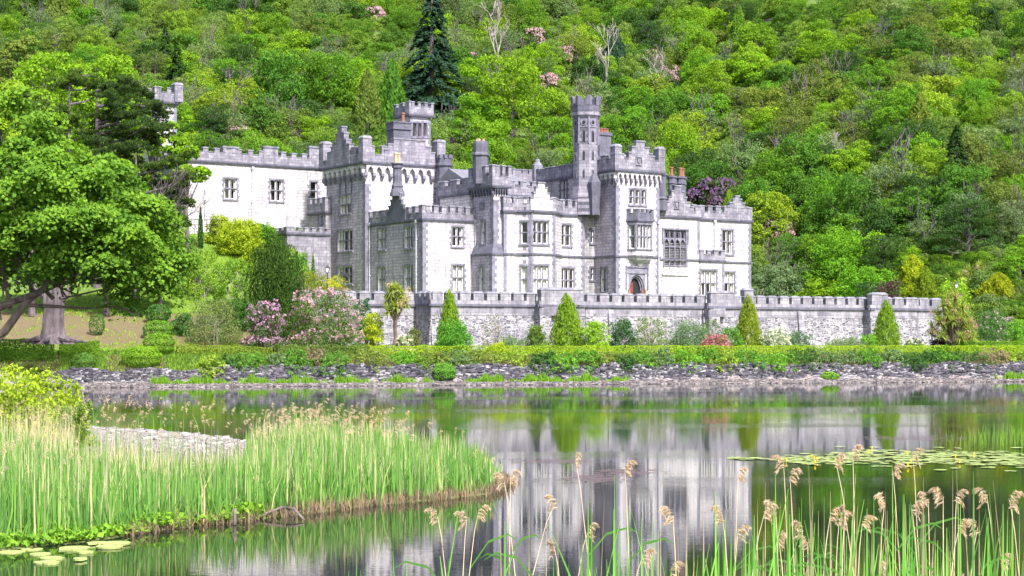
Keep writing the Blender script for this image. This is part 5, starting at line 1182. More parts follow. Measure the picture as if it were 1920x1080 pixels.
# (name, px, top, base, width, D, colour, label, style, n, size, blossom, bn, stems)
T_ = [
 ('golden_cypress', 843, 549, 648, 50, 140, CY, 'golden-green conical cypress leftmost of four before the terrace wall', 'cone', 6000, .17, None, 0, 0),
 ('golden_cypress', 1063, 556, 652, 70, 143, CY, 'widest of the four golden cypresses, in front of the first bastion', 'cone', 8000, .17, None, 0, 0),
 ('golden_cypress', 1403, 558, 652, 56, 149, (.17, .23, .02), 'sparse conical cypress with brown patch before the second bastion', 'cone', 5200, .18, None, 0, 1),
 ('golden_cypress', 1662, 567, 655, 56, 155, CY, 'golden-green cypress in front of the last bastion on the right', 'cone', 6000, .17, None, 0, 0),
 ('shrub', 698, 583, 646, 44, 138, YG, 'upright yellow-green shrub left of the slim cabbage palm', 'round', 3400, .15, None, 0, 0),
 ('shrub', 682, 553, 640, 40, 141, BLG, 'dark blue-green shrub between the pink rhododendron and the palm', 'round', 3000, .14, None, 0, 0),
 ('shrub', 776, 612, 646, 28, 139, OG, 'small olive shrub in the dark corner of the wall', 'round', 1500, .13, None, 0, 0),
 ('shrub', 762, 628, 648, 30, 137, (.16, .22, .10), 'low shrub with cream flowers beside the slim palm trunk', 'round', 1300, .12, (.6, .6, .5), 90, 0),
 ('shrub', 850, 597, 652, 62, 136, (.09, .24, .03), 'feathery bright green shrub at the foot of the leftmost cypress', 'round', 4200, .15, None, 0, 0),
 ('shrub', 924, 585, 650, 46, 143, (.15, .16, .09), 'scraggy bare-twigged climber against the terrace wall', 'sparse', 900, .13, None, 0, 1),
 ('shrub', 957, 628, 652, 44, 139, (.12, .2, .07), 'small grey-green shrub right of the bare climber', 'round', 1500, .12, None, 0, 0),
 ('shrub', 932, 641, 656, 36, 136, YG, 'low golden shrub by the long hedge below the bare climber', 'round', 1200, .11, None, 0, 0),
 ('shrub', 1007, 606, 652, 44, 142, (.11, .18, .03), 'dark leafy dome shrub left of the widest cypress', 'round', 3000, .14, None, 0, 0),
 ('shrub', 1118, 601, 652, 52, 142, LG, 'lime green leafy shrub right of the widest cypress', 'round', 3000, .15, None, 0, 0),
 ('shrub', 1166, 597, 653, 50, 144, (.05, .12, .045), 'dark glossy evergreen shrub below the doorway', 'round', 3200, .14, None, 0, 0),
 ('shrub', 1220, 594, 653, 78, 145, (.14, .19, .07), 'airy olive shrub with pale twigs below the great window', 'sparse', 3000, .14, None, 0, 1),
 ('shrub', 1292, 600, 654, 76, 145, (.11, .18, .09), 'grey-green rounded shrub below the low crenellated bay', 'round', 4200, .13, None, 0, 0),
 ('shrub', 1335, 596, 640, 44, 148, (.10, .16, .05), 'tall thin shrub behind the pink azalea', 'sparse', 1500, .13, None, 0, 1),
 ('shrub', 1368, 612, 654, 48, 147, (.09, .2, .03), 'bright green bush between the azalea and the sparse cypress', 'round', 2400, .14, None, 0, 0),
 ('azalea', 1340, 628, 655, 54, 143, (.12, .16, .05), 'rosy pink azalea in flower by the long hedge', 'round', 1400, .11, (.5, .2, .27), 230, 0),
 ('shrub', 1455, 616, 656, 54, 149, (.13, .19, .09), 'shrub covered in small white flowers right of the sparse cypress', 'round', 2200, .12, (.6, .62, .58), 260, 0),
 ('shrub', 1497, 620, 656, 46, 151, (.10, .17, .10), 'soft grey-green bush right of the white-flowered shrub', 'round', 2000, .13, None, 0, 0),
 ('shrub', 1590, 631, 657, 62, 153, (.14, .2, .10), 'low silvery shrub on the bare stretch of wall', 'round', 2200, .12, None, 0, 0),
 ('shrub', 1560, 637, 657, 34, 153, (.2, .25, .15), 'small pale silver-leaved plant left of the low silvery shrub', 'round', 900, .11, None, 0, 0),
 ('shrub', 1627, 626, 656, 36, 153, BG, 'small bright green bush touching the rightmost cypress', 'round', 1800, .13, None, 0, 0),
 ('shrub', 1716, 634, 657, 36, 157, (.08, .12, .05), 'low dark shrub with white flowers right of the last cypress', 'round', 1500, .12, (.7, .7, .62), 60, 0),
 ('shrub', 1760, 634, 657, 34, 152, (.09, .02, .06), 'deep purple-leaved shrub under the big cabbage palm', 'round', 2000, .12, None, 0, 0),
 ('shrub', 1788, 632, 657, 20, 151, LG, 'small lime bush right of the purple-leaved shrub', 'round', 900, .12, None, 0, 0),
 ('rhododendron', 1858, 580, 645, 62, 160, (.08, .17, .05), 'rounded green bush with faded mauve flowers right of the palm', 'round', 4200, .15, (.4, .3, .36), 120, 0),
 ('shrub', 1902, 598, 650, 40, 161, BG, 'upright bright green bush at the far right edge', 'round', 2600, .15, None, 0, 0),
 ('shrub', 1888, 592, 640, 26, 165, (.14, .15, .11), 'greyish flowering bush between the two green bushes at right', 'round', 1600, .14, (.4, .33, .4), 80, 0),
 ('conifer_shrub', 1712, 478, 560, 60, 188, (.24, .29, .015), 'golden conifer rising behind the last bastion', 'tier', 5000, .28, None, 0, 0),
 ('conifer_shrub', 1735, 500, 575, 50, 184, (.15, .22, .02), 'darker gold-green conifer right of the golden one behind the wall', 'tier', 4200, .28, None, 0, 0),
 ('conifer_shrub', 1872, 512, 600, 88, 180, (.21, .25, .015), 'broad golden conifer behind the big cabbage palm', 'tier', 6500, .3, None, 0, 0),
 ('shrub', 1668, 520, 560, 52, 180, (.085, .05, .05), 'purple-brown leaved bush behind the last bastion', 'round', 3400, .2, None, 0, 0),
 ('shrub', 1790, 520, 585, 70, 178, LG, 'pale green leafy bush behind the lamp on the right', 'round', 3400, .2, None, 0, 0),
 ('shrub', 1915, 540, 610, 60, 180, (.06, .13, .03), 'dark green bush at the right edge behind the golden conifer', 'round', 3400, .2, None, 0, 0),
 # left of the castle
 ('yew_tree', 515, 430, 588, 106, 140, (.035, .075, .012), 'dark upright yew with fluted crown left of the castle', 'fat', 15000, .2, None, 0, 0),
 ('rhododendron', 612, 540, 654, 130, 134, (.09, .16, .035), 'largest pink-flowering rhododendron below the left tower', 'round', 9000, .15, (.52, .32, .44), 620, 1),
 ('rhododendron', 562, 510, 560, 50, 141, (.07, .13, .03), 'pink flowering shoots between the yew and the gold bush', 'round', 2600, .15, (.52, .34, .44), 150, 0),
 ('rhododendron', 498, 563, 634, 74, 133, (.08, .13, .05), 'small round mauve rhododendron below the yew', 'round', 4200, .13, (.48, .28, .48), 420, 1),
 ('shrub', 402, 558, 646, 106, 133, (.13, .17, .06), 'twiggy olive dome bush on the bare bank', 'sparse', 7500, .13, None, 0, 1),
 ('shrub', 347, 585, 636, 46, 136, (.05, .13, .025), 'dark green bush tucked left of the twiggy olive dome', 'round', 2800, .13, None, 0, 0),
 ('clipped_bush', 297, 600, 630, 50, 134, (.09, .2, .02), 'upper of two clipped round bushes on the brown bank', 'ball', 2600, .12, None, 0, 0),
 ('clipped_bush', 297, 624, 660, 52, 128, (.12, .23, .02), 'lower of two clipped round bushes on the brown bank', 'ball', 2800, .12, None, 0, 0),
 ('clipped_bush', 297, 570, 602, 42, 140, (.05, .13, .025), 'darkest clipped bush in the shade above the round pair', 'ball', 2200, .12, None, 0, 0),
 ('shrub', 590, 505, 560, 60, 146, (.17, .2, .03), 'gold-olive bush in front of the tower foot', 'round', 3600, .15, None, 0, 0),
 ('shrub', 627, 515, 545, 58, 150, (.33, .34, .015), 'bright yellow spreading shrub under the left tower windows', 'round', 3400, .14, None, 0, 0),
 ('shrub', 643, 538, 560, 40, 148, (.2, .15, .12), 'brownish dry heather bush behind the terrace parapet', 'round', 1800, .12, None, 0, 0),
 ('shrub', 563, 470, 540, 44, 150, (.09, .2, .03), 'green leafy bush between the yew and the castle annex', 'round', 3000, .17, None, 0, 0),
 ('cypress_shrub', 587, 478, 520, 14, 152, (.06, .14, .02), 'tiny upright green shrub at the foot of the annex', 'cone', 900, .14, None, 0, 0),
 ('golden_hedge', 450, 410, 470, 76, 164, (.24, .31, .02), 'large rounded golden hedge below the long wing', 'round', 6500, .2, None, 0, 0),
 ('golden_hedge', 412, 402, 450, 46, 167, (.22, .29, .02), 'smaller golden hedge left of the large rounded one', 'round', 3400, .2, None, 0, 0),
 ('golden_hedge', 466, 450, 490, 34, 158, (.24, .31, .02), 'little golden ball bush between the large golden hedge and the yew', 'round', 2200, .17, None, 0, 0),
 ('shrub', 494, 420, 470, 56, 168, (.10, .22, .02), 'green bush under the long wing right of the golden hedge', 'round', 3400, .2, None, 0, 0),
 ('cypress_shrub', 376, 388, 430, 12, 165, (.03, .08, .02), 'thin dark column cypress before the long wing', 'cone', 1200, .15, None, 0, 0),
 ('shrub', 440, 480, 600, 90, 146, (.13, .24, .025), 'light green feathery tree-like shrub left of the yew', 'sparse', 9000, .17, None, 0, 1),
 ('shrub', 380, 470, 600, 90, 150, (.16, .26, .025), 'lime green young tree with a white stem on the lawn slope', 'sparse', 9000, .17, None, 0, 1),
 ('shrub', 340, 440, 590, 90, 154, (.05, .11, .02), 'shadowy green thicket at the right edge of the maple crown', 'round', 7000, .18, None, 0, 1),
 ('shrub', 450, 560, 610, 70, 139, (.06, .14, .025), 'glossy green bush behind the twiggy olive dome', 'round', 3600, .15, None, 0, 0),
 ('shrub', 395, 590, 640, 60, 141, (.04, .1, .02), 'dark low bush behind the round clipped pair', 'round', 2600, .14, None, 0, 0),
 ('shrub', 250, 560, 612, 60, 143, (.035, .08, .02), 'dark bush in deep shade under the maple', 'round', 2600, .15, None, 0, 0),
 ('clipped_bush', 182, 588, 602, 26, 134, (.05, .13, .02), 'tiny dark clipped bush on the lawn under the maple', 'ball', 900, .11, None, 0, 0),
 ('clipped_bush', 266, 648, 688, 66, 124.5, (.14, .26, .02), 'bright clipped round bush standing on the lake wall', 'ball', 4200, .11, None, 0, 0),
 ('clipped_bush', 157, 661, 698, 42, 123.2, (.08, .17, .03), 'small clipped bush with mauve tinge left of the bright round one', 'ball', 2600, .11, None, 0, 0),
]
for (nm, px, top, base, wd, D, col, lab, style, n, size, blo, bn, st) in T_:
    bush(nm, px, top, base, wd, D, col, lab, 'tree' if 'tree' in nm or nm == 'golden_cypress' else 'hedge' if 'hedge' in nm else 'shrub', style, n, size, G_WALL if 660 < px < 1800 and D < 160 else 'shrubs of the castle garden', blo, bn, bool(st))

rs = np.random.RandomState(71); n = 15000; px = rs.uniform(660, 1765, n); q = (px-960)/F; off = rs.uniform(10.0, 14.5, n); y_ = (128+off)/(1-.262*q); x_ = q*y_
ht = (.25+.55*np.abs(np.sin(px*.045)*np.sin(px*.013+1)))*rs.uniform(0, 1, n); keep = np.array([walkside(a, b) < -.5 for a, b in zip(x_, y_)]); P = np.column_stack([x_, y_, 2.25+ht])[keep]
V, F_, T = leaves(rs, P, np.tile([0, -.3, 1.], (len(P), 1)), .13, .6, None, .4, tvar=.25); tag(link('border_plants', npmesh('border_plants', V, F_, M['leaf'], T), None, (.15, .26, .06)), kind='stuff')
# clipped hedges: box-shaped, leafy skins on curves
def hedge(name, pts, w_, h, col, lab, n, size=.09, zoff=0, seed=1, group=None, cat='hedge', wob=.06, zs=None, round_=.0):
    """pts: world (x, y) along the middle; leaves cover top and both sides"""
    rs = np.random.RandomState(seed); seg = [math.dist(a, b) for a, b in zip(pts, pts[1:])]; tot = sum(seg)
    s = rs.uniform(0, tot, n); cum = np.concatenate([[0], np.cumsum(seg)]); k = np.clip(np.searchsorted(cum, s)-1, 0, len(seg)-1)
    A = np.array(pts)[k]; B = np.array(pts)[k+1]; f = ((s-cum[k])/np.array(seg)[k])[:, None]; T = (B-A)/np.linalg.norm(B-A, axis=1, keepdims=True); Nn = np.stack([T[:, 1], -T[:, 0]], 1)
    c = A+(B-A)*f; gz = np.array([on(x, y) for x, y in c])+zoff if zs is None else np.full(n, zs)
    u_ = rs.uniform(0, 1, n); tot_w = w_+2*h; q = u_*tot_w; side = np.where(q < h, 1, np.where(q > h+w_, -1, 0))
    off = np.where(side == 0, q-h-w_/2, side*w_/2); z = np.where(side == 0, h, np.where(side == 1, q, tot_w-q))
    wv = wob*(np.sin(s*1.9+seed)+np.sin(s*4.3+z*3))*.5; off = off+side*wv+rs.normal(0, .02, n); z = z+np.where(side == 0, wv, 0)
    off *= 1-round_*(z/h)**3*.5
    P = np.stack([c[:, 0]+Nn[:, 0]*off, c[:, 1]+Nn[:, 1]*off, gz+z], 1); nr = np.stack([Nn[:, 0]*side, Nn[:, 1]*side, (side == 0)*1.0], 1)
    # ends
    m_ = int(n*.06)+20; parts = [leaves(rs, P, nr, size, .7, None, .55, tint=.5+.08*np.sin(s*.9+seed))]
    for e_, sg in ((0, -1), (-1, 1)):
        a = np.array(pts[e_]); b = np.array(pts[1 if e_ == 0 else -2]); t = (a-b)/np.linalg.norm(a-b); nn_ = np.array([t[1], -t[0]]); o_ = rs.uniform(-w_/2, w_/2, m_)
        Q = np.stack([a[0]+nn_[0]*o_, a[1]+nn_[1]*o_, (on(*a)+zoff if zs is None else zs)+rs.uniform(0, h, m_)], 1); parts.append(leaves(rs, Q, np.tile([t[0], t[1], 0], (m_, 1)), size, .7, None, .55))
    V, F_, T2 = join(parts); o = link(name, npmesh(name, V, F_, M['leaf'], T2), None, tuple(min(.5, c*1.35) for c in col)); tag(o, lab, cat, group); return o
def wl_(px, py, D): return ((px-960)/F*D, D)
def along(px0, px1, off, k=14):
    """points at a constant distance behind the shoreline"""
    out = []
    for i in range(k):
        px = px0+(px1-px0)*i/(k-1); q = (px-960)/F; y_ = (128.0+off)/(1-.262*q); out.append((q*y_, y_))
    return out
hedge('long_hedge', along(655, 2000, 7.6, 24), .9, .72, (.24, .34, .02), 'very long low clipped golden-green hedge running along the lakeside path', 34000, .09, group=None, seed=3)
hedge('clipped_hedge', along(-15, 101, -.4+5.5, 4), 1.2, 1.45, (.09, .19, .02), 'long box-shaped clipped hedge at the left edge above the lake', 6000, .11, seed=4)
hedge('clipped_hedge', along(112, 186, 6.5, 3), 1.0, 1.0, (.12, .23, .02), 'short box-shaped clipped hedge beside the thick grey trunk', 3600, .11, seed=5)
hedge('clipped_hedge', along(332, 510, 7.0, 5), 1.0, .6, (.16, .22, .03), 'low clipped hedge in front of the twiggy olive dome', 4000, .1, seed=6)
hedge('clipped_hedge', along(520, 690, 6.2, 5), 1.2, .85, (.12, .18, .04), 'shaggy clipped hedge below the largest pink rhododendron', 6000, .1, seed=7, wob=.15)
hedge('clipped_hedge', [wl_(1800, 0, 150), wl_(1850, 0, 153), wl_(2000, 0, 151)], 1.0, .9, (.12, .24, .02), 'curving clipped hedge behind the path at the far right', 5000, .11, seed=8)
# bank shrubs on the lake wall: one thing each
rb = random.Random(12); px = 395; k = 0
BK = [('rounded', (.10, .23, .03)), ('olive', (.16, .21, .045)), ('bright', (.13, .29, .03)), ('leafy', (.09, .21, .03)), ('dark', (.05, .12, .03)), ('yellowish', (.20, .29, .04)), ('dry brownish', (.20, .16, .11)), ('grey-green', (.12, .19, .08))]
lmk = [(560, 'below the small mauve rhododendron'), (680, 'below the largest pink rhododendron'), (800, 'below the slim cabbage palm'), (900, 'below the leftmost cypress'), (1000, 'below the bare climber'), (1100, 'below the widest cypress'), (1200, 'below the doorway'), (1300, 'below the great window'), (1360, 'below the pink azalea'), (1440, 'below the sparse cypress'), (1520, 'below the white flowers'), (1620, 'below the low silvery shrub'), (1700, 'below the rightmost cypress'), (1840, 'below the big cabbage palm'), (2100, 'at its far right end')]
bk = []
while px < 1990:
    wd = rb.uniform(44, 84); nm, col = rb.choice(BK); q = (px-960)/F; y_ = (128+rb.uniform(3.0, 4.2))/(1-.262*q)
    if not (720 < px < 760): bk.append((px, wd, nm, col, y_))
    px += wd*rb.uniform(.5, .85)
cnt = {}
for (px, wd, nm, col, y_) in bk:
    lm = next(l for a, l in lmk if px < a); cnt.setdefault((nm, lm), []).append(px)
for (px, wd, nm, col, y_) in bk:
    lm = next(l for a, l in lmk if px < a); L_ = sorted(cnt[(nm, lm)]); extra = '' if len(L_) == 1 else ', '+['left one', 'middle one' if len(L_) > 2 else 'right one', 'right one', 'last one'][min(L_.index(px), 3)]
    gy = y_; x_ = (px-960)/F*gy; g_ = on(x_, gy); pyb = HZ-F*(g_-CH)/gy; hpx = rb.uniform(38, 62)
    bush('bank_shrub', px, pyb-hpx*.5, pyb+hpx*.36, wd, gy-.5, col, '%s shrub spilling over the lake wall %s%s' % (nm, lm, extra), 'shrub', 'dense', 2600, .15, 'shrubs along the top of the lake wall', seed=int(px))
bush('water_shrub', 832, 680, 714, 38, 128.3, (.10, .24, .03), 'round bright green bush at the waterline', 'shrub', 'ball', 3000, .12, 'bushes at the waterline'); bush('water_shrub', 788, 664, 710, 34, 128.6, (.12, .22, .03), 'upright green bush against the lake wall left of the round one', 'shrub', 'round', 2400, .12, 'bushes at the waterline')
bush('water_shrub', 1554, 697, 713, 32, 136, (.14, .3, .02), 'small vivid green cushion plant at the stony waterline right', 'plant', 'ball', 1500, .1, 'bushes at the waterline'); bush('water_shrub', 1853, 694, 706, 22, 140.5, (.14, .3, .02), 'tiny green cushion plant on the lake wall far right', 'plant', 'ball', 800, .1, 'bushes at the waterline')

# ------------------------------------------------------------------ cabbage palms
def blades(rs, c, n, L_, w_, up=-.2, droop=.4, col=None):
    """radiating sword leaves, two segments each"""
    a = rs.uniform(0, 6.283, n); e_ = np.arcsin(rs.uniform(-.35+up, 1, n)); d = np.stack([np.cos(a)*np.cos(e_), np.sin(a)*np.cos(e_), np.sin(e_)], 1); s = unit(np.cross(d, [0, 0, 1.0])+1e-4)
    l_ = (L_*rs.uniform(.7, 1.1, n))[:, None]; p0 = np.tile(c, (n, 1)); p1 = p0+d*l_*.55; p2 = p0+d*l_; p2[:, 2] -= (droop*l_[:, 0]*.4*(1-d[:, 2]))
    V = np.stack([p0-s*w_*.4, p0+s*w_*.4, p1+s*w_*.5, p1-s*w_*.5, p1-s*w_*.5, p1+s*w_*.5, p2+s*w_*.06, p2-s*w_*.06], 1).reshape(-1, 3); F_ = np.arange(n*8).reshape(-1, 4)
    return V, F_, np.repeat(rs.normal(.5, .2, n).clip(0, 1), 8)
def palm(px, base, D, heads, th, lab, L_=.95, flower=(.5, .36, .3), nb=110, name='cabbage_palm', tr=.16, fl=1):
    X_, Y_, _ = place(px, base, D); z = CH+(HZ-base)/F*D; o = empty(name, (X_, Y_, z)); tag(o, lab, 'palm'); rs = np.random.RandomState(int(px)); mb = MB(); parts = []; fp = []
    fork = th; rr_ = random.Random(int(px))
    mb.tube([(0, 0, 0), (.05, 0, th*.3), (-.03, .02, th*.7), (0, 0, th)], [tr*1.4, tr, tr*.9, tr*.95], 8)
    for hx, hy, hz in heads:
        mb.tube([(0, 0, th-.1), (hx*.5, hy*.5, th+(hz-th)*.45), (hx, hy, hz)], [tr*.8, tr*.55, tr*.4], 6)
        parts.append(blades(rs, np.array([hx, hy, hz]), nb, L_*.85, .075)); 
        if fl:
            for q in range(fl):
                a = rr_.uniform(0, 6.28); c = np.array([hx+math.cos(a)*L_*.55, hy+math.sin(a)*L_*.55, hz+rr_.uniform(-.1, .35)]); P = c+rs.normal(0, .17, (90, 3)); fp.append(leaves(rs, P, rs.normal(0, 1, (90, 3)), .09, .8))
    V, F_, T = join(parts); mb.build('trunk', M['bark'], o); link('leaves', npmesh('palm_leaves', V, F_, M['leaf'], T), o, (.30, .37, .08))
    if fp: V, F_, T = join(fp); link('flower_plume', npmesh('flower_plume', V, F_, M['leaf'], T), o, flower)
palm(741, 648, 137.5, [(-.3, 0, 4.2), (.45, .2, 4.0), (.1, -.2, 4.4), (-.6, .1, 3.5), (.75, 0, 3.3), (-.5, -.2, 2.7), (.1, -.3, 3.0), (.4, 0, 3.6), (-.2, .2, 3.6)], 2.0, 'slim cabbage palm with a bare trunk before the dark corner of the wall', 1.0, (.62, .5, .3), 110, fl=1)
rq = random.Random(2); heads = []
for i in range(24):
    q_ = ((i+.5)/24)**.5; a = i*2.4; heads.append((1.95*q_*math.cos(a), 1.4*q_*math.sin(a), .9+3.3*(1-q_**1.6)+rq.uniform(-.3, .4)))
palm(1785, 652, 150, heads, .5, 'big many-headed cabbage palm with pinkish flower plumes at right', 1.0, (.5, .32, .28), 90, tr=.2, fl=1)
palm(1836, 545, 186, [(-1.9, 0, 1.5), (-.9, .3, 2.0), (0, -.2, 2.4), (.9, 0, 2.1), (1.8, .3, 1.6), (.3, .3, 1.5), (-.5, -.4, 1.2), (1.1, -.4, 1.2)], .4, 'cabbage palm with cream plumes higher up behind the golden conifer', 1.2, (.6, .5, .35), 120, tr=.2, fl=1)

# ------------------------------------------------------------------ the big maple, the old trunk and the pines on the left
def maple():
    D = 101.0; bx = (-60-960)/F*D; z0 = on(bx, D+20); z0 = 1.6
    o = empty('maple_tree', (bx, D, z0)); tag(o, 'spreading bright green maple whose crown fills the left edge', 'tree'); rs = np.random.RandomState(77)
    # lobes of leaf sprays traced as a dome: (px, py, radius px, depth offset)
    Ls = [(20, 180, 40, 2), (60, 230, 50, 1), (0, 290, 75, -1), (100, 290, 60, 0), (170, 300, 50, 1), (60, 340, 70, -3), (150, 350, 65, -2), (210, 330, 50, 1), (255, 385, 50, 0), (120, 410, 75, -4), (200, 410, 65, -2), (290, 420, 45, 1),
          (30, 420, 80, -3), (60, 480, 60, -2), (230, 460, 60, -2), (300, 470, 42, 0), (320, 500, 30, 1), (160, 480, 60, -3), (265, 510, 45, 0), (215, 520, 45, 0), (300, 540, 28, 1), (250, 560, 26, 1), (320, 445, 28, 1), (-60, 350, 110, 1), (-40, 480, 90, 2), (100, 350, 80, 5), (180, 430, 80, 6), (20, 500, 60, 6), (110, 500, 50, 5), (-90, 420, 120, 5), (345, 480, 18, 0), (230, 350, 30, 2), (130, 260, 30, 1), (260, 440, 45, 3)]
    C = []; Rd = []
    for px, py, r, dy in Ls:
        X_, Y_, z = place(px, py, D+dy); C.append((X_-bx, Y_-D, z-z0)); Rd.append(r/F*D)
    C = np.array(C); Rd = np.array(Rd); C3, R3 = [], []
    for c, q_ in zip(C, Rd):
        for k_ in range(4):
            a_ = rs.uniform(0, 6.28); C3.append(c+np.array([math.cos(a_)*q_*.62, math.sin(a_)*q_*.62, rs.uniform(-.45, .5)*q_])); R3.append(q_*rs.uniform(.38, .6))
    C = np.array(C3); Rd = np.array(R3)
    # sprays: each lobe is made of flat drooping layers
    P, d, ix, tv = clus(rs, C, Rd, 88000, 110, .50, .5, .6, .12, .26); n = len(P)
    al = np.stack([d[:, 0], d[:, 1], np.full(n, -.75)], 1)
    V, F_, T = leaves(rs, P, d*.5+np.array([0, -.2, .8]), .22, .95, al, .5, .5, .5+rs.normal(0, .05, len(C))[ix]+tv*1.6, .13)
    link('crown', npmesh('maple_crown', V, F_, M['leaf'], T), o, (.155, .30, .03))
    mb = MB()
    def P3(px, py, dy): X_, Y_, z = place(px, py, D+dy); return (X_-bx, Y_-D, z-z0)
    mb.tube([P3(-70, 720, 0), P3(-30, 655, 0), P3(10, 620, 0), P3(50, 565, 0), P3(90, 535, 0), P3(140, 515, 1), P3(190, 512, 1)], [.5, .36, .26, .22, .18, .13, .07], 8)
    mb.tube([P3(-60, 590, 0), P3(0, 575, 0), P3(40, 560, 0), P3(75, 548, -.5), P3(110, 500, -1), P3(150, 450, -1)], [.4, .25, .2, .17, .12, .06], 8)
    mb.tube([P3(50, 572, 0), P3(110, 575, 0), P3(160, 578, .5), P3(220, 575, .5), P3(262, 590, .5)], [.12, .1, .08, .06, .03], 6)
    for a in [((60, 560), (50, 480), (90, 420)), ((20, 580), (0, 480), (30, 380)), ((90, 540), (170, 480), (220, 430)), ((0, 600), (-30, 450), (10, 300)), ((140, 515), (220, 510), (290, 490)), ((100, 560), (60, 520), (70, 440)), ((75, 548), (150, 520), (250, 540))]:
        mb.tube([P3(x, y_, .3) for x, y_ in a], [.14, .09, .04], 6)
    rr_ = random.Random(6)
    for k in range(46):
        c = C[rr_.randrange(len(C))]; s = Vector(P3(rr_.uniform(0, 190), rr_.uniform(480, 560), 0)); e_ = Vector(c); m_ = (s+e_)/2+Vector((rr_.uniform(-.6, .6), rr_.uniform(-.6, .6), rr_.uniform(-.5, .5)))
        mb.tube([s, m_, e_], [.06, .045, .015], 5)
    mb.build('trunk', M['bark'], o)
maple()
def old_trunk():
    D = 117; X_, Y_, z = place(98, 641, D); o = empty('old_cypress', (X_, Y_, z)); tag(o, 'thick grey fluted trunk of an old conifer on the brown bank', 'tree'); mb = MB(); n = 26; pr = [(-.15, 1.35), (.15, 1.12), (.5, .9), (1.0, .78), (1.8, .72), (2.6, .78), (3.2, .7), (4.4, .6), (6, .5)]
    rings = []
    for z_, r in pr:
        b = len(mb.v)
        for i in range(n):
            t = 2*math.pi*i/n; q = r*(1+.10*math.sin(5*t+z_*.4)+.07*math.sin(9*t-z_*.6+1)+(.22*math.sin(4*t+.6) if z_ < .4 else 0)); q *= .86; mb.v.append((q*math.cos(t)+.08*z_*.3, q*math.sin(t), z_))
        rings.append(b)
    for a, b in zip(rings, rings[1:]):
        for i in range(n): j = (i+1) % n; mb.f.append([a+i, a+j, b+j, b+i]); mb.m.append(0)
    for s, e_ in (((-.3, 0, 2.9), (-2.2, -.3, 4.6)), ((.3, 0, 2.8), (1.2, 0, 3.8)), ((0, 0, 3.5), (2.2, .5, 5.8)), ((-.2, 0, 4), (-2.5, 0, 7.5))): mb.tube([s, ((s[0]+e_[0])/2+.2, 0, (s[2]+e_[2])/2-.2), e_], [.38, .25, .14], 8)
    for a in range(7):
        t = a*.9+.2; mb.tube([(math.cos(t)*.9, math.sin(t)*.9, .25), (math.cos(t)*1.6, math.sin(t)*1.6, .08), (math.cos(t)*2.3, math.sin(t)*2.3, .0)], [.22, .13, .04], 6)
    mb.build('trunk', M['barkgrey'], o)
    rs = np.random.RandomState(8); C = np.array([(-2.5, 0, 7.5), (0, .5, 8.5), (2.2, .5, 7), (-4, 0, 6.5), (1, 0, 10), (-1.5, .5, 11), (3.5, 1, 8.5)]); Rd = np.array([1.8, 2, 1.6, 1.3, 1.8, 1.6, 1.2]); P, d, ix = shell(rs, C, Rd, 9000, .6, .5, 1.0)
    V, F_, T = leaves(rs, P, d, .24, .4, None, .5); link('crown', npmesh('crown', V, F_, M['leaf'], T), o, (.035, .08, .02))
old_trunk()
def big_pine(px, top, base, D, pads, lab, seed, col=(.07, .12, .03), lean=(0, 0), dead=0, tw=.28):
    X_, Y_, zt_ = place(px, top, D); z = CH+(HZ-base)/F*D; z = min(z, on(X_, Y_)+.2); o = empty('pine_tree', (X_, Y_, z)); tag(o, lab, 'tree', 'dark pines at the left'); rs = np.random.RandomState(seed); rr_ = random.Random(seed); parts = []; mb = MB(); h = zt_-z
    mb.tube([(lean[0]*q*q, lean[1]*q*q, h*q) for q in (0, .2, .4, .6, .8, .95)], [tw*1.3, tw, tw*.85, tw*.7, tw*.45, tw*.15], 8)
    for (ppx, ppy, wr, dy) in pads:
        cx, cy, cz = place(ppx, ppy, D+dy); c = np.array([cx-X_, cy-Y_, cz-z]); pr = wr/F*D
        # a limb and needle brushes along its end
        q = min(.95, max(.2, (c[2]-abs(c[0])*.35)/h)); st = (lean[0]*q*q, lean[1]*q*q, h*q)
        md = (st[0]*.45+c[0]*.55, st[1]*.45+c[1]*.55, (st[2]*.5+c[2]*.5)-.2); mb.tube([st, md, tuple(c)], [tw*.4, tw*.25, .03], 6)
        for j in range(5):
            a = rr_.uniform(0, 6.28); mb.tube([tuple(c), (c[0]+math.cos(a)*pr*.7, c[1]+math.sin(a)*pr*.7, c[2]+rr_.uniform(.0, .25)*pr)], [.04, .015], 4)
        m_ = int(1000*pr**1.5)+300; cl = 18; cc = c+np.stack([rs.normal(0, pr*.5, cl), rs.normal(0, pr*.5, cl), rs.normal(0, pr*.2, cl)], 1); k = rs.choice(cl, m_); d = unit(rs.normal(0, 1, (m_, 3)))
        P = cc[k]+d*np.array([.38, .38, .2])*pr*.8*rs.uniform(.2, 1, m_)[:, None]**.5
        parts.append(leaves(rs, P, rs.normal(0, 1, (m_, 3)), .24, .28, d+np.array([0, 0, .7]), .5, .35, .42+.28*d[:, 2], .12))
    V, F_, T = join(parts); link('crown', npmesh('pine_crown', V, F_, M['leaf'], T), o, col)
    for k in range(dead): branchy(rr_, (rr_.uniform(0, 2.5), rr_.uniform(-1, 0), h*rr_.uniform(.45, .62)), (rr_.uniform(.4, 1), rr_.uniform(-.3, .3), rr_.uniform(.1, .5)), rr_.uniform(2.2, 3.2), .09, 3, mb, .7, .05, n=5, minr=.018)
    mb.build('trunk', M['barkgrey'], o)
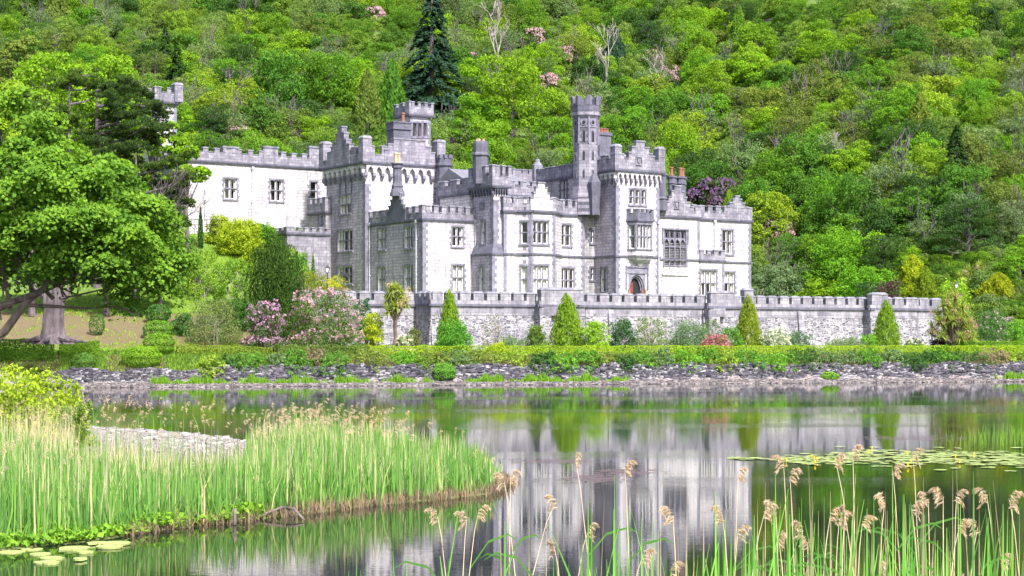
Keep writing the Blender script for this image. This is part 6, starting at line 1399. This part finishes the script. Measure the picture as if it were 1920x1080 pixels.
big_pine(130, 138, 560, 152, [(150, 142, 34, 0), (120, 160, 28, 1), (170, 160, 26, 1), (190, 175, 20, 0), (60, 195, 30, 0), (95, 205, 30, -1), (40, 180, 24, 1), (130, 225, 30, 0), (75, 235, 34, 1), (160, 250, 30, -1), (110, 255, 28, 0)], 'flat-topped pine with a forked grey trunk left of the darkest pine', 31, (.10, .17, .03), dead=2)
big_pine(182, 150, 560, 150, [(200, 160, 22, 0), (235, 160, 34, 0), (265, 175, 28, 1), (215, 185, 34, -1), (275, 200, 36, 0), (240, 215, 34, -1), (300, 215, 26, 1), (195, 220, 30, 0), (270, 240, 36, -1), (220, 250, 32, 0), (310, 240, 24, 0), (180, 265, 30, -1), (250, 275, 34, -1), (290, 262, 26, 0), (200, 285, 28, -1), (235, 300, 30, 0)], 'darkest spreading pine in front of the pale watch tower', 32, (.06, .11, .028), tw=.34)
big_pine(255, 270, 580, 147, [(300, 310, 28, 0), (335, 300, 26, 0), (350, 330, 24, -1), (325, 355, 26, 0), (345, 375, 24, 0), (310, 390, 28, 0), (330, 410, 24, -1), (280, 400, 24, 0), (300, 345, 22, 1), (270, 320, 24, 1), (345, 420, 16, 0), (300, 430, 24, 0)], 'low pine with grey dead branches beside the long wing', 33, (.09, .15, .03), dead=7)
# lime-green broadleaves behind and among the pines
for i, (px, top, wd, D, col, lab) in enumerate([(90, 95, 200, 172, 'lime green', 'broad lime green tree behind the flat-topped pine'), (210, 100, 170, 176, 'lime green', 'lime green tree behind the darkest pine'), (10, 150, 120, 165, 'yellow-green', 'yellow-green tree at the left edge behind the maple'), (40, 60, 120, 190, 'olive green', 'olive green tree at the upper left edge'),
        (330, 205, 80, 168, 'lime green', 'airy lime green tree in front of the watch tower'), (350, 268, 70, 160, 'lime green', 'light green sprays overlapping the left end of the long wing'), (290, 230, 60, 166, 'lime green', 'lime green sprays between the darkest pine and the watch tower'), (60, 400, 160, 140, 'dark green', 'dark green tree filling the gaps behind the maple'), (200, 430, 160, 142, 'deep green', 'deep green tree in the shade right behind the maple crown'), (300, 470, 90, 144, 'deep green', 'deep green tree behind the drooping tip of the maple')]):
    X_, Y_, zt_ = place(px, top, D); z = on(X_, Y_); h = max(4, zt_-z); r = wd/2/F*D; rs = np.random.RandomState(500+i)
    if i in (5, 6): hh_ = h; C = np.array([(rs.normal(0, r*.5), rs.normal(0, r*.4), h-r*rs.uniform(.3, 2.2)) for _ in range(16)]); Rd = np.full(16, r*.4)
    elif i == 4: C = np.array([(rs.normal(0, r*.4), rs.normal(0, r*.4), h-r*rs.uniform(.3, 2.6)) for _ in range(14)]); Rd = np.full(14, r*.3)
    else: C, Rd = dome_lobes(rs, r, h, 26, .4)
    n_ = 4200 if i not in (4, 5, 6) else 3400
    P, d, ix = shell(rs, C, Rd, int(n_*(2.2 if i not in (4, 5, 6) else 1)), .8, .6 if i not in (4, 5, 6) else .3); V, F_, T = leaves(rs, P, d+np.array([0, 0, .3]), .30, .7, None, .5, tint=.5+rs.normal(0, .08, len(C))[ix])
    o = empty('broadleaf_tree', (X_, Y_, z), 0); tag(o, lab, 'tree', 'trees at the left edge'); link('crown', npmesh('crown', V, F_, M['leaf'], T), o, GREENS[col]); mb = trunk_mb(h*.8, .22, random.Random(i)); rr_ = random.Random(i)
    for c in C[:9]: mb.tube([(0, 0, h*.45), (c[0]*.5, c[1]*.5, (h*.45+c[2])/2), tuple(c)], [.12, .08, .03], 5)
    mb.build('trunk', M['barkgrey'], o)

# ------------------------------------------------------------------ lamps, railing
def lamp(px, top, base, D, lab):
    X_, Y_, zt_ = place(px, top, D); z = CH+(HZ-base)/F*D; h = zt_-z; o = empty('lamp_post', (X_, Y_, z)); tag(o, lab, 'lamp', 'lantern lamps'); s = .75
    mb = MB(); mb.lathe(0, 0, [(0, .14), (.3, .12), (.35, .07), (h-1.0*s, .045), (h-.95*s, .08)], 10); mb.build('post', M['iron'], o)
    mb = MB(); hb = h-.9*s
    for k in range(4):
        a = math.pi/4+k*math.pi/2; mb.tube([(.14*s*math.cos(a), .14*s*math.sin(a), hb), (.3*s*math.cos(a), .3*s*math.sin(a), hb+.5*s)], .02, 4)
    mb.lathe(0, 0, [(hb+.5*s, .34*s), (hb+.55*s, .34*s), (hb+.75*s, .1*s), (hb+.8*s, .06), (hb+.9*s, .01)], 4); mb.lathe(0, 0, [(hb-.05, .08), (hb, .2*s)], 4); ln = mb.build('lantern_frame', M['iron'], o)
    mb = MB(); mb.lathe(0, 0, [(hb+.01, .13*s), (hb+.48*s, .28*s)], 4); mb.build('lantern_glass', M['sash'], ln)
lamp(614, 496, 545, 149, 'black lantern lamp before the foot of the broad left tower'); lamp(1793, 527, 600, 165, 'black lantern lamp above the big cabbage palm')
fl = empty('floodlight', (0, 0, 0)); X_, Y_, z = place(645, 512, 150); fl.location = (X_, Y_, z); tag(fl, 'black floodlight on a pole before the left tower windows', 'floodlight')
mb = MB(); mb.prism([(-.32, -.15, -.12), (.3, -.2, -.34), (.3, .15, -.34), (-.32, .15, -.12)], [(-.32, -.15, .16), (.3, -.2, -.02), (.3, .15, -.02), (-.32, .15, .16)]); mb.build('lamp_head', M['iron'], fl); mb = MB(); mb.tube([(0, .1, -2.3), (0, .1, -.1)], .04, 6); mb.build('pole', M['iron'], fl)
rl = MB(); pr_ = [(place(348+8*i, 412, 166)) for i in range(9)]
for i, (x_, y_, z_) in enumerate(pr_): rl.tube([(x_, y_, z_-1.4), (x_, y_, z_)], .03, 4)
for dz in (0, -.45): rl.tube([(p[0], p[1], p[2]+dz) for p in pr_], .03, 4)
tag(rl.build('railing', M['iron']), 'thin metal railing on the slope before the long wing', 'railing')

# ------------------------------------------------------------------ lake wall of rubble, shingle
def stones(name, gen, n, mat, seed, pal, lab=None, cat=None, kind=None):
    rs = np.random.RandomState(seed); base = np.array([(-1, -1, -1), (1, -1, -1), (1, 1, -1), (-1, 1, -1), (-1, -1, 1), (1, -1, 1), (1, 1, 1), (-1, 1, 1)], float)*.5
    P, S = gen(rs, n); n = len(P); B = base[None]*(1+rs.uniform(-.28, .28, (n, 8, 1)))*S[:, None, :]
    B += rs.normal(0, .05, (n, 8, 3))*S.mean(1)[:, None, None]; a = rs.normal(0, .18, n)+math.atan(.262); c_, s_ = np.cos(a)[:, None], np.sin(a)[:, None]
    t = rs.normal(0, .12, n)[:, None]; X_ = B[:, :, 0]*c_-B[:, :, 1]*s_; Y_ = B[:, :, 0]*s_+B[:, :, 1]*c_; Z_ = B[:, :, 2]+B[:, :, 0]*t
    V = (np.stack([X_, Y_, Z_], 2)+P[:, None]).reshape(-1, 3); f = np.array([(0, 3, 2, 1), (4, 5, 6, 7), (0, 1, 5, 4), (1, 2, 6, 5), (2, 3, 7, 6), (3, 0, 4, 7)])
    F_ = (f[None]+np.arange(n)[:, None, None]*8).reshape(-1, 4); T = np.repeat(rs.uniform(0, 1, n), 8)
    o = link(name, npmesh(name, V, F_, mat, T)); tag(o, lab, cat, None, kind); return o
def stonemat(name, stops):
    m, t, N, L, P = newmat(name); at = N.new('ShaderNodeAttribute'); at.attribute_name = 'tint'; c = ramp(N, L, at.outputs['Fac'], stops)
    o = N.new('ShaderNodeTexCoord').outputs['Object']; c = mixc(N, L, 1.0, c, ramp(N, L, noise(N, L, o, 5, 4), [(.3, .65), (.7, 1.2)]), 'MULTIPLY'); L.new(c, P.inputs['Base Color']); P.inputs['Roughness'].default_value = .9; return m
SM = stonemat('lake_stone', [(0, (.025, .025, .035)), (.5, (.06, .056, .075)), (.85, (.13, .125, .15)), (1, (.36, .35, .37))]); SG = stonemat('shingle', [(0, (.05, .045, .05)), (.5, (.11, .095, .10)), (1, (.27, .245, .245))])
def gen_wall(rs, n):
    px = rs.uniform(105, 1990, n); q = (px-960)/F; h = rs.uniform(0, 1, n); off = 1.5+h*.75; y_ = (128+off)/(1-.262*q); x_ = q*y_
    top = np.where(px < 420, 1.05, 1.30)+.12*np.sin(px*.05); z = .12+h*top
    return np.stack([x_, y_, z], 1), np.stack([rs.uniform(.18, .62, n), rs.uniform(.25, .45, n), rs.uniform(.07, .2, n)], 1)
stones('lake_wall', gen_wall, 9500, SM, 2, None, 'dry rubble stone wall holding the bank along the lake', 'wall')
def gen_shingle(rs, n):
    px = rs.uniform(60, 2000, n); q = (px-960)/F; off = rs.uniform(-.12, 1.5, n); y_ = (128+off)/(1-.262*q); x_ = q*y_; s = rs.uniform(.06, .22, n)
    return np.stack([x_, y_, np.clip(off*.17, -.04, .25)+.02], 1), np.stack([s*1.3, s, s*.6], 1)
stones('shingle', gen_shingle, 16000, SG, 3, None, kind='stuff')

def grassblades(name, P, h, w_, col, seed, lean=.25, tintv=.2, kind='stuff', lab=None, cat=None, segs=2, group=None):
    rs = np.random.RandomState(seed); n = len(P); a = rs.uniform(0, 6.283, n); l_ = rs.normal(0, lean, n); d = np.stack([np.cos(a)*l_, np.sin(a)*l_, np.ones(n)], 1); s = np.stack([np.cos(a*3.1), np.sin(a*3.1)*.4, np.zeros(n)], 1); s = unit(s)
    H = (h*rs.uniform(.6, 1.15, n))[:, None]; W = (w_*rs.uniform(.6, 1.3, n))[:, None]
    p0 = P; p1 = P+d*H*.5; p2 = P+d*H; p2 = p2+np.stack([np.cos(a), np.sin(a), -np.abs(l_)*2], 1)*H*np.abs(l_)[:, None]*.5
    V = np.stack([p0-s*W*.5, p0+s*W*.5, p1+s*W*.45, p1-s*W*.45, p1-s*W*.45, p1+s*W*.45, p2+s*W*.06, p2-s*W*.06], 1).reshape(-1, 3)
    T = np.repeat(rs.normal(.5, tintv, n).clip(0, 1), 8); o = link(name, npmesh(name, V, np.arange(n*8).reshape(-1, 4), M['leaf'], T), None, col); tag(o, lab, cat, group, kind); return o
rs = np.random.RandomState(41); n = 9000; px = rs.choice([0, 1, 2, 3], n, p=[.42, .1, .4, .08]); px = np.where(px == 0, rs.uniform(280, 690, n), np.where(px == 1, rs.uniform(735, 800, n), np.where(px == 2, rs.uniform(880, 1170, n), rs.uniform(1870, 1960, n))))
px = px+rs.normal(0, 9, n); mk_ = (np.sin(px*.11)+np.sin(px*.037+1)+.6*np.sin(px*.31)) > rs.uniform(-2.2, .8, n); px = px[mk_]; n = len(px); q = (px-960)/F; off = rs.uniform(.7, 1.9, n); y_ = (128+off)/(1-.262*q); P = np.stack([q*y_, y_, .1+off*.1], 1)
grassblades('shore_grass', P, .42+.18*np.sin(px*.07)+.12*np.sin(px*.23), .06, (.17, .34, .03), 5, .3)
# soft growth on the bank under the hedges and on the lawns
n = 30000; px = rs.uniform(-20, 2000, n); q = (px-960)/F; off = rs.uniform(2.0, 8.0, n); y_ = (128+off)/(1-.262*q); x_ = q*y_
P = np.stack([x_, y_, [on(a, b) for a, b in zip(x_, y_)]], 1); keep = ~((px > 480) & (px < 545) & (off < 5)); dryk = (np.sin(px*.021)*np.sin(px*.0073+2)+.35*np.sin(px*.09) > .0)[keep] & (off[keep] < 6.2); P = P[keep]; grassblades('bank_grass', P[~dryk], .26, .06, (.11, .20, .03), 6, .35); grassblades('dry_grass', P[dryk], .22, .05, (.17, .135, .09), 61, .4)
n = 26000; x_ = rs.uniform(-40, -17, n); y_ = rs.uniform(120, 176, n); t_ = y_-shore(x_); keep = (t_ > 22) | ((t_ > 2) & (t_ < 11)) | (rs.uniform(0, 1, n) < .35*(np.sin(x_*1.1)*np.sin(y_*.9+x_*.3) > -.1)); keep &= t_ > 2; x_, y_ = x_[keep], y_[keep]
P = np.stack([x_, y_, [on(a, b) for a, b in zip(x_, y_)]], 1); grassblades('lawn_grass', P, .2, .07, (.24, .40, .03), 7, .3)

# ------------------------------------------------------------------ near spit with reeds
SP = [(-320, 1075), (0, 1032), (150, 1018), (300, 994), (450, 978), (560, 965), (700, 948), (830, 936), (920, 925), (938, 905), (900, 885), (760, 868), (620, 858), (500, 850), (450, 842), (400, 824), (300, 812), (190, 806), (60, 800), (-300, 792)]
SPW = np.array([wpt(*p) for p in SP])
def inside(P, poly):
    x, y = P[:, 0], P[:, 1]; r = np.zeros(len(P), bool); j = len(poly)-1
    for i in range(len(poly)):
        xi, yi = poly[i]; xj, yj = poly[j]; c = ((yi > y) != (yj > y)) & (x < (xj-xi)*(y-yi)/(yj-yi+1e-9)+xi); r ^= c; j = i
    return r
def edged(P, poly):
    d = np.full(len(P), 1e9)
    for i in range(len(poly)):
        a = poly[i]; b = poly[(i+1) % len(poly)]; ab = b-a; t = np.clip(((P-a)@ab)/(ab@ab), 0, 1); d = np.minimum(d, np.linalg.norm(P-(a+t[:, None]*ab), axis=1))
    return d
GC = np.array(wpt(300, 850, .2))
def spit_z(P):
    s = edged(P, SPW)*np.where(inside(P, SPW), 1, -1); z = np.clip(s*.22, -.8, .07)
    a = np.array(wpt(150, 822)); b = np.array(wpt(450, 852)); ab = b-a; t = np.clip(((P-a)@ab)/(ab@ab), 0, 1); dd = np.linalg.norm(P-(a+t[:, None]*ab), axis=1)
    return z+np.clip(.30-dd*.075, 0, .30)*(s > -.6), dd
xs = np.arange(-24, 2.5, .25); ys = np.arange(22, 74, .35); XX, YY = np.meshgrid(xs, ys); PP = np.stack([XX.ravel(), YY.ravel()], 1); zz, dd = spit_z(PP); zz += rs.normal(0, .012, len(zz))
nx = len(xs); idx = np.arange(len(PP)).reshape(len(ys), nx); Fq = np.stack([idx[:-1, :-1], idx[:-1, 1:], idx[1:, 1:], idx[1:, :-1]], -1).reshape(-1, 4)
me = npmesh('spit_ground', np.column_stack([PP, zz]), Fq, M['ground'], smooth=True); at = me.attributes.new('zone', 'FLOAT_COLOR', 'POINT'); zo = np.zeros((len(PP), 4), 'f'); zo[:, 2] = np.clip(1.6-dd*.35, 0, 1); zo[:, 1] = .6; zo[:, 0] = .2; at.data.foreach_set('color', zo.ravel()); tag(link('spit_ground', me), kind='structure')
def pick(n, seed, poly=SPW, extra=.15):
    r_ = np.random.RandomState(seed); lo, hi = poly.min(0), poly.max(0); P = r_.uniform(lo, hi, (n*4, 2)); P = P[inside(P, poly)][:n]; return P, r_
# green reed blades (front of the bed denser), dead straw stems, plumes
P, r_ = pick(60000, 11); zz, dd = spit_z(P); px = 960+F*P[:, 0]/P[:, 1]; pyb = HZ+F*CH/P[:, 1]
front = pyb > np.interp(px, [-100, 150, 300, 460, 560, 940], [860, 925, 945, 930, 850, 850]); keep = front | (r_.uniform(0, 1, len(P)) < np.where(px > 470, .8, .03)); keep &= (dd > 2.6) | front
P = P[keep]; zz = zz[keep]; px = px[keep]; P = P[:19000]; zz = zz[:19000]; px = px[:19000]
hh_ = np.interp(px, [-100, 300, 450, 600, 750, 900, 940], [1.30, .92, .95, 1.12, .98, .78, .5])
grassblades('reed_bed', np.column_stack([P, zz-.05]), hh_, .024, (.16, .33, .075), 12, .22, .36)
P, r_ = pick(9000, 13); zz, dd = spit_z(P); px = 960+F*P[:, 0]/P[:, 1]; pyb = HZ+F*CH/P[:, 1]; keep = (dd > 2.2) & ((pyb > 915) | (px > 470) | (px < 140)); P = P[keep]; zz = zz[keep]; px = px[keep]; n = len(P)
hs = np.interp(px, [-100, 300, 450, 600, 750, 900, 940], [1.5, 1.2, 1.15, 1.38, 1.15, .85, .5])
grassblades('dry_reed_stems', np.column_stack([P, zz-.05])[:5200], hs[:5200], .017, (.60, .53, .35), 14, .10, .18)
# brown litter at the foot of the front edge
n = 5200; t_ = r_.uniform(0, 1, n)**.8; k = r_.uniform(1, 9, n); i_ = k.astype(int); f = (k-i_)[:, None]; P = SPW[i_]*(1-f)+SPW[i_+1]*f; P = P+np.column_stack([r_.normal(0, .15, n), t_*1.3-.15]); Z_ = np.full(n, .0)
ppx = 960+F*P[:, 0]/P[:, 1]
grassblades('reed_litter', np.column_stack([P, Z_])[ppx > 230], .24, .022, (.27, .20, .15), 15, .45, .25); 
# leafy bog plants along the left front edge
n = 5200; k = r_.uniform(0, 4.3, n); i_ = k.astype(int); f = (k-i_)[:, None]; P = SPW[i_]*(1-f)+SPW[i_+1]*f; P = P+np.column_stack([r_.normal(0, .1, n), r_.uniform(-.1, 1.5, n)]); lump = .12+.14*np.abs(np.sin(P[:, 0]*2.3)*np.cos(P[:, 1]*1.9))
V, F_, T = leaves(r_, np.column_stack([P, r_.uniform(.03, 1, n)*lump+.05]), np.tile([0, -.2, 1.], (n, 1)), .11, .65, None, .45); tag(link('bog_plants', npmesh('bog_plants', V, F_, M['leaf'], T), None, (.2, .38, .04)), kind='stuff')
def plume_geo(rs, p, d, L_, bend, n, sz):
    """a one-sided nodding feathery head: branchlets hang to one side of an arching stalk"""
    d = np.array(d, float); d /= np.linalg.norm(d); side = np.array([math.cos(bend), math.sin(bend)*.5, 0.]); nb = 9
    t = np.linspace(.02, 1, nb)+rs.normal(0, .03, nb); c = np.array(p)+d*(L_*.95*t)[:, None]+side*(t**2.2*L_*.38)[:, None]; c[:, 2] -= t**3.5*L_*.38
    k = rs.randint(0, nb, n); u_ = rs.uniform(0, 1, n)**.8; ln = (L_*.42*(1-.45*t)*rs.uniform(.7, 1.2, nb))[k]; P = c[k]+side*(u_*ln*.75)[:, None]+rs.normal(0, .018*L_, (n, 3)); P[:, 2] += (u_*.25-u_**2*.75)*ln
    al = side*.8+np.array([0, 0, -.1])+np.outer(u_, np.array([0, 0, -1.1])); return leaves(rs, P, rs.normal(0, 1, (n, 3)), sz, .16, al, .5, .3, tvar=.22)
rs = np.random.RandomState(55); parts = []; P, r_ = pick(4000, 17); px = 960+F*P[:, 0]/P[:, 1]; pyb = HZ+F*CH/P[:, 1]
sel = [i for i in range(len(P)) if (px[i] < 170 and r_.uniform() < .10) or (170 < px[i] < 480 and pyb[i] < 905 and r_.uniform() < .10) or (480 < px[i] < 770 and pyb[i] < 925 and r_.uniform() < .48) or (px[i] > 770 and r_.uniform() < .05)]
for i in sel:
    h = float(np.interp(px[i], [-100, 300, 450, 600, 750, 900, 940], [1.42, 1.2, 1.2, 1.48, 1.3, .9, .6]))*r_.uniform(.85, 1.12); parts.append(plume_geo(rs, (P[i, 0]+r_.normal(0, .06), P[i, 1], h-.1), (r_.normal(0, .1), r_.normal(0, .1), 1), r_.uniform(.16, .26), r_.uniform(-.6, .9), 26, .06))
V, F_, T = join(parts); tag(link('reed_plumes', npmesh('reed_plumes', V, F_, M['leaf'], T), None, (.62, .48, .38)), kind='stuff')
# pebbles on the mound
def gen_peb(rs, n):
    a = np.array(wpt(150, 822)); b = np.array(wpt(455, 853)); t = rs.uniform(0, 1, n); P = a+(b-a)*t[:, None]+np.column_stack([rs.normal(0, .5, n), rs.normal(0, 2.0, n)]); z, _ = spit_z(P); s = rs.uniform(.012, .045, n)+(rs.uniform(0, 1, n) > .985)*rs.uniform(.06, .2, n); return np.column_stack([P, z+.005]), np.stack([s*1.2, s*1.2, s*.45], 1)
stones('gravel', gen_peb, 12000, stonemat('pale_gravel', [(0, (.21, .19, .185)), (.5, (.27, .245, .24)), (1, (.38, .35, .335))]), 9, None, kind='stuff')
# driftwood
mb = MB(); p = [(*wpt(a, b), z_) for a, b, z_ in ((482, 975, .05), (505, 971, .10), (530, 968, .16), (552, 970, .15), (570, 978, .03))]; mb.tube(p, [.015, .03, .035, .03, .015], 8); mb.tube([(*wpt(440, 985), 0), (*wpt(441, 984), .28)], [.035, .03], 6); tag(mb.build('driftwood', flat('bleached_wood', (.15, .12, .11), .9, .4, 6), smooth=True), 'bleached curved driftwood log at the edge of the reed bed', 'log')

# the golden rhododendron mound at the left edge
bush('rhododendron', 35, 688, 850, 340, 52, (.24, .32, .025), 'large golden-green rounded rhododendron at the left edge of the reeds', 'shrub', 'dense', 36000, .12, None, (.5, .3, .5), 14, False, seed=91, bsz=.09)
bush('rhododendron', 140, 738, 850, 90, 50.5, (.15, .22, .05), 'greener brown-twigged end of shrubbery right of the golden mound', 'shrub', 'round', 5000, .10, None, None, 0, True, seed=92)

# ------------------------------------------------------------------ water lilies
M['pad'] = flat('lily_pad', (.34, .42, .14), .45, .25, 3); M['yellow'] = flat('lily_flower', (.75, .5, .02), .5, .1)
def pad_pts(cx, cy, r, rot, z=.012):
    return [(cx+(.15 if i == 0 else 1)*r*math.cos(rot+i*2*math.pi/13), cy+(.15 if i == 0 else 1)*r*math.sin(rot+i*2*math.pi/13), z) for i in range(13)]
mb = MB(); me_pad = None; p_ = pad_pts(0, 0, 1, 0, 0); q_ = [(a*.97, b*.97, -.03) for a, b, _ in p_]; mb.prism(q_, p_); PAD = mb.mesh('lily_pad', M['pad'])
for i, (px, py, r) in enumerate([(20, 1036, .26), (60, 1031, .2), (75, 1040, .2), (85, 1056, .2), (98, 1048, .22), (95, 1057, .15), (140, 1030, .28), (160, 1038, .15), (205, 1028, .25), (215, 1022, .3), (185, 1022, .22), (150, 1052, .12)]):
    x_, y_ = wpt(px, py); o = link('lily_pad', PAD); o.location = (x_, y_, .012+.003*i); o.scale = (r*.85, r*.85, 1); o.rotation_euler = (0, 0, i*1.7)
    tag(o, 'flat green lily pad floating off the bog plants, %s' % ['outermost left', 'second from the left edge', 'third from the left edge', 'lower left of the pair', 'upper of the lower pair', 'lowest near the left', 'broad one below the bog plants', 'small one by the broad pad', 'second from the right end', 'rightmost and largest', 'third from the right end', 'smallest and lowest'][i], 'lily pad', 'lily pads in the near left corner')
mb = MB(); rr_ = random.Random(33); k = 0
while k < 620:
    px = rr_.uniform(1370, 1990); c = np.interp(px, [1370, 1500, 1700, 1990], [861, 862, 858, 862]); hw = np.interp(px, [1370, 1450, 1560, 1720, 1990], [2, 4, 15, 19, 17]); py = c+rr_.gauss(0, .45)*hw
    if py < 800 or (px < 1480 and rr_.random() < .7): continue
    x_, y_ = wpt(px, py); mb.poly(pad_pts(x_, y_, rr_.uniform(.09, .2), rr_.uniform(0, 6.28), .01+.004*(k % 5)), 0); k += 1
    if rr_.random() < .03: mb.lathe(x_, y_, [(.0, .01), (.06, .01), (.07, .025), (.10, .03), (.11, .012)], 6, 1)
tag(mb.build('water_lilies', [M['pad'], M['yellow']]), kind='stuff')
n = 1500; r_ = np.random.RandomState(66); ppx = r_.uniform(1700, 1990, n); ppy = r_.uniform(812, 838, n)+(1-(ppx-1700)/290)*22*0; q = np.array([wpt(a, b) for a, b in zip(ppx, ppy)]); keep = r_.uniform(0, 1, n) < ((ppx-1720)/270).clip(0, 1)**1.5*.6; grassblades('sedge', np.column_stack([q, np.zeros(n)])[keep], .42, .022, (.16, .30, .04), 67, .12)
# pinkish weed floating on the water
mb = MB(); rr_ = random.Random(35)
for (cx, cy, wx, wy, m_) in ((1040, 866, 80, 4, 130), (1110, 898, 90, 9, 170), (1330, 843, 60, 2, 0), (1180, 885, 60, 7, 120), (1700, 822, 150, 5, 110)):
    for k in range(m_):
        px, py = rr_.gauss(cx, wx*.45), rr_.gauss(cy, wy*.6); x_, y_ = wpt(px, py); L_ = rr_.uniform(.05, .22); a = rr_.gauss(0, .6); c_, s_ = math.cos(a), math.sin(a); w2 = .02
        mb.poly([(x_-c_*L_+s_*w2, y_-s_*L_-c_*w2, .012), (x_+c_*L_+s_*w2, y_+s_*L_-c_*w2, .012), (x_+c_*L_-s_*w2, y_+s_*L_+c_*w2, .016), (x_-c_*L_-s_*w2, y_-s_*L_+c_*w2, .016)])
tag(mb.build('floating_weed', flat('dead_weed', (.085, .06, .065), .9, .3)), kind='stuff')

# ------------------------------------------------------------------ foreground reeds, one by one
M['straw'] = flat('straw_stem', (.58, .46, .30), .8, .2, 5)
FR = [(1080, 838, 1105, 1090, 0), (957, 870, 955, 1090, 1), (945, 875, 965, 1090, 0), (897, 935, 880, 1090, 1), (875, 945, 868, 1090, 1), (1042, 915, 1000, 1090, 1), (1103, 970, 1085, 1090, 0), (1040, 1000, 1050, 1090, 0), (1172, 850, 1180, 1090, 1), (1205, 1015, 1190, 1090, 1), (1262, 935, 1268, 1090, 0), (1355, 935, 1365, 1090, 0), (1385, 865, 1378, 1090, 1), (1384, 970, 1378, 1090, 1), (1435, 930, 1412, 1090, 1), (1455, 925, 1460, 1090, 0), (1470, 840, 1478, 1090, 1), (1482, 865, 1490, 1090, 1), (1462, 985, 1470, 1090, 0), (1505, 965, 1508, 1090, 1), (1515, 990, 1516, 1090, 1), (1558, 937, 1545, 1090, 1), (1575, 945, 1568, 1090, 1),
      (1585, 935, 1580, 1090, 0), (1568, 835, 1600, 1090, 1), (1600, 822, 1604, 1090, 1), (1618, 952, 1610, 1090, 1), (1660, 912, 1650, 1090, 0), (1675, 855, 1688, 1090, 1), (1713, 828, 1724, 1090, 1), (1712, 925, 1722, 1090, 0), (1742, 910, 1744, 1090, 1), (1770, 900, 1770, 1090, 1), (1795, 905, 1790, 1090, 1), (1800, 960, 1785, 1090, 1), (1835, 960, 1822, 1090, 1), (1852, 900, 1868, 1090, 1), (1895, 905, 1912, 1090, 1), (1880, 1025, 1890, 1090, 1), (1655, 1040, 1660, 1090, 0), (1808, 1065, 1808, 1090, 0), (1260, 1040, 1255, 1090, 0), (820, 940, 835, 1090, 1)]
rs = np.random.RandomState(88); rr_ = random.Random(88); rds = []
for i, (px, py, bx_, by_, dr_) in enumerate(FR):
    D = rr_.uniform(13.5, 17.5) if py > 880 else rr_.uniform(15.5, 18.5); X0 = (bx_-960)/F*D; X1 = (px-960)/F*D; zt_ = CH+(HZ-py)/F*D; frac = (1090-py)/(1090-py+((HZ+F*(CH+.1)/D)-1090)); X0 = X1+(X0-X1)/max(.3, frac)*1.0
    o = empty('reed', (X0, D, -.1)); h = zt_+.1; mb = MB(); dx = X1-X0; mb.tube([(0, 0, 0), (dx*.4, .02, h*.45), (dx*.8, .03, h*.82), (dx, .03, h-.14)], [.006, .005, .0038, .0022], 6); mb.build('stem', M['straw'], o)
    V, F_, T = plume_geo(rs, (dx, .03, h-.2), (dx*.1/h, 0, 1), .21 if dr_ else .22, (0.1 if rr_.random() < .7 else 2.9)+rr_.uniform(-.3, .3) if dr_ else rr_.uniform(0, 6), 190, .045); link('plume', npmesh('plume', V, F_, M['leaf'], T), o, (.64, .50, .42))
    rds.append((px, py, dr_, o))
    for k in range(rr_.choice([0, 1, 2, 2])):
        mb = MB(); a = rr_.choice([0.2, 2.9])+rr_.uniform(-.5, .5); z_ = rr_.uniform(.35, .62)*h; L_ = rr_.uniform(.3, .6); c_, s_ = math.cos(a), math.sin(a); q0 = Vector((dx*z_/h, .02, z_)); pts = [q0, q0+Vector((c_*L_*.35, s_*L_*.35, L_*.4)), q0+Vector((c_*L_*.75, s_*L_*.75, L_*.5)), q0+Vector((c_*L_, s_*L_, L_*.35))]; w2 = .012
        for j, (u0, u1) in enumerate(zip(pts, pts[1:])):
            wa, wb2 = [w2, w2*1.1, w2*.8, w2*.1][j:j+2]; mb.poly([u0+Vector((0, 0, wa)), u0-Vector((0, 0, wa)), u1-Vector((0, 0, wb2)), u1+Vector((0, 0, wb2))])
        lf = mb.build('leaf', M['leaf'], o); lf.color = (.2, .42, .07, 1)
def nearmark(px, py):
    c = 'below the left tower reflection' if px < 1000 else 'in front of the pale castle reflection' if px < 1300 else 'left of the lily pads' if px < 1500 else 'in front of the lily pads' if px < 1760 else 'in the right corner'
    return c
gr = {}
for r_ in rds:
    px, py, dr_, o = r_; hgt = 'tall' if py < 880 else 'short' if py > 985 else 'middling'; b = '%s dry reed with %s plume %s' % (hgt, 'drooping' if dr_ else 'upright', nearmark(px, py)); gr.setdefault(b, []).append((px, o))
for b, L_ in gr.items():
    L_.sort(key=lambda a: a[0])
    for k, (px, o) in enumerate(L_): tag(o, b if len(L_) == 1 else b+', '+ORD[min(k, 7)], 'reed', 'plumed reeds on the near shore')
n = 430; r_ = np.random.RandomState(91); ppx = np.concatenate([r_.uniform(1300, 1930, 320), r_.uniform(1060, 1300, 80), r_.uniform(600, 1060, 30)]); D = r_.uniform(12.5, 17.5, n); P = np.column_stack([(ppx-960)/F*D, D, np.full(n, -.1)])
topy = r_.uniform(880, 1075, n)**1.0; topy = np.where(ppx < 1300, r_.uniform(960, 1085, n), np.maximum(topy, r_.uniform(860, 1060, n))); hgt = CH+(HZ-topy)/F*D+.1
grassblades('near_reed_leaves', P, hgt, .030, (.17, .42, .07), 92, .13, .25)
n = 190; ppx = np.concatenate([r_.uniform(1380, 1930, 160), r_.uniform(880, 1380, 30)]); D = r_.uniform(13.5, 18, n); P = np.column_stack([(ppx-960)/F*D, D, np.full(n, -.1)]); topy = r_.uniform(900, 1070, n)
grassblades('near_dry_stalks', P, CH+(HZ-topy)/F*D+.1, .014, (.5, .4, .27), 93, .04, .15)
